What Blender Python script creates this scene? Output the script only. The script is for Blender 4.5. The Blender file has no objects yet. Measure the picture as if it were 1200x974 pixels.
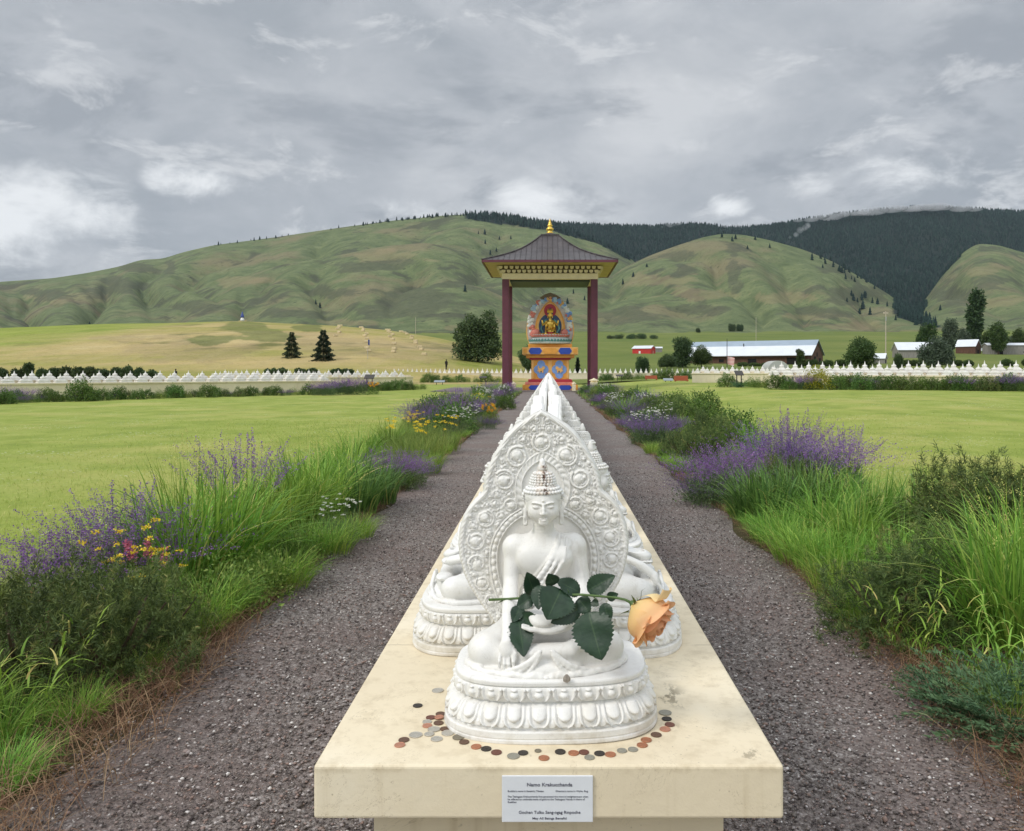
import bpy, bmesh, math, random
import numpy as np
from mathutils import Vector, Matrix, Euler

# ------------------------------------------------------------------ camera, sky, sun, exposure
EYE = 1.55            # eye height above the gravel
FPX, CX, HY = 950.0, 643.0, 435.0     # focal length and principal point, in pixels of the 1200 x 974 photograph
scene = bpy.context.scene
cam_data = bpy.data.cameras.new("camera")
cam = bpy.data.objects.new("camera", cam_data)
scene.collection.objects.link(cam)
cam.location = (0, 0, EYE)
cam.rotation_euler = (math.radians(90), 0, 0)
cam_data.sensor_width = 36
cam_data.lens = FPX / 1200 * 36
cam_data.shift_x = (600 - CX) / 1200
cam_data.shift_y = -(487 - HY) / 1200
cam_data.clip_start = 0.05
cam_data.clip_end = 20000
scene.camera = cam

SUN_EL, SUN_AZ = math.radians(43), math.radians(238)   # azimuth clockwise from +Y: behind the camera, to its left
world = bpy.data.worlds.new("World")
scene.world = world
world.use_nodes = True

sun_data = bpy.data.lights.new("sun", 'SUN')
sun_data.energy = 1.5
sun_data.angle = math.radians(16)
sun_data.color = (1.0, 0.955, 0.88)
sun = bpy.data.objects.new("sun", sun_data)
scene.collection.objects.link(sun)
sd = Vector((math.sin(SUN_AZ) * math.cos(SUN_EL), math.cos(SUN_AZ) * math.cos(SUN_EL), math.sin(SUN_EL)))
sun.rotation_euler = sd.to_track_quat('Z', 'Y').to_euler()
sun.location = (0, -5, 30)

scene.view_settings.view_transform = 'Standard'
scene.view_settings.look = 'None'
scene.view_settings.exposure = 0.14
scene.view_settings.gamma = 1.0
scene.view_settings.use_curve_mapping = False
scene.cycles.max_bounces = 6
scene.cycles.transparent_max_bounces = 4

rng = np.random.default_rng(7)
random.seed(7)


# ------------------------------------------------------------------ node helpers
class NT:
    """small wrapper that makes node graphs short to write"""
    def __init__(self, tree):
        self.t = tree
        tree.nodes.clear()

    def n(self, kind, **kw):
        node = self.t.nodes.new(kind)
        ins = kw.pop('ins', {})
        for k, v in kw.items():
            setattr(node, k, v)
        for k, v in ins.items():
            self.put(node, k, v)
        return node

    def put(self, node, k, v):
        s = node.inputs[k]
        if isinstance(v, bpy.types.NodeSocket):
            self.t.links.new(v, s)
        elif isinstance(v, bpy.types.Node):
            self.t.links.new(v.outputs[0], s)
        else:
            if s.type == 'RGBA' and len(v) == 3:
                v = (*v, 1)
            s.default_value = v

    def math(self, op, a, b=0.0, c=None, clamp=False):
        node = self.n('ShaderNodeMath', operation=op, use_clamp=clamp)
        self.put(node, 0, a)
        self.put(node, 1, b)
        if c is not None:
            self.put(node, 2, c)
        return node.outputs[0]

    def noise(self, vec, scale, detail=4, rough=0.55, dist=0.0):
        node = self.n('ShaderNodeTexNoise', ins={'Scale': scale, 'Detail': detail, 'Roughness': rough, 'Distortion': dist})
        if vec is not None:
            self.put(node, 'Vector', vec)
        return node.outputs[0]

    def ramp(self, fac, stops, interp='LINEAR'):
        node = self.n('ShaderNodeValToRGB')
        r = node.color_ramp
        r.interpolation = interp
        while len(r.elements) < len(stops):
            r.elements.new(0.5)
        for e, (p, c) in zip(r.elements, stops):
            e.position = p
            e.color = (*c, 1) if len(c) == 3 else c
        self.put(node, 0, fac)
        return node.outputs[0]

    def mix(self, fac, a, b, blend='MIX'):
        node = self.n('ShaderNodeMix', data_type='RGBA', blend_type=blend)
        self.put(node, 0, fac)
        self.put(node, 6, a)
        self.put(node, 7, b)
        return node.outputs[2]

    def step(self, v, lo, hi):
        node = self.n('ShaderNodeMapRange', interpolation_type='SMOOTHSTEP')
        self.put(node, 0, v)
        self.put(node, 1, lo)
        self.put(node, 2, hi)
        return node.outputs[0]

    def bump(self, height, strength, distance, normal=None):
        node = self.n('ShaderNodeBump', ins={'Strength': strength, 'Distance': distance, 'Height': height})
        if normal is not None:
            self.put(node, 'Normal', normal)
        return node.outputs[0]

    def attr(self, name):
        return self.n('ShaderNodeAttribute', attribute_name=name).outputs['Fac']

    def obj(self):
        return self.n('ShaderNodeTexCoord').outputs['Object']

    def pos(self):
        return self.n('ShaderNodeNewGeometry').outputs['Position']

    def scaled(self, vec, s):
        node = self.n('ShaderNodeMapping')
        self.put(node, 'Vector', vec)
        node.inputs['Scale'].default_value = s
        return node.outputs[0]

    def out(self, color, rough=0.6, normal=None, spec=0.4, metal=0.0, translucent=0.0, sss=0.0, coat=0.0):
        b = self.n('ShaderNodeBsdfPrincipled', ins={'Base Color': color, 'Roughness': rough, 'Specular IOR Level': spec, 'Metallic': metal})
        if normal is not None:
            self.put(b, 'Normal', normal)
        if sss:
            b.inputs['Subsurface Weight'].default_value = sss
            b.inputs['Subsurface Radius'].default_value = (1, .6, .4)
            b.inputs['Subsurface Scale'].default_value = 0.004
        res = b.outputs[0]
        if translucent:
            tr = self.n('ShaderNodeBsdfTranslucent', ins={'Color': color})
            m = self.n('ShaderNodeMixShader', ins={0: translucent, 1: b.outputs[0], 2: tr.outputs[0]})
            res = m.outputs[0]
        o = self.n('ShaderNodeOutputMaterial')
        self.t.links.new(res, o.inputs['Surface'])


def material(name):
    m = bpy.data.materials.new(name)
    m.use_nodes = True
    return m, NT(m.node_tree)


# sky: Nishita behind a broken overcast deck
w = NT(world.node_tree)
skyt = w.n('ShaderNodeTexSky', sky_type='NISHITA', sun_disc=False, sun_elevation=SUN_EL, sun_rotation=SUN_AZ, altitude=900)
dirv = w.n('ShaderNodeTexCoord').outputs['Generated']
sep = w.n('ShaderNodeSeparateXYZ', ins={0: dirv})
dx, dy, dz = sep.outputs
den = w.math('ADD', w.math('MAXIMUM', dz, 0.0), 0.30)
pv = w.n('ShaderNodeCombineXYZ', ins={0: w.math('DIVIDE', dx, den), 1: w.math('DIVIDE', dy, den), 2: 0.0}).outputs[0]
n1 = w.noise(pv, 0.80, 6, 0.50, 0.2)
n2 = w.noise(w.scaled(pv, (1.0, 1.3, 1)), 1.9, 10, 0.60, 0.25)
n3 = w.noise(w.scaled(dirv, (1, 1, 1.9)), 5.5, 10, 0.62, 0.3)
base = w.math('ADD', w.math('MULTIPLY', n1, 0.62), w.math('MULTIPLY', n3, 0.38))
deck = w.ramp(base, [(0.41, (0.355, 0.385, 0.420)), (0.50, (0.455, 0.480, 0.512)), (0.60, (0.600, 0.618, 0.640))])
# darker rolls of cloud with frayed edges, and paler veils between them
roll = w.step(w.math('ADD', w.math('MULTIPLY', n2, 0.8), w.math('MULTIPLY', n3, 0.2)), 0.50, 0.60)
deck = w.mix(w.math('MULTIPLY', roll, 0.80), deck, (0.315, 0.342, 0.378))
n5 = w.noise(w.scaled(dirv, (1.0, 1.0, 2.6)), 7.5, 10, 0.63, 0.4)
veil = w.step(n5, 0.545, 0.68)
deck = w.mix(w.math('MULTIPLY', veil, 0.62), deck, (0.70, 0.715, 0.73))


def sky_dir(px, py):
    return Vector(((px - CX) / FPX, 1.0, (HY - py) / FPX)).normalized()


gap = None      # lighter breaks low in the deck
for px, py, rad, amp in ((25, 245, .10, 1.0), (95, 258, .06, .8), (235, 208, .055, .75), (300, 225, .04, .45), (632, 238, .075, .8), (500, 252, .05, .45), (565, 246, .03, .4), (850, 246, .032, .75), (955, 215, .03, .3),
                         (1075, 192, .085, .5), (0, 285, .08, .35), (20, 202, .04, .5), (480, 240, .05, .25)):
    d = sky_dir(px, py)
    dv = w.n('ShaderNodeVectorMath', operation='SUBTRACT', ins={0: dirv, 1: tuple(d)})
    sc = w.scaled(dv.outputs[0], (0.62, 1, 1.25))
    ln = w.n('ShaderNodeVectorMath', operation='LENGTH', ins={0: sc}).outputs['Value']
    g_ = w.math('MULTIPLY', w.step(ln, rad, 0.0), amp)
    gap = g_ if gap is None else w.math('MAXIMUM', gap, g_)
n4 = w.noise(w.scaled(dirv, (1, 1, 1.8)), 10.0, 10, 0.62, 0.4)
gapm = w.step(w.math('ADD', gap, w.math('MULTIPLY', w.math('SUBTRACT', n4, 0.5), 2.2)), 0.18, 0.95)
gapm = w.math('MULTIPLY', gapm, w.step(gap, 0.02, 0.18))
deck = w.mix(w.math('MULTIPLY', gapm, 0.92), deck, (0.85, 0.87, 0.885))
# an overcast deck is brightest overhead and towards the sun; the photograph looks away from both
lift = w.math('ADD', 1.0, w.math('MULTIPLY', w.step(dz, 0.34, 1.0), 1.55))
lift = w.math('ADD', lift, w.math('MULTIPLY', w.step(dy, -0.05, -0.85), 0.75))
deck = w.n('ShaderNodeVectorMath', operation='SCALE', ins={0: deck, 'Scale': lift}).outputs[0]
deck10 = w.n('ShaderNodeVectorMath', operation='SCALE', ins={0: deck, 'Scale': 10.0}).outputs[0]
skymix = w.mix(0.95, skyt.outputs[0], deck10)
bg = w.n('ShaderNodeBackground', ins={'Color': skymix, 'Strength': 0.1})
w.t.links.new(bg.outputs[0], w.n('ShaderNodeOutputWorld').inputs['Surface'])


# ------------------------------------------------------------------ object helpers
COL = scene.collection
ORD = ['', 'first', 'second', 'third', 'fourth', 'fifth', 'sixth', 'seventh', 'eighth', 'ninth', 'tenth', 'eleventh', 'twelfth', 'thirteenth', 'fourteenth', 'fifteenth', 'sixteenth',
       'seventeenth', 'eighteenth', 'nineteenth', 'twentieth']
ORD += ['twenty-' + o for o in ORD[1:10]] + ['thirtieth'] + ['thirty-' + o for o in ORD[1:10]] + ['fortieth'] + ['forty-' + o for o in ORD[1:10]] + ['fiftieth'] + ['fifty-' + o for o in ORD[1:10]] + ['sixtieth'] + ['sixty-' + o for o in ORD[1:10]]


def P(px, py, d):
    """the real point seen at photo pixel (px, py) when it stands d metres away"""
    return Vector(((px - CX) / FPX * d, d, EYE + (HY - py) / FPX * d))


def PX(px, d):
    return (px - CX) / FPX * d


def smooth01(a, b, x):
    t = np.clip((np.asarray(x, float) - a) / (b - a), 0, 1)
    return t * t * (3 - 2 * t)


def ground(x, y):
    """height of the garden's lawn; it climbs a little towards the right-hand walls"""
    return 0.5 * smooth01(3.6, 14, x) * smooth01(8, 45, y)


def npmesh(name, V, Q=None, T=None, mats=(), smooth=False, attrs=None, midx=None):
    me = bpy.data.meshes.new(name)
    V = np.ascontiguousarray(V, dtype=np.float32)
    Q = np.zeros((0, 4), np.int32) if Q is None else np.ascontiguousarray(Q, dtype=np.int32)
    T = np.zeros((0, 3), np.int32) if T is None else np.ascontiguousarray(T, dtype=np.int32)
    nf = len(Q) + len(T)
    me.vertices.add(len(V))
    me.vertices.foreach_set('co', V.ravel())
    loops = np.concatenate([Q.ravel(), T.ravel()]).astype(np.int32)
    me.loops.add(len(loops))
    me.loops.foreach_set('vertex_index', loops)
    me.polygons.add(nf)
    starts = np.concatenate([np.arange(len(Q)) * 4, len(Q) * 4 + np.arange(len(T)) * 3]).astype(np.int32)
    me.polygons.foreach_set('loop_start', starts)
    if smooth:
        me.polygons.foreach_set('use_smooth', np.ones(nf, bool))
    for m in mats:
        me.materials.append(m)
    if midx is not None:
        me.polygons.foreach_set('material_index', np.asarray(midx, np.int32))
    me.update(calc_edges=True)
    for k, (dom, arr) in (attrs or {}).items():
        a = me.attributes.new(k, 'FLOAT', dom)
        a.data.foreach_set('value', np.asarray(arr, np.float32))
    me.validate()
    return me


def link(name, me, parent=None, loc=None, rot=None):
    o = bpy.data.objects.new(name, me)
    COL.objects.link(o)
    if parent is not None:
        o.parent = parent
    if loc is not None:
        o.location = loc
    if rot is not None:
        o.rotation_euler = rot
    return o


def tag(o, label=None, cat=None, group=None, kind=None):
    if label:
        o['label'] = label
    if cat:
        o['category'] = cat
    if group:
        o['group'] = group
    if kind:
        o['kind'] = kind
    return o


def thing(name, label, cat, loc=(0, 0, 0), rz=0.0, group=None):
    o = link(name, None, loc=loc, rot=(0, 0, rz))
    o.empty_display_size = 0.2
    return tag(o, label, cat, group)


def dup(root, loc=None, rot=None, scale=None):
    """a copy of a thing with copies of its parts and sub-parts"""
    r = root.copy()
    COL.objects.link(r)
    if loc is not None:
        r.location = loc
    if rot is not None:
        r.rotation_euler = rot
    if scale is not None:
        r.scale = scale
    stack = [(root, r)]
    while stack:
        a, b = stack.pop()
        for ch in list(a.children):
            c = ch.copy()
            COL.objects.link(c)
            c.parent = b
            stack.append((ch, c))
    return r


class MB:
    """collects simple shapes and links them as one mesh"""
    def __init__(self):
        self.V, self.F, self.n = [], [], 0
        self.tint = []

    def add(self, verts, faces, tint=0.5):
        self.V.extend([tuple(v) for v in verts])
        for f in faces:
            self.F.append(tuple(i + self.n for i in f))
            self.tint.append(tint)
        self.n += len(verts)
        return self

    def box(self, x0, y0, z0, x1, y1, z1, tint=0.5, rz=0.0, c=None):
        v = [(x0, y0, z0), (x1, y0, z0), (x1, y1, z0), (x0, y1, z0), (x0, y0, z1), (x1, y0, z1), (x1, y1, z1), (x0, y1, z1)]
        if rz:
            cx, cy = c or ((x0 + x1) / 2, (y0 + y1) / 2)
            ca, sa = math.cos(rz), math.sin(rz)
            v = [(cx + (x - cx) * ca - (y - cy) * sa, cy + (x - cx) * sa + (y - cy) * ca, z) for x, y, z in v]
        return self.add(v, [(0, 3, 2, 1), (4, 5, 6, 7), (0, 1, 5, 4), (1, 2, 6, 5), (2, 3, 7, 6), (3, 0, 4, 7)], tint)

    def lathe(self, prof, n=24, c=(0, 0, 0), sx=1.0, sy=1.0, cap=True, tint=0.5):
        v, f = [], []
        for r, z in prof:
            for k in range(n):
                a = 2 * math.pi * k / n
                v.append((c[0] + r * math.cos(a) * sx, c[1] + r * math.sin(a) * sy, c[2] + z))
        m = len(prof)
        for i in range(m - 1):
            for k in range(n):
                k2 = (k + 1) % n
                f.append((i * n + k, i * n + k2, (i + 1) * n + k2, (i + 1) * n + k))
        if cap:
            f.append(tuple(reversed(range(n))))
            f.append(tuple((m - 1) * n + k for k in range(n)))
        return self.add(v, f, tint)

    def tube(self, pts, radii, n=8, tint=0.5):
        pts = [Vector(p) for p in pts]
        if not isinstance(radii, (list, tuple)):
            radii = [radii] * len(pts)
        v, f = [], []
        up = Vector((0.13, 0.21, 1)).normalized()
        for i, p in enumerate(pts):
            d = (pts[min(i + 1, len(pts) - 1)] - pts[max(i - 1, 0)]).normalized()
            a = d.cross(up)
            if a.length < 1e-3:
                a = d.cross(Vector((1, 0, 0)))
            a.normalize()
            b = d.cross(a).normalized()
            for k in range(n):
                t = 2 * math.pi * k / n
                v.append(p + (a * math.cos(t) + b * math.sin(t)) * radii[i])
        for i in range(len(pts) - 1):
            for k in range(n):
                k2 = (k + 1) % n
                f.append((i * n + k, (i + 1) * n + k, (i + 1) * n + k2, i * n + k2))
        f.append(tuple(range(n)))
        f.append(tuple(reversed([(len(pts) - 1) * n + k for k in range(n)])))
        return self.add(v, f, tint)

    def prism(self, poly, y0, y1, tint=0.5):
        """polygon in x,z extruded from y0 (front) to y1"""
        n = len(poly)
        v = [(x, y0, z) for x, z in poly] + [(x, y1, z) for x, z in poly]
        f = [tuple(range(n)), tuple(reversed(range(n, 2 * n)))] + [(k, k + n, (k + 1) % n + n, (k + 1) % n) for k in range(n)]
        return self.add(v, f, tint)

    def mesh(self, name, m, smooth=False, bevel=0.0, seg=2):
        me = bpy.data.meshes.new(name)
        me.from_pydata(self.V, [], self.F)
        a = me.attributes.new('tint', 'FLOAT', 'FACE')
        a.data.foreach_set('value', np.asarray(self.tint, np.float32))
        bm = bmesh.new()
        bm.from_mesh(me)
        bmesh.ops.recalc_face_normals(bm, faces=bm.faces)
        if bevel:
            ed = [e for e in bm.edges if len(e.link_faces) == 2 and e.calc_face_angle(0) > 0.6]
            bmesh.ops.bevel(bm, geom=ed, offset=bevel, segments=seg, affect='EDGES', profile=0.5)
        bm.to_mesh(me)
        bm.free()
        if smooth:
            for p in me.polygons:
                p.use_smooth = True
        if m:
            me.materials.append(m)
        return me

    def build(self, name, m, parent=None, **kw):
        loc = kw.pop('loc', None)
        rot = kw.pop('rot', None)
        return link(name, self.mesh(name, m, **kw), parent, loc, rot)


def flat(name, col, rough=0.6, metal=0.0, spec=0.4, var=0.12, scale=8.0, bump=0.0):
    """a plain colour with a little uneven weathering"""
    m, t = material(name)
    nz = t.noise(t.obj(), scale, 5, 0.6)
    lo = tuple(c * (1 - var) for c in col)
    hi = tuple(min(1, c * (1 + var)) for c in col)
    c = t.ramp(nz, [(0.3, lo), (0.7, hi)])
    nb = t.bump(t.noise(t.obj(), scale * 6, 4, 0.6), bump, 0.01) if bump else None
    t.out(c, rough, nb, spec, metal)
    return m

# ------------------------------------------------------------------ sculpting with a distance field (figures)
class Sdf:
    def __init__(self, lo, hi, h):
        self.lo, self.h = np.array(lo, float), h
        self.n = [int(round((b - a) / h)) + 1 for a, b in zip(lo, hi)]
        self.ax = [lo[i] + h * np.arange(self.n[i]) for i in range(3)]
        self.d = np.full(self.n, 1.0, np.float32)

    def sub(self, lo, hi):
        s = []
        for i in range(3):
            a = max(0, int((lo[i] - self.lo[i]) / self.h))
            b = min(self.n[i], int((hi[i] - self.lo[i]) / self.h) + 2)
            if b <= a:
                return None
            s.append(slice(a, b))
        X = self.ax[0][s[0]][:, None, None]
        Y = self.ax[1][s[1]][None, :, None]
        Z = self.ax[2][s[2]][None, None, :]
        return tuple(s), X, Y, Z

    def join(self, s, v, k):
        d = self.d[s]
        if k > 0:
            hh = np.clip(0.5 + 0.5 * (d - v) / k, 0, 1)
            self.d[s] = d * (1 - hh) + v * hh - k * hh * (1 - hh)
        else:
            self.d[s] = np.minimum(d, v)

    def cut(self, s, v, k):
        """take the shape v away, with a soft edge of width k"""
        d = self.d[s]
        hh = np.clip(0.5 - 0.5 * (d + v) / k, 0, 1)
        self.d[s] = d * (1 - hh) - v * hh + k * hh * (1 - hh)

    def ell(self, c, r, k=0.01, rx=0.0, ry=0.0, rz=0.0, carve=False, clip=None):
        m = max(r) + k + 0.006
        q = self.sub([c[i] - m for i in range(3)], [c[i] + m for i in range(3)])
        if q is None:
            return
        s, X, Y, Z = q
        p = [X - c[0], Y - c[1], Z - c[2]]
        if rx or ry or rz:
            R = np.array(Euler((rx, ry, rz)).to_matrix().transposed())
            p = [R[i, 0] * p[0] + R[i, 1] * p[1] + R[i, 2] * p[2] for i in range(3)]
        k0 = np.sqrt((p[0] / r[0]) ** 2 + (p[1] / r[1]) ** 2 + (p[2] / r[2]) ** 2)
        k1 = np.sqrt((p[0] / r[0] ** 2) ** 2 + (p[1] / r[1] ** 2) ** 2 + (p[2] / r[2] ** 2) ** 2) + 1e-9
        v = (k0 * (k0 - 1) / k1)
        if clip is not None:
            v = np.maximum(v, clip(X, Y, Z))
        v = v.astype(np.float32)
        (self.cut if carve else self.join)(s, v, k)

    def cone(self, a, b, ra, rb, k=0.008, carve=False):
        a, b = np.array(a, float), np.array(b, float)
        m = max(ra, rb) + k + 0.006
        q = self.sub(np.minimum(a, b) - m, np.maximum(a, b) + m)
        if q is None:
            return
        s, X, Y, Z = q
        ab = b - a
        t = np.clip(((X - a[0]) * ab[0] + (Y - a[1]) * ab[1] + (Z - a[2]) * ab[2]) / (ab @ ab), 0, 1)
        v = np.sqrt((X - a[0] - t * ab[0]) ** 2 + (Y - a[1] - t * ab[1]) ** 2 + (Z - a[2] - t * ab[2]) ** 2) - (ra + (rb - ra) * t)
        (self.cut if carve else self.join)(s, v.astype(np.float32), k)

    def path(self, pts, r, k=0.004, carve=False):
        rs = r if isinstance(r, (list, tuple)) else [r] * len(pts)
        for i in range(len(pts) - 1):
            self.cone(pts[i], pts[i + 1], rs[i], rs[i + 1], k, carve)

    def surface(self):
        d = self.d
        S = d < 0
        c = [S[i:S.shape[0] - 1 + i, j:S.shape[1] - 1 + j, k:S.shape[2] - 1 + k] for i in (0, 1) for j in (0, 1) for k in (0, 1)]
        tot = sum(x.astype(np.int8) for x in c)
        act = np.argwhere((tot > 0) & (tot < 8))
        idx = -np.ones(tot.shape, np.int32)
        idx[tuple(act.T)] = np.arange(len(act))
        off = np.array([(i, j, k) for i in (0, 1) for j in (0, 1) for k in (0, 1)])
        dv = np.stack([d[tuple((act + o).T)] for o in off], 1)
        acc = np.zeros((len(act), 3))
        cnt = np.zeros(len(act))
        for e0 in range(8):
            for e1 in range(e0 + 1, 8):
                if np.abs(off[e0] - off[e1]).sum() != 1:
                    continue
                a, b = dv[:, e0], dv[:, e1]
                x = (a < 0) != (b < 0)
                t = np.where(x, a / np.where(x, a - b, 1), 0)
                acc += np.where(x[:, None], off[e0] + t[:, None] * (off[e1] - off[e0]), 0)
                cnt += x
        V = self.lo + self.h * (act + acc / cnt[:, None])
        quads = []
        for ax in range(3):
            o1, o2 = [(1, 2), (2, 0), (0, 1)][ax]
            sl0 = [slice(None)] * 3
            sl1 = [slice(None)] * 3
            sl0[ax], sl1[ax] = slice(0, -1), slice(1, None)
            A, B = S[tuple(sl0)], S[tuple(sl1)]
            e = np.argwhere(A != B)
            ok = (e[:, o1] > 0) & (e[:, o2] > 0) & (e[:, o1] < tot.shape[o1]) & (e[:, o2] < tot.shape[o2])
            e = e[ok]
            inside = A[tuple(e.T)]
            u = np.zeros(3, int)
            v = np.zeros(3, int)
            u[o1], v[o2] = 1, 1
            q = np.stack([idx[tuple((e - u - v).T)], idx[tuple((e - v).T)], idx[tuple(e.T)], idx[tuple((e - u).T)]], 1)
            q[~inside] = q[~inside][:, ::-1]
            quads.append(q)
        return V, np.concatenate(quads)


def sculpt_figure(h=0.0017):
    """a seated, robed figure: right hand reaching down over the knee, left hand in the lap (front is -y)"""
    g = Sdf((-.165, -.125, .094), (.165, .075, .470), h)
    # skirt spread on the seat, thighs, shins
    g.ell((0, -.035, .106), (.142, .072, .0085), .004)
    g.ell((0, .012, .145), (.088, .055, .048), .01)
    for s in (-1, 1):
        g.cone((s * .045, .006, .138), (s * .106, -.038, .134), .035, .030, .010)
        g.ell((s * .109, -.042, .1335), (.0315, .034, .0310), .006)
        g.cone((s * .105, -.045, .129), (s * .030, -.076, .122), .024, .019, .008)
    g.cone((-.06, -.068, .130), (.045, -.082, .143), .020, .015, .008)     # the right foot lies over the left calf
    g.ell((.062, -.074, .152), (.028, .016, .009), .006, rz=-.3)
    g.cone((.05, -.068, .130), (-.035, -.084, .140), .019, .013, .008)
    g.ell((-.044, -.078, .145), (.024, .015, .009), .006, rz=.3)
    # folded cloth fanning out in front of the shins
    g.ell((0, -.088, .112), (.062, .024, .016), .006)
    for s in (-1, 1):
        for i, (r0, zt) in enumerate(((.020, .150), (.036, .149), (.052, .147), (.068, .143))):
            pts = []
            for q in range(9):
                f = q / 8
                x = s * (.006 + r0 * .18 + r0 * 1.25 * math.sin(f * 1.45) ** 1.4)
                z = zt - .041 * math.sin(f * math.pi / 2)
                y = -.1035 - .004 * math.sin(f * 3) + .35 * max(0, abs(x) - .045)
                pts.append((x, y, z))
            g.path(pts, .0032, .003)
        pts = [(s * (.010 + .118 * q / 10), -.112 + .045 * (q / 10) ** 2.2, .1065 + .002 * math.sin(q * 2.1)) for q in range(11)]
        g.path(pts, .0052, .003)
        pts = [(s * (.118 + .024 * math.sin(q / 8 * math.pi)), -.070 + .075 * q / 8, .108) for q in range(9)]
        g.path(pts, .006, .004)
    for i in range(9):
        x = -.036 + .009 * i
        g.ell((x, -.114 + .35 * abs(x) * .3, .1045), (.0052, .006, .004), .003)
    # trunk
    g.ell((0, .014, .195), (.047, .039, .062), .012)
    g.ell((0, .012, .283), (.058, .039, .055), .016)
    g.ell((-.025, -.016, .290), (.026, .012, .024), .018)
    g.ell((.025, -.014, .288), (.026, .012, .024), .018)
    g.cone((-.050, .012, .311), (.050, .012, .311), .0225, .0225, .014)
    g.cone((0, .012, .322), (0, -.002, .365), .024, .0185, .016)
    for z in (.342, .349, .356):
        g.path([(.0185 * math.sin(a), .004 - .0195 * math.cos(a) - (z - .34) * .15, z + .002 * math.cos(a)) for a in np.linspace(-1.3, 1.3, 9)], .0011, .002)
    # robe over the left shoulder, its edge running to the right hip
    def edge(X, Y, Z):
        return (.345 - Z) * -.60 - (X - .022) * .82 + .020 + 0 * Y
    for c, r in (((0, .014, .195), (.050, .0425, .064)), ((0, .012, .283), (.0605, .0425, .058)), ((.025, -.016, .288), (.028, .0195, .024))):
        g.ell(c, tuple(v + .0012 for v in r), .004, clip=edge)
    sash = []
    for q in range(15):
        f = q / 14
        x = .030 - .078 * f ** 1.25
        z = .334 - .122 * f ** .85
        y = -.012 - .040 * math.sin(min(1, f * 1.25) * math.pi * .62) + (.018 * max(0, f - .6) / .4)
        sash.append((x, y + .004, z))
    g.path(sash, .0042, .004)
    g.path([(x + .0105, y + .0005, z - .003) for x, y, z in sash], .0034, .003)
    g.path([(x + .020, y + .0015, z - .008) for x, y, z in sash], .0024, .003)
    for q in range(2, 14):
        x, y, z = sash[q]
        g.ell((x - .004, y - .0035, z - .0015), (.0036, .0022, .0036), .002)
    for i in range(4):        # folds of the robe on the left of the chest
        g.path([(.044 - .004 * i, -.022, .318 - .006 * i), (.036 - .008 * i, -.036, .285 - .012 * i), (.016 - .010 * i, -.0385, .255 - .014 * i)], .0012, .005)
    # right arm: straight down to touch the ground in front of the knee
    g.ell((-.0580, .012, .308), (.0220, .024, .0245), .010)
    g.cone((-.0610, .010, .305), (-.0655, -.012, .222), .0168, .0138, .008)
    g.cone((-.0655, -.012, .222), (-.0680, -.082, .162), .0138, .0100, .006)
    g.ell((-.0690, -.0880, .1500), (.0138, .0085, .0175), .006, rx=-.25)
    for i, (fx, ln, zt) in enumerate(((-.0795, .024, .143), (-.0725, .030, .141), (-.0655, .031, .141), (-.0585, .026, .143))):
        a = (fx, -.0915, zt)
        b = (fx + .001 * (i - 1.5), -.0985, zt - ln * .52)
        c = (fx + .001 * (i - 1.5), -.0970, zt - ln)
        g.path([a, b, c], [.0035, .0033, .0026], .0010)
    g.path([(-.0565, -.086, .157), (-.0535, -.093, .143), (-.0545, -.0955, .131)], [.0042, .0038, .0030], .002)
    # left arm under its sleeve, hand in the lap holding a bowl
    g.ell((.0580, .012, .308), (.0225, .025, .0250), .010)
    g.cone((.0610, .012, .305), (.070, .002, .216), .0200, .0195, .010)
    g.cone((.070, .002, .216), (.034, -.062, .186), .0185, .0130, .008)
    for i in range(4):
        g.path([(.062 + .005 * i, -.006 + .006 * i, .300 - .01 * i), (.072 + .004 * i, -.011 + .008 * i, .250), (.076 + .002 * i, -.010 + .008 * i, .205)], .0024, .005)
    g.path([(.078, .008, .215), (.081, .005, .190), (.073, -.01, .170)], [.011, .012, .010], .008)
    g.ell((.006, -.070, .180), (.030, .018, .0085), .006)
    for i in range(4):
        g.path([(-.006, -.058 - .0075 * i, .181), (-.026, -.059 - .0075 * i, .183), (-.040, -.062 - .006 * i, .188)], [.0042, .0038, .0030], .0012)
    g.path([(.020, -.058, .186), (.010, -.054, .194), (.0, -.054, .199)], [.0046, .0040, .0032], .002)
    g.ell((-.004, -.066, .202), (.026, .024, .020), .002, clip=lambda X, Y, Z: Z - .209 + 0 * X * Y)
    g.ell((-.004, -.066, .212), (.020, .019, .012), .002, carve=True)
    # head
    g.ell((0, -.014, .408), (.0312, .035, .0415), .006)
    g.ell((0, -.024, .387), (.0245, .0236, .0205), .012)
    for s in (-1, 1):
        g.ell((s * .0160, -.0345, .3905), (.0120, .0105, .0130), .008)
        g.ell((s * .0128, -.0490, .4030), (.0086, .0036, .0040), .005, carve=True)      # eye socket
        g.ell((s * .0126, -.0452, .4022), (.0079, .0046, .0040), .002)                  # lowered lid
        g.path([(s * (.0052 + .0152 * q / 6), -.0492 + .0055 * (q / 6) ** 2, .4000 - .0012 * math.sin(q / 6 * math.pi)) for q in range(7)], .0008, .0008, carve=True)
        g.path([(s * (.0035 + .0195 * q / 7), -.0506 + .0088 * (q / 7) ** 2, .4085 + .0028 * math.sin(q / 7 * 2.5)) for q in range(8)], .0009, .0026)
        g.ell((s * .0043, -.0528, .3888), (.0030, .0034, .0026), .002)                  # nostril wing
        g.ell((s * .0332, -.008, .400), (.0038, .0095, .0150), .003)                    # ear
        g.ell((s * .0345, -.011, .401), (.0022, .0055, .0080), .002, carve=True)
        g.path([(s * .0335, -.012, .390), (s * .0345, -.013, .376), (s * .0340, -.013, .362)], [.0046, .0042, .0052], .003)
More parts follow.
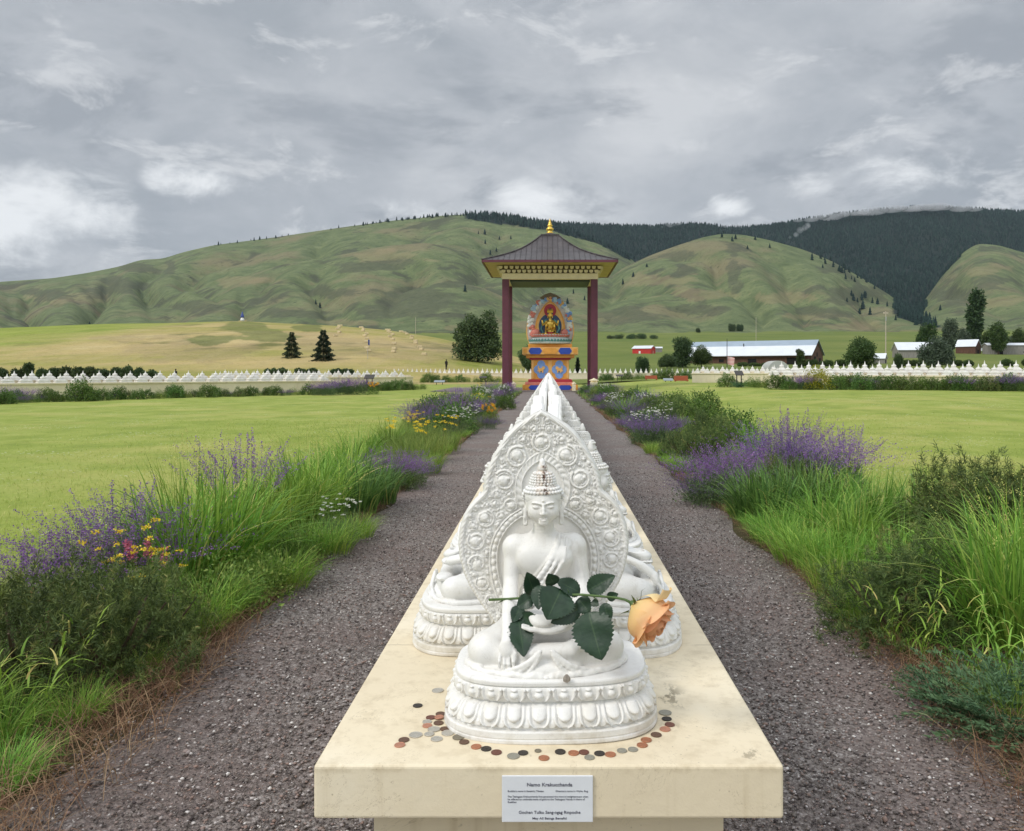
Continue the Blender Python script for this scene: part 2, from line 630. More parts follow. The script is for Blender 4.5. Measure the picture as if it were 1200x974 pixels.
        g.ell((s * .0345, -.018, .368), (.0014, .003, .006), .001, carve=True)
        g.path([(s * .0028, -.0525, .3795), (s * .0065, -.0508, .3792), (s * .0086, -.0488, .3793)], [.0014, .0012, .0006], .0020)
        g.path([(s * .0005, -.0520, .3757), (s * .0046, -.0508, .3758), (s * .0074, -.0490, .3770)], [.0015, .0013, .0007], .0020)
    g.path([(0, -.0500, .4075), (0, -.0530, .3985), (0, -.0562, .3905)], [.0022, .0028, .0036], .0030)
    g.ell((0, -.0550, .3890), (.0036, .0036, .0030), .002)
    g.ell((0, -.0505, .4155), (.0024, .0022, .0024), .001)                              # dot on the brow
    g.ell((0, -.0445, .3690), (.0095, .0075, .0060), .006)
    return g.surface()


def sculpt_hair():
    """snail-curl hair cap with its tall crown knot and point"""
    mb = MB()
    def cap(c, r, z0, z1, nseg, rows, bump):
        prof = []
        for i in range(rows + 1):
            f = i / rows
            z = z0 + (z1 - z0) * f
            u = max(0.0, 1 - ((z - c[2]) / r[2]) ** 2) ** .5
            prof.append((u, z))
        mb.lathe([(max(.02, u), z) for u, z in prof], nseg, (c[0], c[1], 0), r[0] * .96, r[1] * .96, True)
        for i in range(rows):
            u, z = prof[i]
            per = 2 * math.pi * u * (r[0] + r[1]) / 2
            n = max(5, int(per / (bump * 1.85)))
            for k in range(n):
                a = 2 * math.pi * (k + .5 * (i % 2)) / n
                x, y = c[0] + r[0] * u * math.cos(a), c[1] + r[1] * u * math.sin(a)
                if z < .424 and y < -.022 - (.424 - z) * -1.2:      # keep the face free
                    continue
                ball(x, y, z, bump)
    def ball(x, y, z, r):
        v, f = [], []
        n = 8
        for j, (rr, zz) in enumerate(((.55, -.8), (1, -.2), (.92, .4), (.5, .85))):
            for k in range(n):
                a = 2 * math.pi * k / n
                v.append((x + r * rr * math.cos(a), y + r * rr * math.sin(a), z + r * zz))
        v.append((x, y, z + r * 1.05))
        for j in range(3):
            for k in range(n):
                k2 = (k + 1) % n
                f.append((j * n + k, j * n + k2, (j + 1) * n + k2, (j + 1) * n + k))
        for k in range(n):
            f.append((3 * n + k, 3 * n + (k + 1) % n, 4 * n))
        mb.add(v, f)
    cap((0, -.008, .420), (.0378, .0400, .0280), .392, .443, 30, 8, .0039)
    cap((0, -.006, .440), (.0245, .0250, .0360), .441, .472, 22, 6, .0034)
    mb.lathe([(.009, .472), (.0105, .478), (.0080, .484), (.0058, .490), (.0042, .496), (.0008, .499)], 14, (0, -.006, 0))
    return mb


# mandorla outline: (height, half width)
MAND = [(.098, .090), (.130, .109), (.156, .1277), (.181, .1447), (.207, .160), (.232, .1702), (.267, .1787), (.292, .1804), (.326, .1762), (.352, .1677), (.369, .1574), (.384, .1450), (.394, .1330), (.400, .1268),
        (.406, .1250), (.428, .1225), (.454, .1140), (.488, .0965), (.522, .0730), (.539, .0545), (.556, .0290), (.565, .014), (.571, .0015)]


def vnoise(x, z, s, seed):
    """smooth value noise on the x,z plane"""
    r = np.random.default_rng(seed).random((64, 64))
    u, v = x * s + 31.7, z * s + 17.3
    i, j = np.floor(u).astype(int), np.floor(v).astype(int)
    fu, fv = u - i, v - j
    fu, fv = fu * fu * (3 - 2 * fu), fv * fv * (3 - 2 * fv)
    g = lambda a, b: r[a % 64, b % 64]
    return (g(i, j) * (1 - fu) + g(i + 1, j) * fu) * (1 - fv) + (g(i, j + 1) * (1 - fu) + g(i + 1, j + 1) * fu) * fv


def scroll(x, z, cx, cz, r, turn=1, amp=.006, phase=0.0):
    """a carved spiral boss"""
    ddx, ddz = (x - cx), (z - cz)
    d = np.sqrt(ddx ** 2 + ddz ** 2) / r
    a = np.arctan2(ddz, ddx) * turn - phase
    lap = (a % (2 * np.pi)) / (2 * np.pi)
    # a scroll that winds one and a half turns in from the rim round a smooth flame-like jewel
    arm = np.sqrt(np.clip(1 - ((d - (.92 - .26 * lap)) / .13) ** 2, 0, 1)) * (.62 - .16 * lap)
    arm2 = np.sqrt(np.clip(1 - ((d - (.66 - .16 * lap)) / .085) ** 2, 0, 1)) * .50 * (lap < .55)
    ox_, oz_ = .16 * np.cos(turn * phase + 1.0), .16 * np.sin(turn * phase + 1.0)
    e = np.sqrt((ddx / r - ox_) ** 2 + (ddz / r - oz_) ** 2)
    jewel = np.sqrt(np.clip(1 - (e / .50) ** 2, 0, 1)) * .95
    curl = np.sqrt(np.clip(1 - (np.hypot(ddx / r + 2.2 * ox_, ddz / r + 2.2 * oz_) / .20) ** 2, 0, 1)) * .72
    return amp * np.maximum(np.maximum(arm, arm2), np.maximum(jewel, curl)) * (d < 1.08)


def mandorla_mesh(nu=231, nv=300):
    zs = np.array([m[0] for m in MAND])
    hw = np.array([m[1] for m in MAND])
    v = np.linspace(0, 1, nv)
    zz = zs[0] + (zs[-1] - zs[0]) * v
    w_ = np.interp(zz, zs, hw)
    for _ in range(1):
        w2 = w_.copy()
        w2[1:-1] = (w_[:-2] + 2 * w_[1:-1] + w_[2:]) / 4
        w_ = w2
    u = np.linspace(-1, 1, nu)
    x = u[None, :] * w_[:, None]
    z = np.repeat(zz[:, None], nu, 1)
    # distance to the rim
    out = np.stack([np.concatenate([w_, -w_]), np.concatenate([zz, zz])], 1)
    dist = np.full(x.shape, 9.0)
    for i in range(len(out)):
        dist = np.minimum(dist, (x - out[i, 0]) ** 2 + (z - out[i, 1]) ** 2)
    dist = np.sqrt(dist)
    R = np.zeros(x.shape)
    f = .00105
    # the halo of the body and of the head
    body = np.sqrt((x / .102) ** 2 + ((z - .262) / np.where(z > .262, .100, .150)) ** 2)
    bd = (body - 1) * .105
    hz = z - .408
    hd = np.sqrt((x / .0495) ** 2 + (np.where(hz > 0, hz / (.0640 - .20 * np.abs(x)), hz / .060)) ** 2)
    hdd = (hd - 1) * .050
    in_body = (bd < 0) & (hdd > .010)
    in_head = hdd < 0
    # background foliage
    rg = np.random.default_rng(3)
    bumps = []
    big = [(0, .503, .0225, 1), (.052, .4730, .0245, -1), (.080, .4250, .0230, 1), (.069, .372, .0160, -1), (.121, .345, .0200, 1), (.1405, .299, .0205, -1), (.1405, .253, .0190, 1), (.129, .211, .0165, -1), (.112, .174, .014, 1), (.098, .138, .012, -1)]
    for cx, cz, r, t in big:
        for s in ((1,) if cx == 0 else (1, -1)):
            bumps.append((s * cx, cz, r, t * s))
    pts = [(b[0], b[1], b[2]) for b in bumps]
    for r_lo, r_hi, tries in ((.0085, .0110, 2500), (.0052, .0075, 7000), (.0030, .0044, 16000)):
        for _ in range(tries):
            cz = rg.uniform(.10, .570)
            wq = np.interp(cz, zz, w_)
            cx = rg.uniform(0, wq)
            r = rg.uniform(r_lo, r_hi)
            if cx < r * 1.0:
                continue
            b_ = math.hypot(cx / .102, (cz - .262) / (.100 if cz > .262 else .150))
            if b_ < 1.14 or (math.hypot(cx / .0495, (cz - .408) / (.0640 - .20 * abs(cx) if cz > .408 else .060)) < 1.24) or wq - cx < .006:
                continue
            if any((cx - p[0]) ** 2 + (cz - p[1]) ** 2 < ((r + p[2]) * .93) ** 2 for p in pts):
                continue
            t = 1 if rg.random() < .5 else -1
            pts.append((cx, cz, r))
            pts.append((-cx, cz, r))
            bumps.append((cx, cz, r, t))
            bumps.append((-cx, cz, r, -t))
    for cx, cz, r, t in bumps:
        m = (np.abs(x - cx) < r * 1.1) & (np.abs(z - cz) < r * 1.1)
        if m.any():
            R[m] = np.maximum(R[m], scroll(x[m], z[m], cx, cz, r, t, .0070 * (r / .018) ** .55, rg.uniform(0, 6)))
    R += .0016 * np.abs(vnoise(x, z, 210, 1) - .5) * 2
    ring = lambda d, c, wd, amp: amp * np.sqrt(np.clip(1 - ((d - c) / wd) ** 2, 0, 1))
    def pearls(d, c, wd, amp, per, ang):
        return ring(d, c, wd, amp) * (.35 + .65 * np.abs(np.sin(ang * per)))
    ang_b = np.arctan2((z - .262) / .115, x / .102)
    ang_h = np.arctan2(hz / .075, x / .050)
    rimband = dist < .0095
    R = np.where(rimband, np.maximum(.0030 + .0018 * np.abs(np.sin((z * 1.0 + np.abs(x)) * 330)), .004 * (dist > .008)), R)
    R = np.maximum(R, ring(dist, .0100, .0016, .0038))
    bring = (np.abs(bd - .004) < .012) & (hdd > .004)
    R = np.where(bring, np.maximum(np.maximum(ring(bd, -.0035, .0022, .0050), ring(bd, .0115, .0020, .0050)), pearls(bd, .004, .0052, .0072, 25, ang_b)), R)
    hring = np.abs(hdd - .001) < .0085
    R = np.where(hring, np.maximum(np.maximum(ring(hdd, -.0050, .0017, .0046), ring(hdd, .0078, .0017, .0046)), .0016 + .0022 * np.abs(np.sin(ang_h * 15 + hdd * 160))), R)
    R = np.where(in_body & ~bring, -.0015, R)
    R = np.where(in_head & ~hring, .0006, R)
    edge = np.clip(dist / .007, 0, 1)
    edge = np.sqrt(1 - (1 - edge) ** 2)
    front = -.0150 * edge - R * np.clip(dist / .004, 0, 1)
    back = .0150 * edge
    lean = (z - .10) * .02
    V = np.concatenate([np.stack([x, front + lean, z], -1).reshape(-1, 3), np.stack([x, back + lean, z], -1).reshape(-1, 3)])
    i, j = np.meshgrid(np.arange(nv - 1), np.arange(nu - 1), indexing='ij')
    a = (i * nu + j).ravel()
    q = np.stack([a, a + 1, a + nu + 1, a + nu], 1)
    N = nv * nu
    return V, np.concatenate([q, q[:, ::-1] + N])


def lotus_base(ns=840, nz=90):
    """oval pedestal: plinth, a tier of hanging petals, a tier of rounded petals under a plain rim"""
    a_, b_, e = .2015, .149, 2.9
    t = np.linspace(0, 2 * np.pi, 4001)
    cx = a_ * np.sign(np.cos(t)) * np.abs(np.cos(t)) ** (2 / e)
    cy = b_ * np.sign(np.sin(t)) * np.abs(np.sin(t)) ** (2 / e)
    s = np.concatenate([[0], np.cumsum(np.hypot(np.diff(cx), np.diff(cy)))])
    L = s[-1]
    sv = np.linspace(0, L, ns, endpoint=False)
    X, Y = np.interp(sv, s, cx), np.interp(sv, s, cy)
    tx, ty = np.roll(X, -1) - np.roll(X, 1), np.roll(Y, -1) - np.roll(Y, 1)
    ln = np.hypot(tx, ty)
    nx, ny = ty / ln, -tx / ln
    # (height, inset from the outer oval)
    prof = [(0, .0015), (.0015, 0), (.0075, 0), (.0088, .0018), (.0100, .0005), (.0205, .0008), (.0220, .0030), (.0225, .0095), (.027, .0085), (.034, .0095), (.044, .0150), (.054, .0230), (.0600, .0285), (.0625, .0300),
            (.0640, .0265), (.070, .0235), (.078, .0225), (.086, .0230), (.0905, .0245), (.0915, .0262), (.0930, .0225), (.0990, .0220), (.1020, .0235), (.1030, .0270), (.1032, .036), (.1032, .055)]
    ph = np.array(prof)
    seglen = np.concatenate([[0], np.cumsum(np.hypot(np.diff(ph[:, 0]), np.diff(ph[:, 1])))])
    q = np.linspace(0, seglen[-1], nz + 40)
    zz, ins = np.interp(q, seglen, ph[:, 0]), np.interp(q, seglen, ph[:, 1])
    Z = np.repeat(zz[:, None], ns, 1)
    I = np.repeat(ins[:, None], ns, 1)
    S = np.repeat(sv[None, :], len(zz), 0)
    n = 26
    wd = L / n
    p = ((S + wd / 2) / wd) % 1 - .5
    def petal(p, f, wide, tip):
        """1 inside a tongue-shaped petal whose tip is at f = 0, 0 outside; smooth dome"""
        half = wide * np.sqrt(np.clip(1 - ((tip - f) / tip) ** 2, 0, 1)) * (f > 0) * (f < tip) + wide * (f >= tip)
        return np.clip(1 - (p / np.maximum(half, 1e-4)) ** 2, 0, 1) * (half > 1e-3)
    D = np.zeros(Z.shape)
    f = (Z - .026) / .036
    inr = (f > 0) & (f < 1.02)
    o = petal(p, f, .46, .55)
    i_ = petal(p, f - .30, .29, .36)
    p2 = ((S) / wd) % 1 - .5
    back = petal(p2, f + .02, .20, .30)
    d1 = np.where(back > 0, .0035 * np.minimum(1, back * 4) ** .5, 0)
    d1 = np.maximum(d1, np.where(o > 0, .0022 + .0058 * np.sqrt(np.clip(1 - ((o - .27) / .27) ** 2, 0, 1)), 0))
    d1 = np.maximum(d1, np.where(i_ > 0, .0040 + .0080 * np.sqrt(np.clip(i_, 0, 1)) * np.sqrt(np.clip((f - .28) / .16, 0, 1)), 0))
    D = np.where(inr, d1 * np.clip((1.02 - f) * 7, 0, 1), D)
    f2 = (.0905 - Z) / .0265
    inr2 = (f2 > 0) & (f2 < 1.0)
    o2 = petal(p, 1 - f2, .47, .62)
    e1 = np.clip(1 - ((p / .17) ** 2 + ((f2 - .50) / .24) ** 2), 0, 1) ** .5
    e2 = np.clip(1 - ((p / .12) ** 2 + ((f2 - .13) / .10) ** 2), 0, 1) ** .5
    e3 = np.clip(1 - ((p2 / .10) ** 2 + ((f2 - .10) / .12) ** 2), 0, 1) ** .5
    d2 = np.where(o2 > 0, .0022 + .0036 * np.sqrt(np.clip(1 - ((o2 - .25) / .25) ** 2, 0, 1)), 0) + .0060 * e1 + .0042 * e2 + .0036 * e3
    D = np.where(inr2, d2 * np.clip((1 - f2) * 8, 0, 1), D)
    VX = X[None, :] - nx[None, :] * (I - D)
    VY = Y[None, :] - ny[None, :] * (I - D)
    m = len(zz)
    V = np.stack([VX, VY, Z], -1).reshape(-1, 3)
    i, j = np.meshgrid(np.arange(m - 1), np.arange(ns), indexing='ij')
    a = (i * ns + j).ravel()
    b = (i * ns + (j + 1) % ns).ravel()
    Q = np.stack([a, b, b + ns, a + ns], 1)
    V = np.concatenate([V, [[0, 0, .1032]]])
    last = (m - 1) * ns
    jj = np.arange(ns)
    T = np.stack([last + jj, last + (jj + 1) % ns, np.full(ns, m * ns)], 1)
    return V, Q, T


# white painted cast stone
def stone_material(name, rust=False, old=0.48):
    m, t = material(name)
    o = t.obj()
    rnd = t.n('ShaderNodeObjectInfo').outputs['Random']
    big = t.noise(o, 7.0, 5, 0.62)
    fine = t.noise(o, 60.0, 4, 0.6)
    c = t.mix(t.math('MULTIPLY', t.step(big, .5, .78), old), (.80, .795, .775), (.64, .575, .46))
    c = t.mix(t.math('MULTIPLY', t.step(fine, .58, .78), .24), c, (.50, .45, .37))
    sp = t.n('ShaderNodeSeparateXYZ', ins={0: o})
    sx, sy, sz = sp.outputs
    foot = t.math('MULTIPLY', t.step(sz, .055, .0), t.step(t.noise(o, 16, 5, .65), .38, .72))     # splashed dirt and moss round the foot
    c = t.mix(t.math('MULTIPLY', foot, .70), c, (.40, .35, .24))
    streak = t.noise(t.scaled(o, (60, 60, 5)), 1.0, 4, .6)
    c = t.mix(t.math('MULTIPLY', t.step(streak, .56, .76), .34), c, (.50, .47, .41))
    crack = t.noise(t.scaled(o, (1, 1, 1)), 22.0, 6, .7, 1.2)
    c = t.mix(t.math('MULTIPLY', t.step(t.math('ABSOLUTE', t.math('SUBTRACT', crack, .5)), .006, .0), .35), c, (.33, .30, .26))
    if rust:
        nz = t.noise(o, 120.0, 4, .65)
        wob = t.math('ADD', sx, t.math('MULTIPLY', t.math('SUBTRACT', t.noise(o, 55.0, 3, .6), .5), .022))
        core = t.step(t.math('ABSOLUTE', t.math('SUBTRACT', wob, .004)), .0060, .0010)
        halo = t.step(t.math('ABSOLUTE', t.math('SUBTRACT', wob, .002)), .026, .002)
        front = t.math('MULTIPLY', t.step(sy, .080, .062), t.math('MULTIPLY', t.step(sz, .398, .412), t.step(sz, .474, .462)))
        c = t.mix(t.math('MULTIPLY', t.math('MULTIPLY', halo, front), t.math('MULTIPLY', t.step(nz, .34, .68), .55)), c, (.62, .40, .22))
        c = t.mix(t.math('MULTIPLY', t.math('MULTIPLY', core, front), t.step(nz, .36, .56)), c, (.10, .045, .025))
    c = t.mix(t.math('MULTIPLY', rnd, .16 if not rust else .0), c, (.70, .62, .50))
    t.out(c, .48, t.bump(fine, .12, .002), .35)
    return m


M_STONE = stone_material('white_cast_stone')
M_STONE_RUST = stone_material('rust_stained_stone', True)

_fv, _fq = sculpt_figure()


def settle(V):
    """the trunk sits at the back of the seat, the crossed legs reach forward from it"""
    V = np.asarray(V, float)
    x, y, z = V[:, 0], V[:, 1], V[:, 2]
    k = 1 - smooth01(.185, .255, z)
    reach = .066 * smooth01(.030, -.040, y) if False else .066 * (1 - smooth01(-.040, .030, y))
    return np.stack([x * 1.045, y * 1.07 - reach * k + .075, .103 + (z - .103) * .945], 1)


ME_FIG = npmesh('figure', settle(_fv), _fq, mats=[M_STONE], smooth=True)
_hb = sculpt_hair()
_hb.V = [tuple(v) for v in settle(_hb.V)]
ME_HAIR = _hb.mesh('hair', M_STONE, smooth=True)
_mv, _mq = mandorla_mesh()
_mv = _mv * 1.0
ME_MAND = npmesh('mandorla', _mv, _mq, mats=[M_STONE], smooth=True)
_bv, _bq, _bt = lotus_base()
ME_BASE = npmesh('pedestal', _bv, _bq, _bt, mats=[M_STONE], smooth=True)

# ------------------------------------------------------------------ ground: lawn, gravel path, planted beds
M_LAWN, t = material('mown_lawn')
p = t.pos()
a = t.noise(p, 0.22, 5, .6)
b = t.noise(t.scaled(p, (1.0, .7, 1)), .8, 6, .66)
c = t.noise(p, 14.0, 4, .7)
col = t.ramp(b, [(.28, (.180, .242, .040)), (.50, (.268, .322, .062)), (.72, (.355, .390, .105))])
col = t.mix(t.math('MULTIPLY', t.step(a, .47, .66), .70), col, (.42, .40, .125))
col = t.mix(t.math('MULTIPLY', t.step(c, .42, .72), .42), col, (.145, .200, .036))
vz = t.n('ShaderNodeTexVoronoi', ins={'Vector': p, 'Scale': 9.0, 'Randomness': 1.0})
spots = t.math('MULTIPLY', t.step(vz.outputs['Distance'], .24, .12), t.step(t.noise(p, .42, 3, .6), .50, .60))
col = t.mix(t.math('MULTIPLY', spots, .8), col, (.62, .64, .50))
t.out(col, .85, t.bump(t.noise(p, 34.0, 4, .7), .55, .03), .15)

M_GRAVEL, t = material('gravel_path')
p = t.pos()
v1 = t.n('ShaderNodeTexVoronoi', ins={'Vector': p, 'Scale': 62.0})
v2 = t.n('ShaderNodeTexVoronoi', ins={'Vector': p, 'Scale': 118.0})
rc = t.n('ShaderNodeSeparateColor', ins={0: v1.outputs['Color']}).outputs[0]
rc2 = t.n('ShaderNodeSeparateColor', ins={0: v2.outputs['Color']}).outputs[1]
col = t.ramp(rc, [(.0, (.062, .050, .048)), (.3, (.148, .124, .113)), (.6, (.232, .201, .184)), (.86, (.345, .31, .288)), (1, (.56, .52, .50))])
col2 = t.ramp(rc2, [(.0, (.062, .049, .048)), (.5, (.170, .143, .130)), (1, (.37, .335, .305))])
col = t.mix(.5, col, col2)
worn = t.noise(p, .8, 5, .6)
col = t.mix(t.math('MULTIPLY', t.step(worn, .42, .62), .7), col, (.190, .146, .132))
col = t.mix(t.math('MULTIPLY', t.step(t.noise(p, 5.0, 5, .65), .56, .75), .35), col, (.085, .070, .070))
hgt = t.math('ADD', t.math('MULTIPLY', v1.outputs['Distance'], -1.0), t.math('MULTIPLY', v2.outputs['Distance'], -.6))
t.out(col, .8, t.bump(hgt, .8, .012), .25)

M_SOIL, t = material('bed_soil')
p = t.pos()
col = t.ramp(t.noise(p, 3.0, 6, .65), [(.3, (.045, .042, .020)), (.6, (.090, .075, .040)), (.8, (.150, .110, .062))])
t.out(col, .9, t.bump(t.noise(p, 30, 5, .7), .7, .03), .1)


def sheet(name, xs, ys, zf, m, kind='structure'):
    X, Y = np.meshgrid(xs, ys)
    Z = zf(X, Y)
    V = np.stack([X, Y, Z], -1).reshape(-1, 3)
    nx_, ny_ = len(xs), len(ys)
    i, j = np.meshgrid(np.arange(ny_ - 1), np.arange(nx_ - 1), indexing='ij')
    a_ = (i * nx_ + j).ravel()
    o = link(name, npmesh(name, V, np.stack([a_, a_ + 1, a_ + nx_ + 1, a_ + nx_], 1), mats=[m], smooth=True))
    return tag(o, kind=kind)


BED_IN, BED_OUT = 1.92, 3.35


def bed_out(y):
    return BED_OUT + .03 * np.clip(y - 14, 0, 45)


sheet('lawn', np.concatenate([np.linspace(-160, -12, 30), np.linspace(-11, 11, 45), np.linspace(12, 160, 30)]), np.linspace(-25, 112, 110), lambda X, Y: ground(X, Y) - .012, M_LAWN)
for s in (-1, 1):
    ys = np.linspace(-6, 62, 300)
    t_ = np.linspace(0, 1, 8)
    Yg, Tg = np.meshgrid(ys, t_, indexing='ij')
    xi = 1.86 + .05 * np.sin(ys * 1.3 + s) + .04 * np.sin(ys * 3.1)
    xo = bed_out(ys) + .1 + .06 * np.sin(ys * .9 + 2 * s)
    Xg = s * (xi[:, None] + (xo - xi)[:, None] * Tg)
    Zg = ground(Xg, Yg) - .006 + .055 * np.sin(Tg * np.pi) ** .6
    a_ = (np.arange(299)[:, None] * 8 + np.arange(7)[None, :]).ravel()
    q = np.stack([a_, a_ + 1, a_ + 9, a_ + 8], 1)
    tag(link('ground_bed', npmesh('ground_bed', np.stack([Xg, Yg, Zg], -1).reshape(-1, 3), q if s > 0 else q[:, ::-1], mats=[M_SOIL], smooth=True)), kind='structure')
sheet('gravel_path', np.linspace(-2.15, 2.15, 40), np.linspace(-6, 63, 200), lambda X, Y: -.002 + .006 * np.sin(X * 3.1 + Y) * np.sin(Y * 2.3), M_GRAVEL)
sheet('gravel_court', np.linspace(-9, 9, 10), np.linspace(61, 76, 10), lambda X, Y: .02 + 0 * X, M_GRAVEL)

# loose stones lying on the gravel near the camera
M_PEB, t = material('pebble')
tint = t.attr('tint')
col = t.ramp(tint, [(0, (.048, .037, .038)), (.25, (.125, .106, .097)), (.45, (.212, .183, .166)), (.60, (.265, .180, .150)), (.74, (.32, .28, .27)), (.88, (.50, .46, .44)), (1, (.72, .69, .66))])
t.out(col, .75, None, .3)


def pebbles(n, xr, yr, smin, smax, ok):
    r = np.random.default_rng(11)
    u = r.random(n)
    y = yr[0] * (yr[1] / yr[0]) ** u
    x = r.uniform(xr[0], xr[1], n)
    k = ok(x, y)
    x, y = x[k], y[k]
    n = len(x)
    s = smin + (smax - smin) * r.random(n) ** 2.4 + .016 * (r.random(n) < .012) * r.random(n)
    base = np.array([(1, 0, 0), (-1, 0, 0), (0, 1, 0), (0, -1, 0), (0, 0, 1), (0, 0, -1), (.62, .62, .5), (-.62, -.62, .5)], float)
    tri = np.array([(0, 2, 6), (2, 4, 6), (4, 0, 6), (2, 1, 4), (1, 3, 7), (3, 4, 7), (4, 1, 7), (3, 0, 4), (2, 0, 5), (1, 2, 5), (3, 1, 5), (0, 3, 5)])
    jit = 1 + r.uniform(-.3, .3, (n, 8, 3))
    V = base[None] * jit * (s / 2)[:, None, None] * np.stack([np.ones(n), r.uniform(.55, 1, n), r.uniform(.4, .75, n)], 1)[:, None, :]
    a_ = r.uniform(0, 2 * np.pi, n)
    ca, sa = np.cos(a_)[:, None], np.sin(a_)[:, None]
    V = np.stack([V[..., 0] * ca - V[..., 1] * sa, V[..., 0] * sa + V[..., 1] * ca, V[..., 2]], -1)
    V += np.stack([x, y, .002 + s * .16], 1)[:, None, :]
    T = tri[None] + (np.arange(n) * 8)[:, None, None]
    tint_ = np.repeat(np.clip(r.beta(1.5, 2.0, n) + (r.random(n) < .05) * .4, 0, 1), 12)
    return npmesh('gravel_stones', V.reshape(-1, 3), None, T.reshape(-1, 3), mats=[M_PEB], attrs={'tint': ('FACE', tint_)})


tag(link('gravel_stones', pebbles(135000, (-2.15, 2.15), (2.1, 17.0), .006, .021, lambda x, y: (np.random.default_rng(4).random(len(x)) < np.clip((17 - y) / 9, 0, 1) ** 1.2) & (np.abs(x) > .30) & (np.abs(x) < 1.86 + .1 * np.sin(y * 2.2)))), 'loose purple grey gravel covering both paths beside the plinth', None, None, 'stuff')

# ------------------------------------------------------------------ the long plinth
TOP, PW, FRONT, BACK = .898, .389, 1.34, 43.4
M_PLINTH, t = material('cream_stucco')
p = t.pos()
n_a, n_b, n_c = t.noise(p, 2.6, 5, .6), t.noise(p, 11, 6, .68), t.noise(p, 55, 4, .65)
col = t.ramp(n_a, [(.3, (.69, .590, .420)), (.55, (.76, .660, .480)), (.75, (.81, .725, .560))])
col = t.mix(t.math('MULTIPLY', t.step(n_b, .56, .80), .35), col, (.60, .50, .34))
col = t.mix(t.math('MULTIPLY', t.step(n_c, .66, .78), .45), col, (.34, .29, .21))
sp = t.n('ShaderNodeSeparateXYZ', ins={0: p})
sx, sy, sz = sp.outputs
side = t.step(sz, .8945, .8900)
drip = t.noise(t.scaled(p, (26, 26, 1.2)), 1.0, 5, .65)
col = t.mix(t.math('MULTIPLY', t.math('MULTIPLY', side, t.step(drip, .53, .74)), .5), col, (.50, .40, .25))
edge = t.math('MULTIPLY', t.step(t.math('ABSOLUTE', t.math('SUBTRACT', sz, .893)), .012, .0), t.step(t.noise(p, 19, 5, .7), .45, .68))
col = t.mix(t.math('MULTIPLY', edge, .5), col, (.42, .33, .20))
# lichen patch to the right of the front statue and a worn corner
for (qx, qy, rad, amp) in ((PX(772, 1.62), 1.645, .075, .9), (PX(800, 1.60), 1.60, .05, .55), (.345, 1.385, .05, .55), (-.33, 1.60, .03, .25), (PX(785, 1.5), 1.49, .03, .4)):
    dv = t.n('ShaderNodeVectorMath', operation='SUBTRACT', ins={0: p, 1: (qx, qy, TOP)})
    ln = t.n('ShaderNodeVectorMath', operation='LENGTH', ins={0: t.scaled(dv.outputs[0], (1, 1, .2))}).outputs['Value']
    msk = t.math('MULTIPLY', t.step(ln, rad, rad * .2), t.step(t.noise(t.scaled(p, (1, .55, 1)), 26, 6, .72), .50, .57))
    col = t.mix(t.math('MULTIPLY', msk, amp), col, (.20, .165, .105))
crk = t.math('ABSOLUTE', t.math('SUBTRACT', t.noise(p, 3.2, 7, .68, .8), .5))
col = t.mix(t.math('MULTIPLY', t.step(crk, .0022, .0), .5), col, (.36, .29, .19))
joint = t.math('MULTIPLY', t.step(t.math('ABSOLUTE', t.math('SUBTRACT', sy, t.math('ADD', 1.93, t.math('MULTIPLY', t.math('SUBTRACT', n_b, .5), .012)))), .0030, .0008), t.step(n_b, .38, .52))
col = t.mix(t.math('MULTIPLY', joint, .7), col, (.36, .29, .19))
pore = t.n('ShaderNodeTexVoronoi', ins={'Vector': p, 'Scale': 85.0})
col = t.mix(t.math('MULTIPLY', t.math('MULTIPLY', t.step(pore.outputs['Distance'], .16, .08), t.step(n_b, .50, .66)), .6), col, (.27, .22, .15))
t.out(col, .62, t.bump(t.math('ADD', n_c, t.math('MULTIPLY', n_b, .8)), .22, .004), .3)

plinth = thing('plinth', 'long cream stucco plinth carrying the row of white statues between two gravel paths', 'plinth', (0, FRONT, 0))
slab = MB()
ys = [FRONT, 1.98] + list(np.arange(4.4, BACK - 1, 2.44)) + [BACK]
slab.box(-PW, 0, TOP - .089, PW, BACK - FRONT, TOP)
slab.build('slab', M_PLINTH, plinth, bevel=.0055, seg=3)
MB().box(-.305, .075, -.01, .305, BACK - FRONT - .07, TOP - .089).build('pedestal_wall', M_PLINTH, plinth)

# ------------------------------------------------------------------ statues
def statue(label, x, y, rz, group, first=None, lean=0.0):
    if first is None:
        r = thing('seated_statue', label, 'statue', (x, y, TOP), rz, group)
        link('pedestal', ME_BASE, r)
        f_ = link('figure', ME_FIG, r)
        link('hair', ME_HAIR, f_)
        link('mandorla', ME_MAND, r, loc=(0, .150, 0))
        return r
    r = dup(first, (x, y, TOP), (0, lean, rz))
    r['label'] = label
    return r


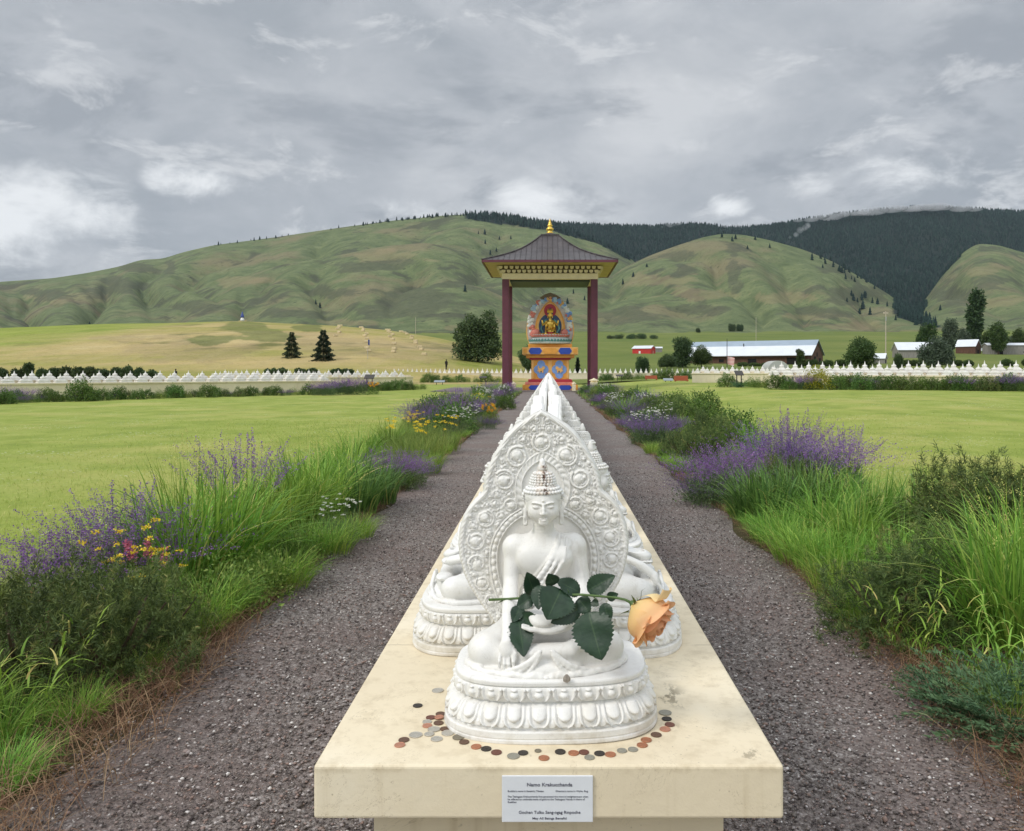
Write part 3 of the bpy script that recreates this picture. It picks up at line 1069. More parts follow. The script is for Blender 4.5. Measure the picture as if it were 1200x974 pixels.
hero = statue('rust streaked white seated statue nearest the camera with a peach rose across its lap', .004, 1.562, 0, 'white seated statues along the plinth')
hero.rotation_euler = (0, math.radians(-.5), math.radians(.8))
for ch in hero.children:
    for sub in ch.children:
        if sub.name.startswith('hair'):
            sub.data = sub.data.copy()
            sub.data.materials[0] = M_STONE_RUST
            tag(sub, 'hair cap with a rust brown streak down its middle')
PITCH = .662
NPAIR = 62
k = 0
for i in range(NPAIR):
    y = 2.045 + PITCH * i
    for s, side_name in ((-1, 'left'), (1, 'right')):
        if i == 0:
            lab = 'white statue half hidden behind the front one, facing the %s path' % side_name
        elif i < 24:
            lab = 'white statue facing the %s path, %s of its side behind the front statue' % (side_name, ORD[i + 1])
        else:
            lab = 'small white statue far along the plinth, on its %s edge beyond the twenty-fourth' % side_name
        jit = random.uniform(-.03, .03)
        o = statue(lab, s * ((.187 if s < 0 else .178) + random.uniform(-.004, .004)), y + random.uniform(-.008, .008), s * math.pi / 2 + jit, None, hero, random.uniform(-.012, .012))
        o.rotation_euler = (random.uniform(-.012, .012), random.uniform(-.012, .012), s * math.pi / 2 + jit)
        for ch in o.children:
            for sub in ch.children:
                if sub.data != ME_HAIR:
                    sub.data = ME_HAIR
                    if 'label' in sub:
                        del sub['label']
end = statue('white statue closing the far end of the row in front of the painted throne', .0, 42.95, math.pi, None, hero)
for ch in end.children:
    for sub in ch.children:
        sub.data = ME_HAIR
        if 'label' in sub:
            del sub['label']

for ch in hero.children:          # its figure and halo were set a little off the pedestal's middle
    if not ch.name.startswith('pedestal'):
        ch.location.x -= .0075
        ch.rotation_euler = (0, math.radians(-.5), 0)

# ------------------------------------------------------------------ coins around the foot of the front statue
COIN_COL = {
    'silver': (.62, .58, .50), 'grey': (.42, .40, .33), 'dark': (.055, .045, .038), 'brown': (.17, .095, .060),
    'copper': (.56, .235, .125), 'red': (.20, .080, .055), 'pink': (.66, .31, .20), 'dull': (.26, .225, .16)}
COIN_WORD = {'silver': 'pale silver', 'grey': 'dull grey', 'dark': 'blackened', 'brown': 'brown', 'copper': 'bright copper', 'red': 'dark reddish', 'pink': 'pinkish copper', 'dull': 'tarnished'}
M_COIN = {}
for kx, cc in COIN_COL.items():
    m, t = material('coin_' + kx)
    o_ = t.obj()
    cc2 = tuple(v * .55 for v in cc)
    t.out(t.ramp(t.noise(o_, 260, 4, .65), [(.35, cc2), (.6, cc)]), .42 if kx in ('silver', 'copper', 'pink') else .6, t.bump(t.noise(o_, 420, 3, .6), .5, .0006), .5, .55 if kx in ('silver', 'copper', 'pink', 'grey') else .25)
    M_COIN[kx] = m


def coin_mesh(kx):
    mb = MB()
    mb.lathe([(.96, 0), (1.0, .03), (1.0, .13), (.97, .16), (.90, .16), (.87, .125), (.0, .13)], 40, cap=False)
    # a worn head in low relief
    prof = []
    for q in range(24):
        a_ = 2 * math.pi * q / 24
        r_ = .42 + .10 * math.cos(a_ - .4) + .06 * math.cos(3 * a_ + .8)
        prof.append((r_ * math.cos(a_) * .8, r_ * math.sin(a_)))
    n_ = len(prof)
    mb.add([(x_, y_, .126) for x_, y_ in prof] + [(x_ * .72, y_ * .72, .158) for x_, y_ in prof], [(q, (q + 1) % n_, (q + 1) % n_ + n_, q + n_) for q in range(n_)] + [tuple(range(n_, 2 * n_))])
    return mb.mesh('coin', M_COIN[kx], smooth=False)


C5 = [(487, 132, 92, 'silver'), (330, 250, 75, 'dark'), (508, 315, 75, 'brown'), (432, 343, 75, 'red'), (497, 347, 74, 'pink'), (403, 377, 72, 'silver'), (405, 407, 75, 'pink'), (493, 386, 78, 'brown'),
      (457, 434, 98, 'silver'), (540, 432, 74, 'brown'), (420, 473, 78, 'silver'), (565, 465, 98, 'silver'), (315, 479, 105, 'silver'), (478, 511, 92, 'silver'), (648, 498, 92, 'dull'), (222, 518, 85, 'brown'),
      (190, 558, 85, 'pink'), (693, 535, 80, 'brown'), (787, 572, 82, 'copper'), (865, 588, 82, 'dark'), (945, 616, 85, 'red'), (1077, 645, 98, 'grey'), (1153, 620, 80, 'dark')]
C4 = [(546, 553, 55, 'copper'), (628, 522, 54, 'dark'), (695, 528, 55, 'copper'), (747, 524, 52, 'red'), (825, 530, 54, 'dark'), (880, 535, 55, 'copper'), (775, 550, 52, 'grey'), (938, 516, 50, 'grey'),
      (993, 510, 50, 'grey'), (1040, 488, 55, 'copper'), (1060, 462, 55, 'copper'), (1110, 436, 55, 'brown'), (1155, 408, 55, 'pink'), (1178, 385, 50, 'red'), (1163, 356, 50, 'dark'), (1155, 325, 65, 'grey'), (516, 517, 34, 'dull')]
coins = [(440 + x / 6.667, 790 + y / 6.667, w_ / 6.667, k_) for x, y, w_, k_ in C5] + [(510 + x / 4.286, 760 + y / 4.286, w_ / 4.286, k_) for x, y, w_, k_ in C4]
EYE_T = EYE - TOP
coins = [(PX(px, EYE_T * FPX / (py - HY)), EYE_T * FPX / (py - HY), w_ / FPX * EYE_T * FPX / (py - HY) / 2, k_) for px, py, w_, k_ in coins]
order = sorted(range(len(coins)), key=lambda i_: math.atan2(coins[i_][0] - .0, -(coins[i_][1] - 1.62)))
seen, cmesh, placed = {}, {}, []
for rank, i_ in enumerate(order):
    x, y, r_, kx = coins[i_]
    seen[kx] = seen.get(kx, 0) + 1
    if kx not in cmesh:
        cmesh[kx] = coin_mesh(kx)
    lvl = sum(1 for q in placed if (q[0] - x) ** 2 + (q[1] - y) ** 2 < ((q[2] + r_) * .93) ** 2)
    placed.append((x, y, r_))
    o = link('coin', cmesh[kx], loc=(x, y, TOP + .0003 + .0017 * lvl), rot=(random.uniform(-.02, .02), random.uniform(-.02, .02) + .05 * lvl, random.uniform(0, 6)))
    o.scale = (r_, r_, .0105)
    tag(o, '%s coin by the front statue, %s of its colour from the left' % (COIN_WORD[kx], ORD[seen[kx]]), 'coin', 'coins scattered around the front statue')

# ------------------------------------------------------------------ name plaque on the front of the slab
M_PLAQUE = flat('white_plastic_plate', (.72, .74, .77), .28, var=.03, scale=30)
M_INK = flat('printed_ink', (.10, .10, .13), .6, var=.05)
pl = thing('name_plaque', 'small white printed plaque fixed to the front edge of the cream plinth', 'plaque', (PX(641.5, 1.34), FRONT - .001, EYE + (HY - 935) / FPX * 1.34))
pwid, phei = 106.5 / FPX * 1.34, 54 / FPX * 1.34
MB().box(-pwid / 2, -.003, -phei / 2, pwid / 2, .0005, phei / 2).build('plate', M_PLAQUE, pl, bevel=.0008)


def lettering(txt, size, x, z, align='CENTER', m=M_INK, depth=.0003, bold=0.0, wid=None):
    cu = bpy.data.curves.new('lettering', 'FONT')
    cu.body = txt
    cu.size = size
    cu.align_x = align
    cu.extrude = depth
    cu.offset = bold
    cu.resolution_u = 3
    ob = bpy.data.objects.new('lettering', cu)
    COL.objects.link(ob)
    bpy.context.view_layer.update()
    me = bpy.data.meshes.new_from_object(ob.evaluated_get(bpy.context.evaluated_depsgraph_get()))
    bpy.data.objects.remove(ob)
    co = np.zeros(len(me.vertices) * 3)
    me.vertices.foreach_get('co', co)
    co = co.reshape(-1, 3)
    sc_ = 1.0 if wid is None else wid / max(1e-6, np.ptp(co[:, 0]))
    V = np.stack([co[:, 0] * sc_ + x, -co[:, 2], co[:, 1] + z], 1)
    me.vertices.foreach_set('co', V.ravel().astype(np.float32))
    me.materials.clear()
    me.materials.append(m)
    me.update()
    return me


PPX = 1.34 / FPX       # metres per photo pixel on the slab's front
for txt, size, px, py, al, bold, wid in (('Namo Krakucchanda', .0080, 644, 920.0, 'CENTER', .00012, 53), ("Buddha's name in Sanskrit, Tibetan", .0040, 595, 926.6, 'LEFT', 0, 42), ("Dharma's name in Wylie, Eng.", .0040, 651, 926.6, 'LEFT', 0, 38),
                                         ('The Tathagata Krakucchanda first generated the mind of enlightenment when', .0040, 595, 933.0, 'LEFT', 0, 94), ('he offered an umbrella made of gold to the Tathagata Nanda in there of', .0040, 595, 936.2, 'LEFT', 0, 90), ('Buddhas', .0040, 595, 939.4, 'LEFT', 0, 10),
                                         ('Gochen Tulku Sang-ngag Rinpoche', .0068, 644, 952.0, 'CENTER', .00008, 72), ('May All Beings Benefit!', .0050, 644, 958.6, 'CENTER', .00005, 40)):
    me = lettering(txt, size, (px - 641.5) * PPX, (935 - py) * PPX, al, bold=bold, wid=wid * PPX)
    link('lettering', me, pl, loc=(0, -.0032, 0))

# a small stone on the seat in front of the statue
mb = MB()
mb.lathe([(.0035, 0), (.0065, .002), (.0070, .006), (.0050, .010), (.0018, .0135)], 7, sx=1.0, sy=.8)
o = mb.build('pebble', flat('grey_stone', (.30, .26, .22), .8, var=.35, scale=120), loc=(PX(664, 1.432), 1.432, TOP + .1028))
tag(o, 'small grey pebble set on the seat in front of the statue\'s crossed legs', 'pebble')

# ------------------------------------------------------------------ the rose laid across the statue's lap
M_RLEAF, t = material('rose_leaf')
o_ = t.obj()
uvn = t.attr('mid')
col = t.ramp(t.noise(o_, 40, 4, .6), [(.3, (.012, .034, .017)), (.7, (.024, .058, .026))])
col = t.mix(t.math('MULTIPLY', t.step(uvn, .93, 1.0), .35), col, (.09, .15, .06))
t.out(col, .42, t.bump(t.noise(o_, 150, 3, .6), .25, .002), .45, translucent=.06)
M_RSTEM = flat('rose_stem', (.075, .13, .035), .5, var=.3, scale=60)
M_RPETAL, t = material('rose_petal')
o_ = t.obj()
f_ = t.attr('tint')
col = t.ramp(f_, [(0, (.86, .70, .20)), (.25, (.87, .62, .24)), (.6, (.87, .49, .23)), (1, (.87, .42, .25))])
col = t.mix(t.math('MULTIPLY', t.noise(t.scaled(o_, (90, 90, 20)), 1.0, 4, .6), .3), col, (.89, .64, .38))
col = t.mix(t.math('MULTIPLY', t.attr('pale'), .75), col, (.88, .77, .44))
t.out(col, .55, t.bump(t.noise(o_, 130, 3, .6), .18, .002), .25, translucent=.22)

rose = thing('rose', 'cut peach rose with dark green leaves laid across the front statue\'s lap', 'rose', P(640, 725, 1.49))
ro = Vector(rose.location)
L = lambda px, py, d: P(px, py, d + .030) - ro
stem_pts = [L(573, 703, 1.545), L(596, 702, 1.535), L(625, 700, 1.500), L(655, 697, 1.455), L(682, 697, 1.430), L(705, 699, 1.420), L(722, 700.5, 1.412), L(733, 703, 1.408), L(737, 705, 1.405), L(741, 708, 1.404)]
MB().tube(stem_pts, [.0026, .0024, .0024, .0023, .0023, .0022, .0022, .0022, .0025, .0034], 10).build('stem', M_RSTEM, rose, smooth=True)
mb = MB()
mb.tube([L(589, 704, 1.54), L(583, 707, 1.537)], [.0015, .0003], 6)
mb.tube([L(668, 697, 1.44), L(665, 690, 1.435)], [.0012, .0002], 6)
mb.tube([L(696, 699, 1.425), L(699, 704, 1.42)], [.0012, .0002], 6)
mb.build('thorn', M_RSTEM, rose, smooth=True)


def rose_leaf(b0, tip, width, d0, d1, curl=.18, roll=0.0):
    """a serrated leaf from its stalk end to its tip (photo pixels, distances)"""
    A, B = L(*b0, d0), L(*tip, d1)
    ax = B - A
    ln = ax.length
    ax.normalize()
    cam_dir = (Vector((0, 0, EYE)) - ro - (A + B) / 2).normalized()
    side = ax.cross(cam_dir).normalized()
    nrm = side.cross(ax).normalized()
    if roll:
        q_ = Matrix.Rotation(roll, 3, ax)
        side, nrm = q_ @ side, q_ @ nrm
    wid = 1.14 * width / FPX * (d1 + .030)
    nl, nw = 26, 9
    V, mid = [], []
    for i in range(nl):
        f = i / (nl - 1)
        half = wid / 2 * (math.sin(math.pi * min(1, f ** .72)) ** .78) * (1.0 if f < .98 else .3)
        half *= 1 + .07 * (1 if i % 2 else -1) * (f > .08)
        for j in range(nw):
            u = (j / (nw - 1)) * 2 - 1
            vein = .0008 * math.cos((f * 9 - abs(u) * 2.2) * 2 * math.pi) * min(1, abs(u) * 3)
            z = -.16 * abs(u) ** .8 * half * -1 - curl * ln * (f - .35) ** 2 + vein + .05 * half * math.sin(f * 9 + u * 2)
            V.append(A + ax * (ln * f) + side * (half * u) + nrm * z)
            mid.append(1 - abs(u))
    Q = [(i * nw + j, i * nw + j + 1, (i + 1) * nw + j + 1, (i + 1) * nw + j) for i in range(nl - 1) for j in range(nw - 1)]
    me = npmesh('leaf', np.array(V), Q, mats=[M_RLEAF], smooth=True, attrs={'mid': ('POINT', mid)})
    link('leaf', me, rose)


ox, oy = 540, 640
C7 = lambda x, y: (ox + x / 4.286, oy + y / 4.286)
for b0, tip, wd, d0, d1, cu_, ro_ in (
        ((372, 248), (333, 133), 19, 1.470, 1.455, .10, .2), ((505, 215), (436, 366), 40, 1.440, 1.405, .22, -.1), ((470, 195), (440, 140), 16, 1.44, 1.43, .1, 0), ((400, 195), (388, 318), 18, 1.465, 1.440, .15, .3),
        ((600, 235), (480, 170), 20, 1.452, 1.440, .12, .5), ((635, 225), (772, 147), 21, 1.440, 1.425, .16, -.2), ((640, 330), (706, 572), 44, 1.428, 1.388, .16, .1), ((720, 285), (745, 392), 15, 1.425, 1.412, .12, .2),
        ((600, 310), (455, 388), 20, 1.440, 1.415, .16, -.2), ((290, 365), (318, 552), 27, 1.480, 1.428, .14, -.1), ((300, 345), (424, 415), 17, 1.485, 1.452, .1, .3), ((360, 260), (280, 305), 17, 1.48, 1.475, .1, .2),
        ((590, 262), (648, 340), 20, 1.445, 1.430, .1, .2), ((735, 262), (790, 240), 10, 1.428, 1.42, .1, 0), ((300, 300), (262, 382), 15, 1.500, 1.470, .1, .2), ((660, 275), (692, 300), 9, 1.435, 1.425, .1, 0)):
    rose_leaf(C7(*b0), C7(*tip), wd, d0, d1, cu_, ro_)

# blossom: axis from the calyx towards the lower right and a little towards the camera
calyx = L(741, 707, 1.404)
axis = Vector((.66, -.42, -.55)).normalized()
e1 = axis.cross(Vector((0, 0, 1))).normalized()
e2 = axis.cross(e1).normalized()
ST = np.array([calyx])


def petal(phi, r0, h, spread, open_, pale, seed, start=0.0, tone=.5):
    """one cupped petal: a patch of a widening cup whose lip rolls outward by open_"""
    r = random.Random(seed)
    nu_, nv_ = 15, 15
    V, tn, pl_ = [], [], []
    ph = r.uniform(0, 6)
    for j in range(nv_):
        v = j / (nv_ - 1)
        for i in range(nu_):
            u = (i / (nu_ - 1)) * 2 - 1
            wv = spread * (math.sin(min(1.0, .25 + v * 1.05) * math.pi / 2)) * (1 - .42 * max(0, v - .80) / .20 * u * u)
            ang = phi + u * wv
            prof = r0 * (.16 + .84 * math.sin(min(1, v * 1.9) * math.pi / 2)) - r0 * .30 * max(0, v - .60) * (1.2 - min(1.2, open_)) / .4 + open_ * max(0, v - .70) ** 1.5 * .085
            hh = start + h * v * (1 - .14 * u * u * v) - open_ * .060 * max(0, v - .76) ** 1.3
            ruff = .0009 * math.sin(u * 4 + ph) * v * v
            V.append(calyx + axis * hh + (e1 * math.cos(ang) + e2 * math.sin(ang)) * (prof + ruff))
            tn.append(min(1, max(0, .18 + .75 * v * tone * 1.3 + r.uniform(-.04, .04))))
            pl_.append(pale * (1 - .35 * v))
    Q = [(j * nu_ + i, j * nu_ + i + 1, (j + 1) * nu_ + i + 1, (j + 1) * nu_ + i) for j in range(nv_ - 1) for i in range(nu_ - 1)]
    return np.array(V), np.array(Q), tn, pl_


PV, PQ, PT, PP, nvt = [], [], [], [], 0
rr = random.Random(5)
spec = []
for layer, (cnt, r0, h, spr, op) in enumerate(((3, .0130, .066, 1.35, .0), (4, .0205, .068, 1.15, .10), (4, .0285, .069, 1.05, .30), (5, .0345, .068, .95, .60), (5, .0410, .064, .88, .95))):
    for q in range(cnt):
        spec.append((2 * math.pi * q / cnt + layer * .7 + rr.uniform(-.15, .15), r0, h * rr.uniform(.95, 1.05), spr, op, 0.0 if layer < 4 else rr.uniform(0, .25), .2 + .16 * layer if layer else .9))
for k_, (phi, r0, h, spr, op, pale, tone) in enumerate(spec):
    v_, q_, tn, pl_ = petal(phi, r0, h, spr, op, pale, k_ + 40, .002, .55 + .3 * rr.random())
    PV.append(v_); PQ.append(q_ + nvt); PT += tn; PP += pl_; nvt += len(v_)
# two loosened outer petals hanging back along the stem
for phi, r0, h, spr, op, pale in ((2.5, .0440, .050, .62, 1.5, .9), (-1.75, .0435, .054, .55, 1.6, .95)):
    v_, q_, tn, pl_ = petal(phi, r0, h, spr, op, pale, 77, -.001, .4)
    PV.append(v_); PQ.append(q_ + nvt); PT += tn; PP += pl_; nvt += len(v_)
link('blossom', npmesh('blossom', np.concatenate(PV), np.concatenate(PQ), mats=[M_RPETAL], smooth=True, attrs={'tint': ('POINT', PT), 'pale': ('POINT', PP)}), rose)
mb = MB()
mb.tube([calyx - axis * .004, calyx, calyx + axis * .006], [.0036, .0062, .0075], 12)
for q in range(5):
    a_ = 2 * math.pi * q / 5 + .5
    dr = e1 * math.cos(a_) + e2 * math.sin(a_)
    sd_ = axis.cross(dr)
    pts = [calyx + axis * .003 + dr * .006, calyx + axis * .006 + dr * .016, calyx + axis * (.002 - .004 * (q % 2)) + dr * .027, calyx - axis * .004 * (q % 3) + dr * .036]
    wds = (.0035, .0034, .0018, .0002)
    vv = []
    for p_, w_ in zip(pts, wds):
        vv += [p_ - sd_ * w_, p_ + sd_ * w_]
    mb.add(vv, [(0, 1, 3, 2), (2, 3, 5, 4), (4, 5, 7, 6)])
mb.build('calyx', M_RSTEM, rose, smooth=True)

# ------------------------------------------------------------------ plants: one mesh set per kind, then one thing per plant
def leaf_mat(name, stops, rough=.55, tr=.25, spec=.3, hue=.0):
    m, t = material(name)
    c = t.ramp(t.attr('tint'), stops)
    rnd = t.n('ShaderNodeObjectInfo').outputs['Random']
    hs = t.n('ShaderNodeHueSaturation', ins={'Hue': t.math('ADD', .5, t.math('MULTIPLY', t.math('SUBTRACT', rnd, .5), .035 + hue)), 'Saturation': 1.0,
                                             'Value': t.math('ADD', .82, t.math('MULTIPLY', t.n('ShaderNodeMath', operation='FRACT', ins={0: t.math('MULTIPLY', rnd, 7.31)}).outputs[0], .36)), 'Color': c})
    t.out(hs.outputs[0], rough, None, spec, translucent=tr)
    return m


M_GRASS = leaf_mat('grass_blade', [(0, (0.081, 0.179, 0.025)), (.45, (0.177, 0.343, 0.048)), (.78, (0.302, 0.492, 0.075)), (.90, (0.487, 0.566, 0.134)), (1, (0.770, 0.641, 0.243))], .5, .30)
M_GRASSD = leaf_mat('iris_blade', [(0, (0.049, 0.105, 0.026)), (.5, (0.107, 0.204, 0.044)), (.85, (0.211, 0.320, 0.073)), (1, (0.585, 0.495, 0.155))], .5, .25)
M_GREY = leaf_mat('grey_green_leaf', [(0, (0.055, 0.096, 0.042)), (.5, (0.117, 0.183, 0.074)), (1, (0.226, 0.299, 0.142))], .7, .2)
M_HERB = leaf_mat('herb_leaf', [(0, (0.069, 0.131, 0.025)), (.5, (0.163, 0.256, 0.050)), (1, (0.325, 0.388, 0.100))], .55, .3)
M_PINE = leaf_mat('pine_needle', [(0, (0.042, 0.072, 0.024)), (.5, (0.102, 0.155, 0.042)), (.85, (0.207, 0.263, 0.069)), (1, (0.413, 0.319, 0.128))], .6, .08)
M_JUNI = leaf_mat('juniper_spray', [(0, (.030, .072, .034)), (.5, (.072, .145, .064)), (1, (.155, .245, .110))], .6, .1)
M_DARK = leaf_mat('bush_leaf', [(0, (0.041, 0.083, 0.021)), (.5, (0.097, 0.181, 0.039)), (1, (0.207, 0.311, 0.072))], .5, .2)
M_PURP = leaf_mat('purple_floret', [(0, (0.133, 0.067, 0.205)), (.5, (0.242, 0.128, 0.369)), (.85, (0.390, 0.224, 0.519)), (1, (0.562, 0.329, 0.546))], .6, .25)
M_PURPD = leaf_mat('dusky_purple_floret', [(0, (0.075, 0.048, 0.112)), (.5, (0.138, 0.088, 0.200)), (1, (0.244, 0.169, 0.319))], .6, .2)
M_YEL = leaf_mat('yellow_floret', [(0, (.62, .40, .015)), (.6, (.80, .60, .03)), (1, (.85, .72, .12))], .6, .25, hue=-.035)
M_ORA = leaf_mat('orange_floret', [(0, (.72, .30, .012)), (1, (.85, .46, .02))], .6, .25)
M_WHI = leaf_mat('white_floret', [(0, (.66, .66, .58)), (1, (.85, .85, .80))], .6, .2)
M_PINK = leaf_mat('pink_floret', [(0, (.45, .10, .16)), (1, (.72, .28, .34))], .6, .25)
M_STRAW = leaf_mat('dry_straw', [(0, (.13, .070, .040)), (.35, (.24, .135, .075)), (.7, (.36, .235, .125)), (1, (.55, .43, .25))], .7, .2)
M_TWIG = flat('woody_stem', (.085, .058, .035), .8, var=.3, scale=30)


class Veg:
    """accumulates blades, leaves, needles and florets as arrays"""
    def __init__(self, seed):
        self.r = np.random.default_rng(seed)
        self.V, self.Q, self.t, self.n = [], [], [], 0

    def put(self, V, Q, tint):
        """V (k, m, 3) for k pieces, Q (f, 4) faces inside a piece, tint (k)"""
        k, m = V.shape[:2]
        Q = np.asarray(Q)
        self.V.append(V.reshape(-1, 3))
        self.Q.append((Q[None] + (np.arange(k) * m)[:, None, None]).reshape(-1, 4) + self.n)
        self.t.append(np.repeat(np.clip(tint, 0, 1), len(Q)))
        self.n += k * m

    def blades(self, base, h, phi, lean, width, droop=.35, seg=5, tint=None):
        n = len(base)
        h, phi, lean, width = [np.broadcast_to(np.asarray(a, float), (n,)) for a in (h, phi, lean, width)]
        f = np.linspace(0, 1, seg + 1)
        d = np.stack([np.cos(phi), np.sin(phi)], 1)
        out = lean[:, None] * h[:, None] * (f[None] * .35 + .65 * f[None] ** 2)
        up = h[:, None] * (f[None] - droop * np.minimum(lean, 1.4)[:, None] * f[None] ** 3)
        c = np.stack([base[:, 0, None] + d[:, 0, None] * out, base[:, 1, None] + d[:, 1, None] * out, base[:, 2, None] + up], -1)
        tw = phi + np.pi / 2 + self.r.uniform(-.9, .9, n)
        s = np.stack([np.cos(tw), np.sin(tw), self.r.uniform(-.25, .25, n)], 1)
        wf = np.minimum(1, f * 5 + .45) * (1 - f) ** .6
        wf[-1] = .04
        off = s[:, None, :] * (width[:, None] * wf[None] / 2)[..., None]
        V = np.stack([c - off, c + off], 2).reshape(n, -1, 3)
        Q = [(2 * i, 2 * i + 1, 2 * i + 3, 2 * i + 2) for i in range(seg)]
        self.put(V, Q, self.r.beta(2, 2, n) if tint is None else tint)

    def leaves(self, pos, dirn, ln, wid, tint=None, fold=.25):
        """kite-shaped leaves: pos, unit direction, length, width"""
        n = len(pos)
        ln, wid = [np.broadcast_to(np.asarray(a, float), (n,)) for a in (ln, wid)]
        rv = self.r.normal(size=(n, 3))
        s = np.cross(dirn, rv)
        s /= np.linalg.norm(s, axis=1)[:, None] + 1e-9
        nr = np.cross(s, dirn)
        a = pos
        m = pos + dirn * (ln * .45)[:, None]
        b = m + s * (wid / 2)[:, None] + nr * (wid * fold)[:, None]
        c = pos + dirn * ln[:, None]
        d = m - s * (wid / 2)[:, None] + nr * (wid * fold)[:, None]
        self.put(np.stack([a, b, c, d], 1), [(0, 1, 2, 3)], self.r.beta(2, 2, n) if tint is None else tint)

    def bits(self, pos, size, tint=None):
        """small randomly turned petals"""
        n = len(pos)
        dv = self.r.normal(size=(n, 3))
        dv /= np.linalg.norm(dv, axis=1)[:, None]
        self.leaves(pos - dv * (np.broadcast_to(size, (n,)) / 2)[:, None], dv, size, np.broadcast_to(size, (n,)) * .75, tint, .1)

    def mesh(self, name, m):
        if not self.V:
            return None
        return npmesh(name, np.concatenate(self.V), np.concatenate(self.Q), mats=[m], attrs={'tint': ('FACE', np.concatenate(self.t))})


def disc(r, n, rad):
    a = r.uniform(0, 2 * np.pi, n)
    q = rad * np.sqrt(r.random(n))
    return np.stack([q * np.cos(a), q * np.sin(a), np.zeros(n)], 1), a


def spikes(leafv, flow, n, rad, h, lean, spike, florets, size, stem_w=.004, dome=.0, tintc=None):
    """stems with flower spikes; leafv takes the stems, flow the florets"""
    r = flow.r
    base, a = disc(r, n, rad * .55)
    phi = a + r.uniform(-.5, .5, n)
    hh = h * r.uniform(.72, 1.08, n)
    le = lean * r.random(n) ** .8 * (.35 + np.linalg.norm(base[:, :2], axis=1) / (rad * .55))
    leafv.blades(base, hh, phi, le, stem_w, .35, 4, r.uniform(.2, .6, n))
    f = 1 - spike * r.random((n, florets)) ** .9
    le_, h_ = le[:, None], hh[:, None]
    out = le_ * h_ * (f * .35 + .65 * f ** 2)
    up = h_ * (f - .35 * np.minimum(le_, 1.4) * f ** 3)
    px = base[:, 0, None] + np.cos(phi)[:, None] * out
    py = base[:, 1, None] + np.sin(phi)[:, None] * out
    th = size * (1.0 + 1.1 * (1 - f) / max(spike, .01))
    p_ = np.stack([px, py, up], -1) + r.normal(size=(n, florets, 3)) * (th * .55)[..., None]
    tt = r.beta(2, 2, n)[:, None] * .6 + r.random((n, florets)) * .4
    flow.bits(p_.reshape(-1, 3), np.repeat(size * r.uniform(.8, 1.4, n), florets), tt.ravel())


def clump_leaves(v, n, rad, h, ln, wid, shell=.55, up=.3, tint=None, noise=.25):
    """leaves spread through a mound; a lumpy outline"""
    r = v.r
    d = r.normal(size=(n, 3))
    d[:, 2] = np.abs(d[:, 2])
    d /= np.linalg.norm(d, axis=1)[:, None]
    lump = 1 + noise * np.sin(d[:, 0] * 5.1 + 1.3 * r.random()) * np.cos(d[:, 1] * 4.3 + d[:, 2] * 3) + noise * .6 * np.sin(d[:, 0] * 11 + d[:, 1] * 9)
    q = (shell + (1 - shell) * r.random(n) ** .6) * lump
    p_ = d * q[:, None] * np.array([rad, rad, h])
    dv = d * .8 + r.normal(size=(n, 3)) * .55 + np.array([0, 0, up])
    dv /= np.linalg.norm(dv, axis=1)[:, None]
    v.leaves(p_, dv, ln * r.uniform(.6, 1.3, n), wid * r.uniform(.7, 1.2, n), tint)


def needle_shrub(v, seed, shoots, rad, h, nl=.032, per=30):
    r = v.r
    d = r.normal(size=(shoots, 3))
    d[:, 2] = np.abs(d[:, 2]) * 1.1
    d /= np.linalg.norm(d, axis=1)[:, None]
    lump = 1 + .16 * np.sin(d[:, 0] * 6 + seed) + .14 * np.cos(d[:, 1] * 7 + d[:, 2] * 4 + seed)
    tip = d * (r.uniform(.55, 1.0, shoots) ** .6 * lump)[:, None] * np.array([rad, rad, h])
    ax = d * .55 + np.array([0, 0, .75]) + r.normal(size=(shoots, 3)) * .22
    ax /= np.linalg.norm(ax, axis=1)[:, None]
    L_ = r.uniform(.07, .13, shoots) * (h / .55) ** .5
    f = r.random((shoots, per))
    pos = tip[:, None, :] - ax[:, None, :] * (L_[:, None] * f)[..., None]
    nd = ax[:, None, :] * r.uniform(.25, .9, (shoots, per))[..., None] + r.normal(size=(shoots, per, 3)) * .55
    nd /= np.linalg.norm(nd, axis=2)[..., None]
    tt = r.beta(1.2, 1.2, shoots)[:, None] * .62 + .36 * (1 - f) ** 1.5 + r.uniform(-.1, .1, (shoots, per))
    v.leaves(pos.reshape(-1, 3), nd.reshape(-1, 3), nl * r.uniform(.7, 1.2, shoots * per), .0042, tt.ravel(), .0)


KIND = {}      # kind -> list of variants; a variant is a list of (part name, mesh)


def reg(kind, *parts):
    KIND.setdefault(kind, []).append([(n_, m_) for n_, m_ in parts if m_ is not None])


for i in range(3):      # tall arching grass
    v = Veg(100 + i)
    b_, a_ = disc(v.r, 270, .21)
    v.blades(b_, v.r.uniform(.34, .94, 270), a_ + v.r.uniform(-1.1, 1.1, 270), v.r.uniform(.05, 1.05, 270), v.r.uniform(.008, .020, 270), .44, 7)
    k0 = len(v.t)
    spikes(v, v, 9, .2, 1.02, .3, .22, 26, .007, .003)
    v.t[k0 + 1] = np.clip(.9 + .1 * v.t[k0 + 1], 0, 1)
    reg('grass_clump', ('blades', v.mesh('blades', M_GRASS)))
for i in range(2):      # lower, softer grass
    v = Veg(120 + i)
    b_, a_ = disc(v.r, 460, .20)
    v.blades(b_, v.r.uniform(.16, .42, 460), a_ + v.r.uniform(-.9, .9, 460), v.r.uniform(.2, 1.1, 460), v.r.uniform(.004, .008, 460), .42, 5, v.r.beta(2.4, 2, 460))
    reg('low_grass', ('blades', v.mesh('blades', M_GRASS)))
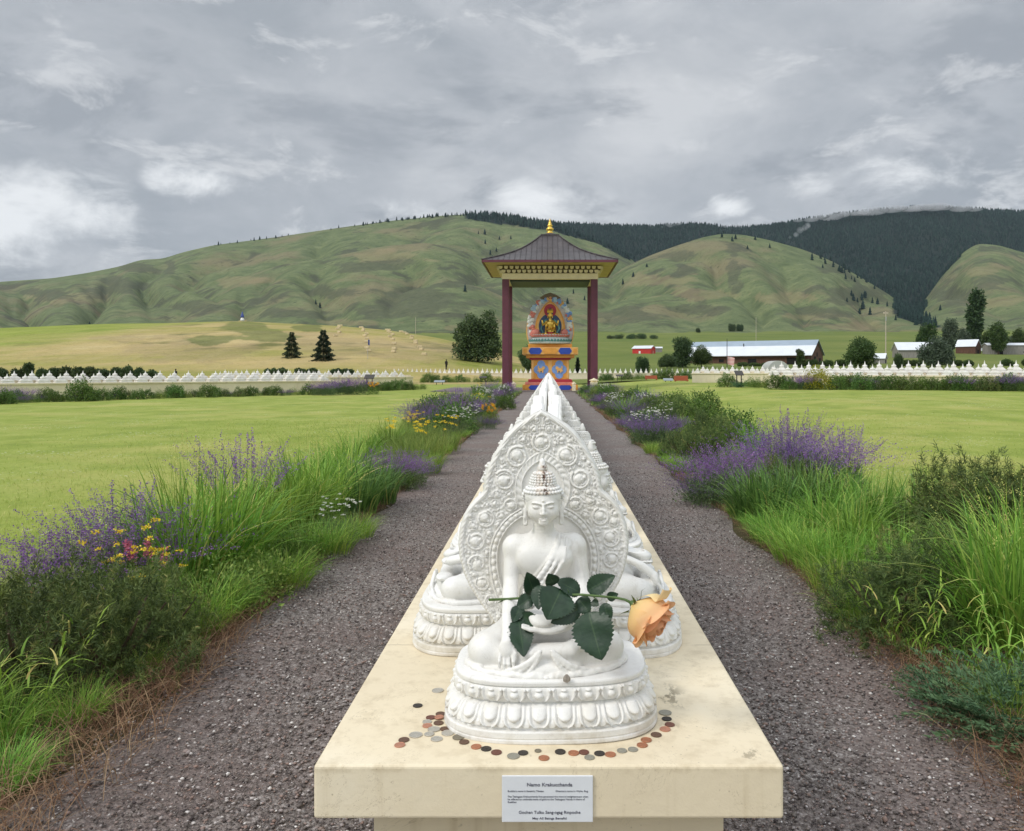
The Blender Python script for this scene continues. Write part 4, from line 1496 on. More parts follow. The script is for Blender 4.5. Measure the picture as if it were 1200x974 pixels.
for i in range(2):      # broad dark blades
    v = Veg(130 + i)
    b_, a_ = disc(v.r, 230, .17)
    v.blades(b_, v.r.uniform(.38, .72, 230), a_ + v.r.uniform(-.7, .7, 230), v.r.uniform(.1, .95, 230), v.r.uniform(.010, .019, 230), .45, 6)
    reg('iris_clump', ('blades', v.mesh('blades', M_GRASSD)))
for i in range(3):      # catmint mound
    v, fl = Veg(140 + i), Veg(145 + i)
    clump_leaves(v, 2100, .31, .34, .026, .015, .45, .4)
    spikes(v, fl, 210, .46, .58, .85, .40, 26, .0092, .003)
    reg('catmint_mound', ('foliage', v.mesh('foliage', M_GREY)), ('blossoms', fl.mesh('blossoms', M_PURP)))
for i in range(2):      # darker, flatter sprawling lavender
    v, fl = Veg(150 + i), Veg(155 + i)
    clump_leaves(v, 1000, .27, .22, .026, .011, .45, .4)
    spikes(v, fl, 280, .50, .40, 1.15, .55, 24, .0092, .003)
    reg('lavender_mound', ('foliage', v.mesh('foliage', M_GREY)), ('blossoms', fl.mesh('blossoms', M_PURPD)))
for i in range(2):      # upright salvia
    v, fl = Veg(160 + i), Veg(165 + i)
    clump_leaves(v, 1100, .24, .42, .050, .019, .3, .8)
    spikes(v, fl, 70, .34, .86, .42, .34, 54, .0105, .0045)
    reg('salvia_clump', ('foliage', v.mesh('foliage', M_HERB)), ('blossoms', fl.mesh('blossoms', M_PURP)))
for i in range(2):      # dwarf pine
    v = Veg(170 + i)
    needle_shrub(v, i * 2.0, 560, .42, .56, .036, 34)
    w_ = MB()
    for k in range(7):
        a = 2 * math.pi * k / 7 + i
        w_.tube([(0, 0, 0), (.12 * math.cos(a), .12 * math.sin(a), .15), (.27 * math.cos(a), .27 * math.sin(a), .33)], [.018, .012, .004], 6)
    reg('dwarf_pine', ('foliage', v.mesh('foliage', M_PINE)), ('stem', w_.mesh('stem', M_TWIG)))
for i in range(2):      # spreading juniper
    v = Veg(180 + i)
    r = v.r
    n = 90
    a = r.uniform(0, 2 * np.pi, n)
    ln = r.uniform(.2, .5, n)
    el = r.uniform(.12, .8, n)
    for q in range(n):
        d = np.array([math.cos(a[q]) * math.cos(el[q]), math.sin(a[q]) * math.cos(el[q]), math.sin(el[q])])
        m_ = 120
        f = r.random(m_) ** .7
        pp = d[None] * (ln[q] * f)[:, None] + np.array([0, 0, -.16])[None] * (f ** 2)[:, None] * ln[q]
        s = np.cross(d, [0, 0, 1])
        side = (r.random(m_) < .5) * 2 - 1
        pp = pp + s[None] * (side * r.random(m_) * .055 * (1 - .5 * f))[:, None]
        dv = d[None] * .8 + s[None] * (side * .8)[:, None] + r.normal(size=(m_, 3)) * .28
        dv /= np.linalg.norm(dv, axis=1)[:, None]
        v.leaves(pp, dv, r.uniform(.016, .034, m_), .0068, np.clip(r.normal(.45, .16) + .3 * f - .1 + r.uniform(-.1, .1, m_), 0, 1), .05)
    reg('juniper', ('foliage', v.mesh('foliage', M_JUNI)))
for i in range(2):      # leafy herb without flowers
    v = Veg(190 + i)
    b_, a_ = disc(v.r, 46, .12)
    v.blades(b_, v.r.uniform(.25, .48, 46), a_, v.r.uniform(.2, .9, 46), .005, .3, 4)
    clump_leaves(v, 1300, .32, .42, .036, .020, .25, .25)
    reg('leafy_herb', ('foliage', v.mesh('foliage', M_HERB)))
for i in range(2):      # fine foliage with yellow daisies
    v, fl = Veg(200 + i), Veg(205 + i)
    b_, a_ = disc(v.r, 420, .26)
    v.blades(b_, v.r.uniform(.25, .50, 420), a_ + v.r.uniform(-.8, .8, 420), v.r.uniform(.1, .8, 420), .0055, .35, 4, v.r.beta(3, 2, 420))
    hp, a_ = disc(fl.r, 13, .27)
    hp[:, 2] = fl.r.uniform(.40, .58, 13)
    P_ = np.repeat(hp, 26, 0) + fl.r.normal(size=(338, 3)) * np.array([.014, .014, .006])
    fl.bits(P_, .0145)
    reg('coreopsis', ('foliage', v.mesh('foliage', M_HERB)), ('blossoms', fl.mesh('blossoms', M_YEL)))
v, fl = Veg(210), Veg(211)      # orange poppies
clump_leaves(v, 900, .26, .30, .05, .014, .3, .6)
hp, a_ = disc(fl.r, 15, .24)
hp[:, 2] = fl.r.uniform(.30, .46, 15)
fl.bits(np.repeat(hp, 30, 0) + fl.r.normal(size=(450, 3)) * .017, .026)
reg('orange_poppy', ('foliage', v.mesh('foliage', M_HERB)), ('blossoms', fl.mesh('blossoms', M_ORA)))
for i in range(2):      # white daisies
    v, fl = Veg(220 + i), Veg(225 + i)
    b_, a_ = disc(v.r, 200, .22)
    v.blades(b_, v.r.uniform(.3, .62, 200), a_ + v.r.uniform(-.8, .8, 200), v.r.uniform(.1, .6, 200), .005, .3, 4)
    clump_leaves(v, 500, .25, .3, .04, .013, .3, .6)
    hp, a_ = disc(fl.r, 34, .30)
    hp[:, 2] = fl.r.uniform(.42, .66, 34)
    fl.bits(np.repeat(hp, 18, 0) + fl.r.normal(size=(612, 3)) * np.array([.011, .011, .004]), .015)
    reg('white_daisy', ('foliage', v.mesh('foliage', M_GREY)), ('blossoms', fl.mesh('blossoms', M_WHI)))
v, fl = Veg(230), Veg(231)      # pink lupin
clump_leaves(v, 240, .16, .28, .05, .012, .3, .6)
spikes(v, fl, 3, .18, .62, .25, .30, 150, .016, .006)
reg('pink_lupin', ('foliage', v.mesh('foliage', M_HERB)), ('blossoms', fl.mesh('blossoms', M_PINK)))
for i in range(3):      # dark rounded leafy bush
    v = Veg(240 + i)
    clump_leaves(v, 2600, .46, .62, .055, .030, .55, .2, None, .22)
    w_ = MB()
    for k in range(6):
        a = 2 * math.pi * k / 6 + i
        w_.tube([(0, 0, 0), (.13 * math.cos(a), .13 * math.sin(a), .2), (.28 * math.cos(a), .28 * math.sin(a), .42)], [.016, .011, .004], 6)
    reg('leafy_bush', ('foliage', v.mesh('foliage', M_DARK)), ('stem', w_.mesh('stem', M_TWIG)))
v, fl = Veg(250), Veg(251)      # white rose bush
clump_leaves(v, 2200, .42, .62, .05, .028, .5, .2)
d = fl.r.normal(size=(26, 3))
d[:, 2] = np.abs(d[:, 2])
d /= np.linalg.norm(d, axis=1)[:, None]
hp = d * np.array([.44, .44, .66])
fl.bits(np.repeat(hp, 30, 0) + fl.r.normal(size=(780, 3)) * .020, .034)
reg('white_rose_bush', ('foliage', v.mesh('foliage', M_DARK)), ('blossoms', fl.mesh('blossoms', M_WHI)))
v = Veg(260)      # bright yellow-green bush
clump_leaves(v, 2200, .46, .62, .05, .026, .5, .3)
reg('golden_bush', ('foliage', v.mesh('foliage', leaf_mat('golden_leaf', [(0, (.16, .19, .012)), (.5, (.33, .36, .022)), (1, (.50, .50, .06))], .5, .3))))
v = Veg(270)      # single weedy stems with drooping leaves at the path's edge
b_, a_ = disc(v.r, 7, .10)
v.blades(b_, v.r.uniform(.28, .48, 7), a_, v.r.uniform(.3, .9, 7), .004, .3, 5)
b2 = np.repeat(b_, 9, 0) + np.stack([np.repeat(np.cos(a_), 9) * np.tile(np.linspace(0, .2, 9), 7), np.repeat(np.sin(a_), 9) * np.tile(np.linspace(0, .2, 9), 7), np.tile(np.linspace(.04, .36, 9), 7)], 1)
v.blades(b2, v.r.uniform(.08, .16, 63), v.r.uniform(0, 6.28, 63), v.r.uniform(.6, 1.5, 63), .012, .5, 5, v.r.beta(3, 1.5, 63))
reg('weed_stem', ('blades', v.mesh('blades', M_GRASS)))

DESC = {     # look, category
    'grass_clump': ('tall bright green grass clump with arching blades', 'grass clump'), 'low_grass': ('low tuft of soft green grass', 'grass tuft'),
    'iris_clump': ('clump of broad dark green blades', 'iris'), 'catmint_mound': ('purple catmint mound with grey green leaves', 'catmint'),
    'lavender_mound': ('sprawling dusky purple lavender', 'lavender'), 'salvia_clump': ('upright salvia with violet flower spikes', 'salvia'),
    'dwarf_pine': ('dark rounded dwarf pine', 'pine shrub'), 'juniper': ('spreading blue green juniper', 'juniper'), 'leafy_herb': ('yellowish green leafy herb', 'herb'),
    'coreopsis': ('fine leaved plant with small yellow flowers', 'flower'), 'orange_poppy': ('low plant with orange yellow flowers', 'flower'), 'white_daisy': ('loose plant dotted with white flowers', 'flower'),
    'pink_lupin': ('pink flower spikes', 'flower'), 'leafy_bush': ('dark green leafy bush', 'bush'), 'white_rose_bush': ('green bush with white roses', 'rose bush'),
    'golden_bush': ('bright yellow green bush', 'bush'), 'weed_stem': ('straggling weed with drooping pale leaves', 'weed')}
PROTO, PLANTS = {}, []


def plant(kind, x, y, sc=1.0, place='left border', z=None, var=None, squash=1.0, label=None):
    vs = KIND[kind]
    vi = random.randrange(len(vs)) if var is None else var % len(vs)
    z = float(ground(x, y)) + .015 if z is None else z
    rz = random.uniform(0, 6.28)
    key = (kind, vi)
    if key not in PROTO:
        o = thing(kind, '', DESC[kind][1], (x, y, z), rz)
        for n_, me in vs[vi]:
            link(n_, me, o)
        PROTO[key] = o
    else:
        o = dup(PROTO[key], (x, y, z), (0, 0, rz))
        for k_ in ('label', 'group'):
            if k_ in o:
                del o[k_]
    o.scale = (sc * random.uniform(.94, 1.06), sc * random.uniform(.94, 1.06), sc * squash)
    o.rotation_euler = (random.uniform(-.06, .06), random.uniform(-.06, .06), rz)
    PLANTS.append((o, kind, place, x, y, label))
    return o


def at(kind, px, py_base, sc=1.0, place=None, dx=0, **kw):
    """a plant whose foot the photograph shows (or hides) near pixel px, py_base"""
    d = EYE * FPX / (py_base - HY)
    x = PX(px, d)
    return plant(kind, x, d, sc, place or ('left border' if x < 0 else 'right border'), **kw)


# left border, near to far, as the photograph shows it
for a in (('grass_clump', -60, 880, .5), ('low_grass', -10, 880, .7), ('dwarf_pine', 25, 812, 1.12), ('dwarf_pine', 128, 800, 1.02), ('dwarf_pine', 185, 765, .78), ('leafy_herb', 215, 742, .62), ('weed_stem', 45, 850, 1.0),
          ('catmint_mound', 60, 722, .98), ('catmint_mound', 118, 712, 1.12), ('salvia_clump', 142, 705, .92), ('catmint_mound', 170, 700, 1.05), ('pink_lupin', 174, 718, .85), ('coreopsis', 152, 730, 1.0), ('coreopsis', 165, 735, .8),
          ('grass_clump', 205, 700, .98), ('grass_clump', 235, 690, 1.1), ('grass_clump', 262, 680, 1.06), ('grass_clump', 222, 668, 1.12), ('grass_clump', 290, 664, 1.0), ('salvia_clump', 282, 640, 1.15),
          ('leafy_herb', 272, 722, .85), ('leafy_herb', 305, 702, .80), ('low_grass', 240, 735, .95), ('low_grass', 330, 690, .9), ('leafy_herb', 345, 668, .72), ('low_grass', 385, 650, .95), ('white_daisy', 402, 640, .66), ('low_grass', 355, 655, 1.0), ('low_grass', 418, 632, .75),
          ('grass_clump', 330, 630, .92), ('grass_clump', 352, 622, 1.0), ('grass_clump', 378, 612, 1.0), ('grass_clump', 362, 598, 1.0), ('iris_clump', 420, 604, 1.05), ('grass_clump', 398, 596, .95), ('iris_clump', 448, 592, .95),
          ('grass_clump', 402, 578, .95), ('catmint_mound', 452, 575, 1.0), ('catmint_mound', 474, 572, .9), ('lavender_mound', 482, 566, .8), ('leafy_herb', 430, 566, .8), ('grass_clump', 420, 556, .95), ('low_grass', 500, 556, 1.1),
          ('coreopsis', 480, 545, 1.25), ('coreopsis', 502, 540, 1.25), ('coreopsis', 470, 533, 1.2), ('coreopsis', 520, 530, 1.2), ('grass_clump', 455, 530, .85), ('coreopsis', 495, 521, 1.25), ('white_daisy', 535, 514, 1.1), ('white_daisy', 552, 507, 1.1),
          ('catmint_mound', 500, 506, 1.3), ('catmint_mound', 520, 500, 1.4), ('lavender_mound', 571, 503, .95), ('orange_poppy', 575, 497, 1.2), ('catmint_mound', 490, 498, 1.3), ('catmint_mound', 545, 495, 1.3), ('leafy_bush', 560, 488, 1.0), ('white_rose_bush', 565, 475, 1.3),
          ('white_rose_bush', 590, 468, 1.2), ('lavender_mound', 598, 478, .9), ('leafy_bush', 592, 480, .9)):
    at(*a)
# right border
for a in (('juniper', 1185, 868, 1.05), ('juniper', 1130, 838, .78), ('juniper', 1215, 835, .95), ('weed_stem', 1075, 778, 1.0), ('weed_stem', 1135, 800, .9), ('weed_stem', 1180, 805, 1.0), ('grass_clump', 1200, 770, 1.05), ('grass_clump', 1168, 752, 1.0), ('grass_clump', 1225, 740, 1.1),
          ('grass_clump', 1200, 708, 1.0), ('dwarf_pine', 1048, 752, .98), ('dwarf_pine', 1088, 740, 1.05), ('dwarf_pine', 1150, 645, 1.45), ('dwarf_pine', 1195, 640, 1.35), ('dwarf_pine', 1112, 640, 1.2), ('low_grass', 1010, 735, .8), ('low_grass', 985, 700, 1.0), ('low_grass', 1000, 675, 1.1), ('low_grass', 965, 672, 1.1),
          ('grass_clump', 1000, 655, .78), ('low_grass', 1050, 668, 1.2), ('low_grass', 940, 660, 1.15), ('low_grass', 915, 640, 1.1), ('grass_clump', 970, 640, .80), ('grass_clump', 1025, 630, .85), ('grass_clump', 1080, 622, .8), ('low_grass', 945, 628, 1.2), ('grass_clump', 990, 612, .8),
          ('iris_clump', 905, 618, 1.05), ('iris_clump', 930, 612, 1.1), ('iris_clump', 880, 612, 1.0), ('iris_clump', 955, 606, 1.05), ('dwarf_pine', 938, 592, 1.0), ('dwarf_pine', 905, 592, .9), ('salvia_clump', 912, 584, 1.15), ('catmint_mound', 940, 580, 1.45), ('catmint_mound', 975, 584, 1.35), ('salvia_clump', 930, 572, 1.2), ('salvia_clump', 990, 578, 1.0), ('catmint_mound', 905, 574, 1.4),
          ('catmint_mound', 838, 592, 1.2), ('catmint_mound', 862, 586, 1.2), ('lavender_mound', 826, 590, .95), ('iris_clump', 850, 578, .9), ('low_grass', 800, 556, .9), ('dwarf_pine', 822, 545, 1.15), ('dwarf_pine', 845, 536, 1.2), ('dwarf_pine', 800, 540, 1.05), ('dwarf_pine', 830, 522, 1.3), ('leafy_bush', 862, 520, 1.1), ('grass_clump', 880, 535, .9), ('low_grass', 870, 546, 1.2),
          ('catmint_mound', 768, 523, 1.25), ('catmint_mound', 755, 520, 1.1), ('white_daisy', 770, 514, 1.1), ('white_daisy', 752, 515, 1.0), ('lavender_mound', 748, 506, 1.0), ('lavender_mound', 735, 503, .9), ('dwarf_pine', 775, 505, 1.3), ('dwarf_pine', 795, 500, 1.4), ('leafy_bush', 820, 500, 1.2), ('dwarf_pine', 760, 493, 1.3), ('catmint_mound', 735, 492, 1.3), ('leafy_bush', 790, 490, 1.3), ('leafy_bush', 825, 488, 1.3),
          ('white_daisy', 720, 488, 1.2), ('lavender_mound', 710, 483, .9), ('catmint_mound', 712, 478, 1.2), ('lavender_mound', 698, 474, .9), ('leafy_bush', 740, 480, 1.3), ('catmint_mound', 760, 482, 1.5)):
    at(*a)
# the rest of both borders, thinning with distance
for s, place in ((-1, 'left border'), (1, 'right border')):
    mix = ['catmint_mound', 'leafy_bush', 'grass_clump', 'lavender_mound', 'white_daisy', 'coreopsis', 'low_grass', 'dwarf_pine', 'salvia_clump', 'leafy_herb'] if s < 0 else ['dwarf_pine', 'leafy_bush', 'catmint_mound', 'leafy_bush', 'lavender_mound', 'white_daisy', 'low_grass', 'grass_clump']
    y = 20.0
    while y < 60:
        for q in range(2):
            xo = float(bed_out(y))
            u = .12 + .5 * q + random.uniform(0, .4)
            plant(random.choice(mix), s * (BED_IN + .2 + (xo - BED_IN - .2) * u), y + random.uniform(-.4, .4), random.uniform(.9, 1.35), place)
        y += 1.15 + .012 * (y - 20)
    for y in np.arange(3.0, 20, .55):          # low filler along the gravel's edge and the lawn's edge
        if random.random() < .55:
            plant('low_grass', s * (BED_IN + random.uniform(.0, .16)), y, random.uniform(.45, .75), place)
        if y > 5 and random.random() < .8:
            plant(random.choice(['low_grass', 'low_grass', 'leafy_herb', 'grass_clump']), s * (float(bed_out(y)) - random.uniform(.1, .35)), y, random.uniform(.6, .85), place)

# short green growth between the plants and dead grass spilling on to the gravel
v = Veg(300)
n = 26000
yy = 2.3 * (62 / 2.3) ** v.r.random(n)
sd_ = np.where(v.r.random(n) < .5, -1, 1)
xo = bed_out(yy)
xx = sd_ * (BED_IN + .02 + (xo - BED_IN) * v.r.random(n))
grow = 1 + np.clip(yy - 8, 0, 50) * .035
v.blades(np.stack([xx, yy, ground(xx, yy)], 1), v.r.uniform(.05, .20, n) * grow ** .4, v.r.uniform(0, 6.28, n), v.r.uniform(.1, 1.2, n), .0055 * grow, .4, 3, np.clip(v.r.beta(2, 2.6, n) + (v.r.random(n) < .14) * .45, 0, 1))
tag(link('bed_grass', v.mesh('bed_grass', M_GRASS)), 'short green grass and weeds growing between the border plants', None, None, 'stuff')
v = Veg(301)
n = 42000
yy = 2.3 * (34 / 2.3) ** v.r.random(n)
sd_ = np.where(v.r.random(n) < .5, -1, 1)
patch = .5 + .5 * np.sin(yy * 1.9 + sd_ * 1.1) * np.sin(yy * .83 + sd_)
keep = v.r.random(n) < (.25 + .75 * patch)
yy, sd_ = yy[keep], sd_[keep]
n = len(yy)
near_ = np.clip((6.0 - yy) / 3.0, 0, 1)
xx = sd_ * (BED_IN - .02 + np.abs(v.r.normal(0, .14, n)) - (.06 + .26 * near_) * v.r.random(n) ** 1.5)
v.blades(np.stack([xx, yy, np.full(n, .004)], 1), v.r.uniform(.04, .17, n) * (1 + .5 * near_), v.r.uniform(0, 6.28, n), v.r.uniform(.4, 2.2, n), .0038 * (1 + np.clip(yy - 8, 0, 40) * .04), .42, 3, v.r.beta(1.8, 2, n))
tag(link('dry_grass', v.mesh('dry_grass', M_STRAW)), 'reddish brown dead grass fringing the gravel along both borders', None, None, 'stuff')
v = Veg(302)      # the lawn's own blades where they are near enough to see, and the rough edge by the beds
n = 60000
yy = 3.5 * (26 / 3.5) ** v.r.random(n)
sd_ = np.where(v.r.random(n) < .5, -1, 1)
xx = sd_ * (bed_out(yy) + .02 + np.abs(v.r.normal(0, 1.6, n)) * (1 + yy / 14))
long_ = np.exp(-(np.abs(xx) - bed_out(yy)) / .28)
v.blades(np.stack([xx, yy, ground(xx, yy) - .012], 1), v.r.uniform(.03, .065, n) + .22 * long_ * v.r.random(n), v.r.uniform(0, 6.28, n), v.r.uniform(.2, 1.2, n), .0055 * (1 + np.clip(yy - 5, 0, 40) * .06), .4, 2, np.clip(v.r.beta(4, 2.2, n) * .8 + .16 + (v.r.random(n) < .08 + .2 * long_) * .3, 0, 1))
M_LAWNB = leaf_mat('lawn_blade', [(0, (0.125, 0.188, 0.031)), (.5, (0.237, 0.319, 0.053)), (.85, (0.362, 0.413, 0.088)), (1, (0.562, 0.475, 0.200))], .6, .25)
tag(link('lawn_grass', v.mesh('lawn_grass', M_LAWNB)), 'mown yellow green lawn grass outside both flower borders', None, None, 'stuff')


def label_plants():
    """every plant gets the label that finds it: its look, its bed and its rank from the camera"""
    groups = {}
    for rec in PLANTS:
        groups.setdefault((rec[1], rec[2]), []).append(rec)
    for (kind, place), recs in groups.items():
        recs.sort(key=lambda q: q[4])
        across = sorted(recs, key=lambda q: q[3])
        near = [q for q in recs if q[4] < 21 or place not in ('left border', 'right border')]
        far = [q for q in recs if q not in near]
        for i, (o, kd, pc, x, y, lab) in enumerate(near):
            if lab:
                o['label'] = lab
            elif len(near) == 1:
                o['label'] = '%s in the %s' % (DESC[kd][0], pc)
            elif place in ('left border', 'right border'):
                o['label'] = '%s, %s from the camera in the %s' % (DESC[kd][0], ORD[i + 1], pc)
            else:
                rank = [q[0] for q in across].index(o) + 1
                o['label'] = '%s by the %s, %s from the left' % (DESC[kd][0], pc, ORD[rank])
            o['group'] = '%s plants in the %s' % (kd.replace('_', ' '), pc)
        for o, kd, pc, x, y, lab in far:
            o['label'] = '%s far along the %s' % (DESC[kd][0], pc)
            o['group'] = 'distant %s plants in the %s' % (kd.replace('_', ' '), pc)

# ------------------------------------------------------------------ garden walls and their stupas
M_WALL, t = material('cream_wall_paint')
p = t.pos()
col = t.ramp(t.noise(p, .9, 5, .6), [(.3, (.62, .55, .40)), (.7, (.72, .65, .49))])
drip = t.noise(t.scaled(p, (5, 5, .5)), 1.0, 5, .65)
col = t.mix(t.math('MULTIPLY', t.step(drip, .55, .75), .4), col, (.46, .38, .25))
t.out(col, .7, None, .25)
M_STUPA, t = material('white_stupa_paint')
o_ = t.obj()
col = t.ramp(t.noise(o_, 5.0, 4, .6), [(.3, (.70, .68, .63)), (.65, (.82, .81, .78))])
col = t.mix(t.math('MULTIPLY', t.n('ShaderNodeObjectInfo').outputs['Random'], .18), col, (.62, .57, .48))
t.out(col, .5, None, .3)


def stupa_mesh(sz=1.0):
    """square stepped foot, four-step terrace, bell dome, harmika and ringed spire"""
    mb = MB()
    def blk(w_, z0, z1):
        mb.box(-w_ / 2, -w_ / 2, z0, w_ / 2, w_ / 2, z1)
    for w_, z0, z1 in ((.56, 0, .05), (.50, .05, .13), (.55, .13, .155), (.46, .155, .185), (.40, .185, .212), (.34, .212, .238), (.28, .238, .262)):
        blk(w_, z0, z1)
    mb.lathe([(.105, .262), (.125, .300), (.135, .345), (.125, .375), (.085, .395), (.05, .40)], 14)
    blk(.085, .398, .425)
    mb.lathe([(.042, .425), (.048, .435), (.036, .445), (.040, .455), (.029, .465), (.033, .475), (.022, .49), (.026, .50), (.015, .52), (.030, .527), (.024, .535), (.008, .545), (.013, .56), (.002, .60)], 10)
    return mb.mesh('stupa', M_STUPA)


ME_STUPA = stupa_mesh()


def wall_run(label, A, B, h, depth, z0, rank_name, spacing, spire_sc, back_sc, group, both=True):
    """a wall from A to B (x, y of its front foot) with a coping, and stupas standing on it in two staggered rows"""
    A, B = Vector((*A, 0)), Vector((*B, 0))
    d = B - A
    ln = d.length
    ang = math.atan2(d.y, d.x)
    o = thing('garden_wall', label, 'wall', (A.x, A.y, z0), ang)
    MB().box(0, 0, -.8, ln, depth, h - .10).build('wall_body', M_WALL, o)
    MB().box(-.06, -.07, h - .10, ln + .06, depth + .05, h).build('coping', M_WALL, o, bevel=.015)
    nrm = Vector((-math.sin(ang), math.cos(ang), 0))
    dr = d.normalized()
    n = int(ln / spacing)
    for row in range(2 if both else 1):
        sc_ = (spire_sc, back_sc)[row]
        for i in range(n):
            if row and i == n - 1:
                continue
            f = (i + .5 + .5 * row) * spacing
            q = A + dr * f + nrm * (.38 + .62 * row)
            s = bpy.data.objects.new('stupa', ME_STUPA)
            COL.objects.link(s)
            s.location = (q.x, q.y, z0 + h + (.16 if row else 0))
            s.rotation_euler = (0, 0, ang + random.uniform(-.03, .03))
            s.scale = (sc_[0], sc_[0], sc_[1] * random.uniform(.97, 1.03))
            if sc_[0] > .8:
                lab = 'white stupa on the %s, %s from the left in its %s row' % (rank_name, ORD[i + 1], ('front', 'rear')[row])
            else:
                lab = 'tiny pale stupa spire in the close set line on the %s' % rank_name
            tag(s, lab, 'stupa', group)
    if both:
        MB().box(.02, .72, h + .002, ln - .02, depth - .02, h + .16).build('upper_step', M_WALL, o)
    return o


def wxy(px, d):
    return (PX(px, d), d)


wall_run('cream wall crowded with white stupas beyond the left lawn', wxy(-70, 45.5), wxy(392, 62), .86, 1.35, -.02, 'near left wall', .92, (1.25, .95), (1.12, 1.0), 'stupas on the near left wall')
wall_run('cream wall block ending beyond the left lawn, set behind the near left wall', wxy(252, 72), wxy(484, 80), .95, 1.35, .05, 'second left wall', .92, (1.0, .92), (.95, .95), 'stupas on the second left wall')
wall_run('low cream far wall behind the pavilion, edged with fine spires', wxy(458, 134), wxy(823, 124), .85, 1.2, .40, 'far wall behind the pavilion', .80, (.78, 1.35), (.5, .9), 'spires on the far wall', False)
wall_run('cream wall block starting beyond the right lawn behind the near right wall', wxy(811, 77), wxy(938, 74), .95, 1.35, .42, 'second right wall', .92, (1.0, .92), (.95, .95), 'stupas on the second right wall')
wall_run('cream wall crowded with white stupas beyond the right lawn', wxy(899, 52), wxy(1290, 46), .80, 1.35, .50, 'near right wall', .84, (1.2, 1.15), (1.08, 1.25), 'stupas on the near right wall')

# plants along the feet of the walls
def wall_plants(p0, p1, d0, d1, place, step, kinds, dz=0.0, sc=(1.0, 1.5)):
    n = int((p1 - p0) / step)
    for i in range(n):
        f = (i + random.uniform(.2, .8)) / n
        d = d0 + (d1 - d0) * f + random.uniform(-.5, .9)
        x = PX(p0 + (p1 - p0) * f, d)
        plant(random.choice(kinds), x, d, random.uniform(*sc), place, z=float(ground(x, d)) + dz)


random.seed(21)
LWK = ['leafy_bush', 'leafy_bush', 'leafy_bush', 'lavender_mound', 'leafy_herb', 'dwarf_pine', 'leafy_bush', 'leafy_herb']
wall_plants(-30, 385, 37.5, 54, 'near left wall', 9, LWK, sc=(.80, 1.20))
wall_plants(390, 500, 58, 70, 'second left wall', 8, ['leafy_bush', 'leafy_herb', 'leafy_bush'], sc=(1.0, 1.4))
for px, d, sc_ in ((385, 52, 1.7), (402, 53, 2.2), (418, 53.5, 2.2), (375, 52, 1.6), (10, 40.5, 1.5), (30, 41, 1.3)):
    plant('catmint_mound', PX(px, d), d, sc_, 'near left wall')
plant('orange_poppy', PX(437, 53), 53, 1.7, 'near left wall')
plant('leafy_bush', PX(95, 42), 42, 1.7, 'near left wall')
wall_plants(905, 1230, 48, 42, 'near right wall', 9, ['leafy_bush', 'leafy_bush', 'leafy_herb', 'leafy_bush', 'dwarf_pine', 'leafy_herb'], sc=(.95, 1.4))
for px, d, sc_ in ((938, 47.5, 1.6), (945, 47, 1.5), (1012, 46, 1.4), (1130, 44, 1.5), (1178, 43.5, 1.7), (1200, 43.5, 1.6), (1185, 43, 1.6)):
    plant('catmint_mound', PX(px, d), d, sc_, 'near right wall')
plant('golden_bush', PX(958, 47), 47, 1.9, 'near right wall')
wall_plants(850, 905, 55, 52, 'second right wall', 11, ['leafy_bush', 'juniper', 'leafy_bush', 'leafy_herb'], sc=(1.3, 2.0))
wall_plants(700, 810, 112, 105, 'far wall behind the pavilion', 10, ['leafy_bush', 'leafy_herb'], sc=(1.3, 2.2))
wall_plants(490, 590, 108, 112, 'far wall behind the pavilion', 9, ['leafy_bush', 'leafy_herb'], sc=(1.3, 2.2))

# ------------------------------------------------------------------ pavilion
M_MAROON = flat('maroon_paint', (.120, .032, .052), .5, var=.15, scale=2.0)
M_CREAM = flat('cream_trim', (.78, .66, .45), .6, var=.08, scale=2.0)
M_SOFFIT = flat('ochre_soffit', (.52, .39, .19), .65, var=.12, scale=1.5)
M_GREEN = flat('dark_green_paint', (.012, .034, .036), .55, var=.15, scale=1.5)
M_GOLD = flat('gilded_metal', (.83, .55, .12), .32, .85, var=.1, scale=6)
M_ROOF, t = material('bronze_metal_roof')
o_ = t.obj()
col = t.ramp(t.noise(t.scaled(o_, (1, 1, .6)), 1.6, 5, .62), [(.3, (.048, .040, .041)), (.6, (.085, .072, .072)), (.8, (.130, .110, .104))])
t.out(col, .42, None, .5, .35)
PCX, PCY, PHW = .10, 67.0, 5.16
EZ = 9.95
pav = thing('pavilion', 'tall open pavilion on maroon pillars with a curved dark metal roof and gold finial', 'pavilion', (PCX, PCY, 0))
for sx_ in (-1, 1):
    for sy_ in (-1, 1):
        MB().box(sx_ * 3.505 - .27, sy_ * 2.75 - .27, 0, sx_ * 3.505 + .27, sy_ * 2.75 + .27, 8.81).build('pillar', M_MAROON, pav, bevel=.03)
for sy_ in (-1, 1):
    MB().box(-3.79, sy_ * 2.74 - .30, 8.81, 3.79, sy_ * 2.74 + .30, 9.27).build('beam', M_CREAM, pav, bevel=.02)
for sx_ in (-1, 1):
    MB().box(sx_ * 3.49 - .30, -2.436, 8.813, sx_ * 3.49 + .30, 2.436, 9.267).build('beam', M_CREAM, pav)
MB().box(-3.185, -2.432, 8.70, 3.185, 2.432, 8.92).build('ceiling', M_GREEN, pav)
mb = MB()
bk = MB()
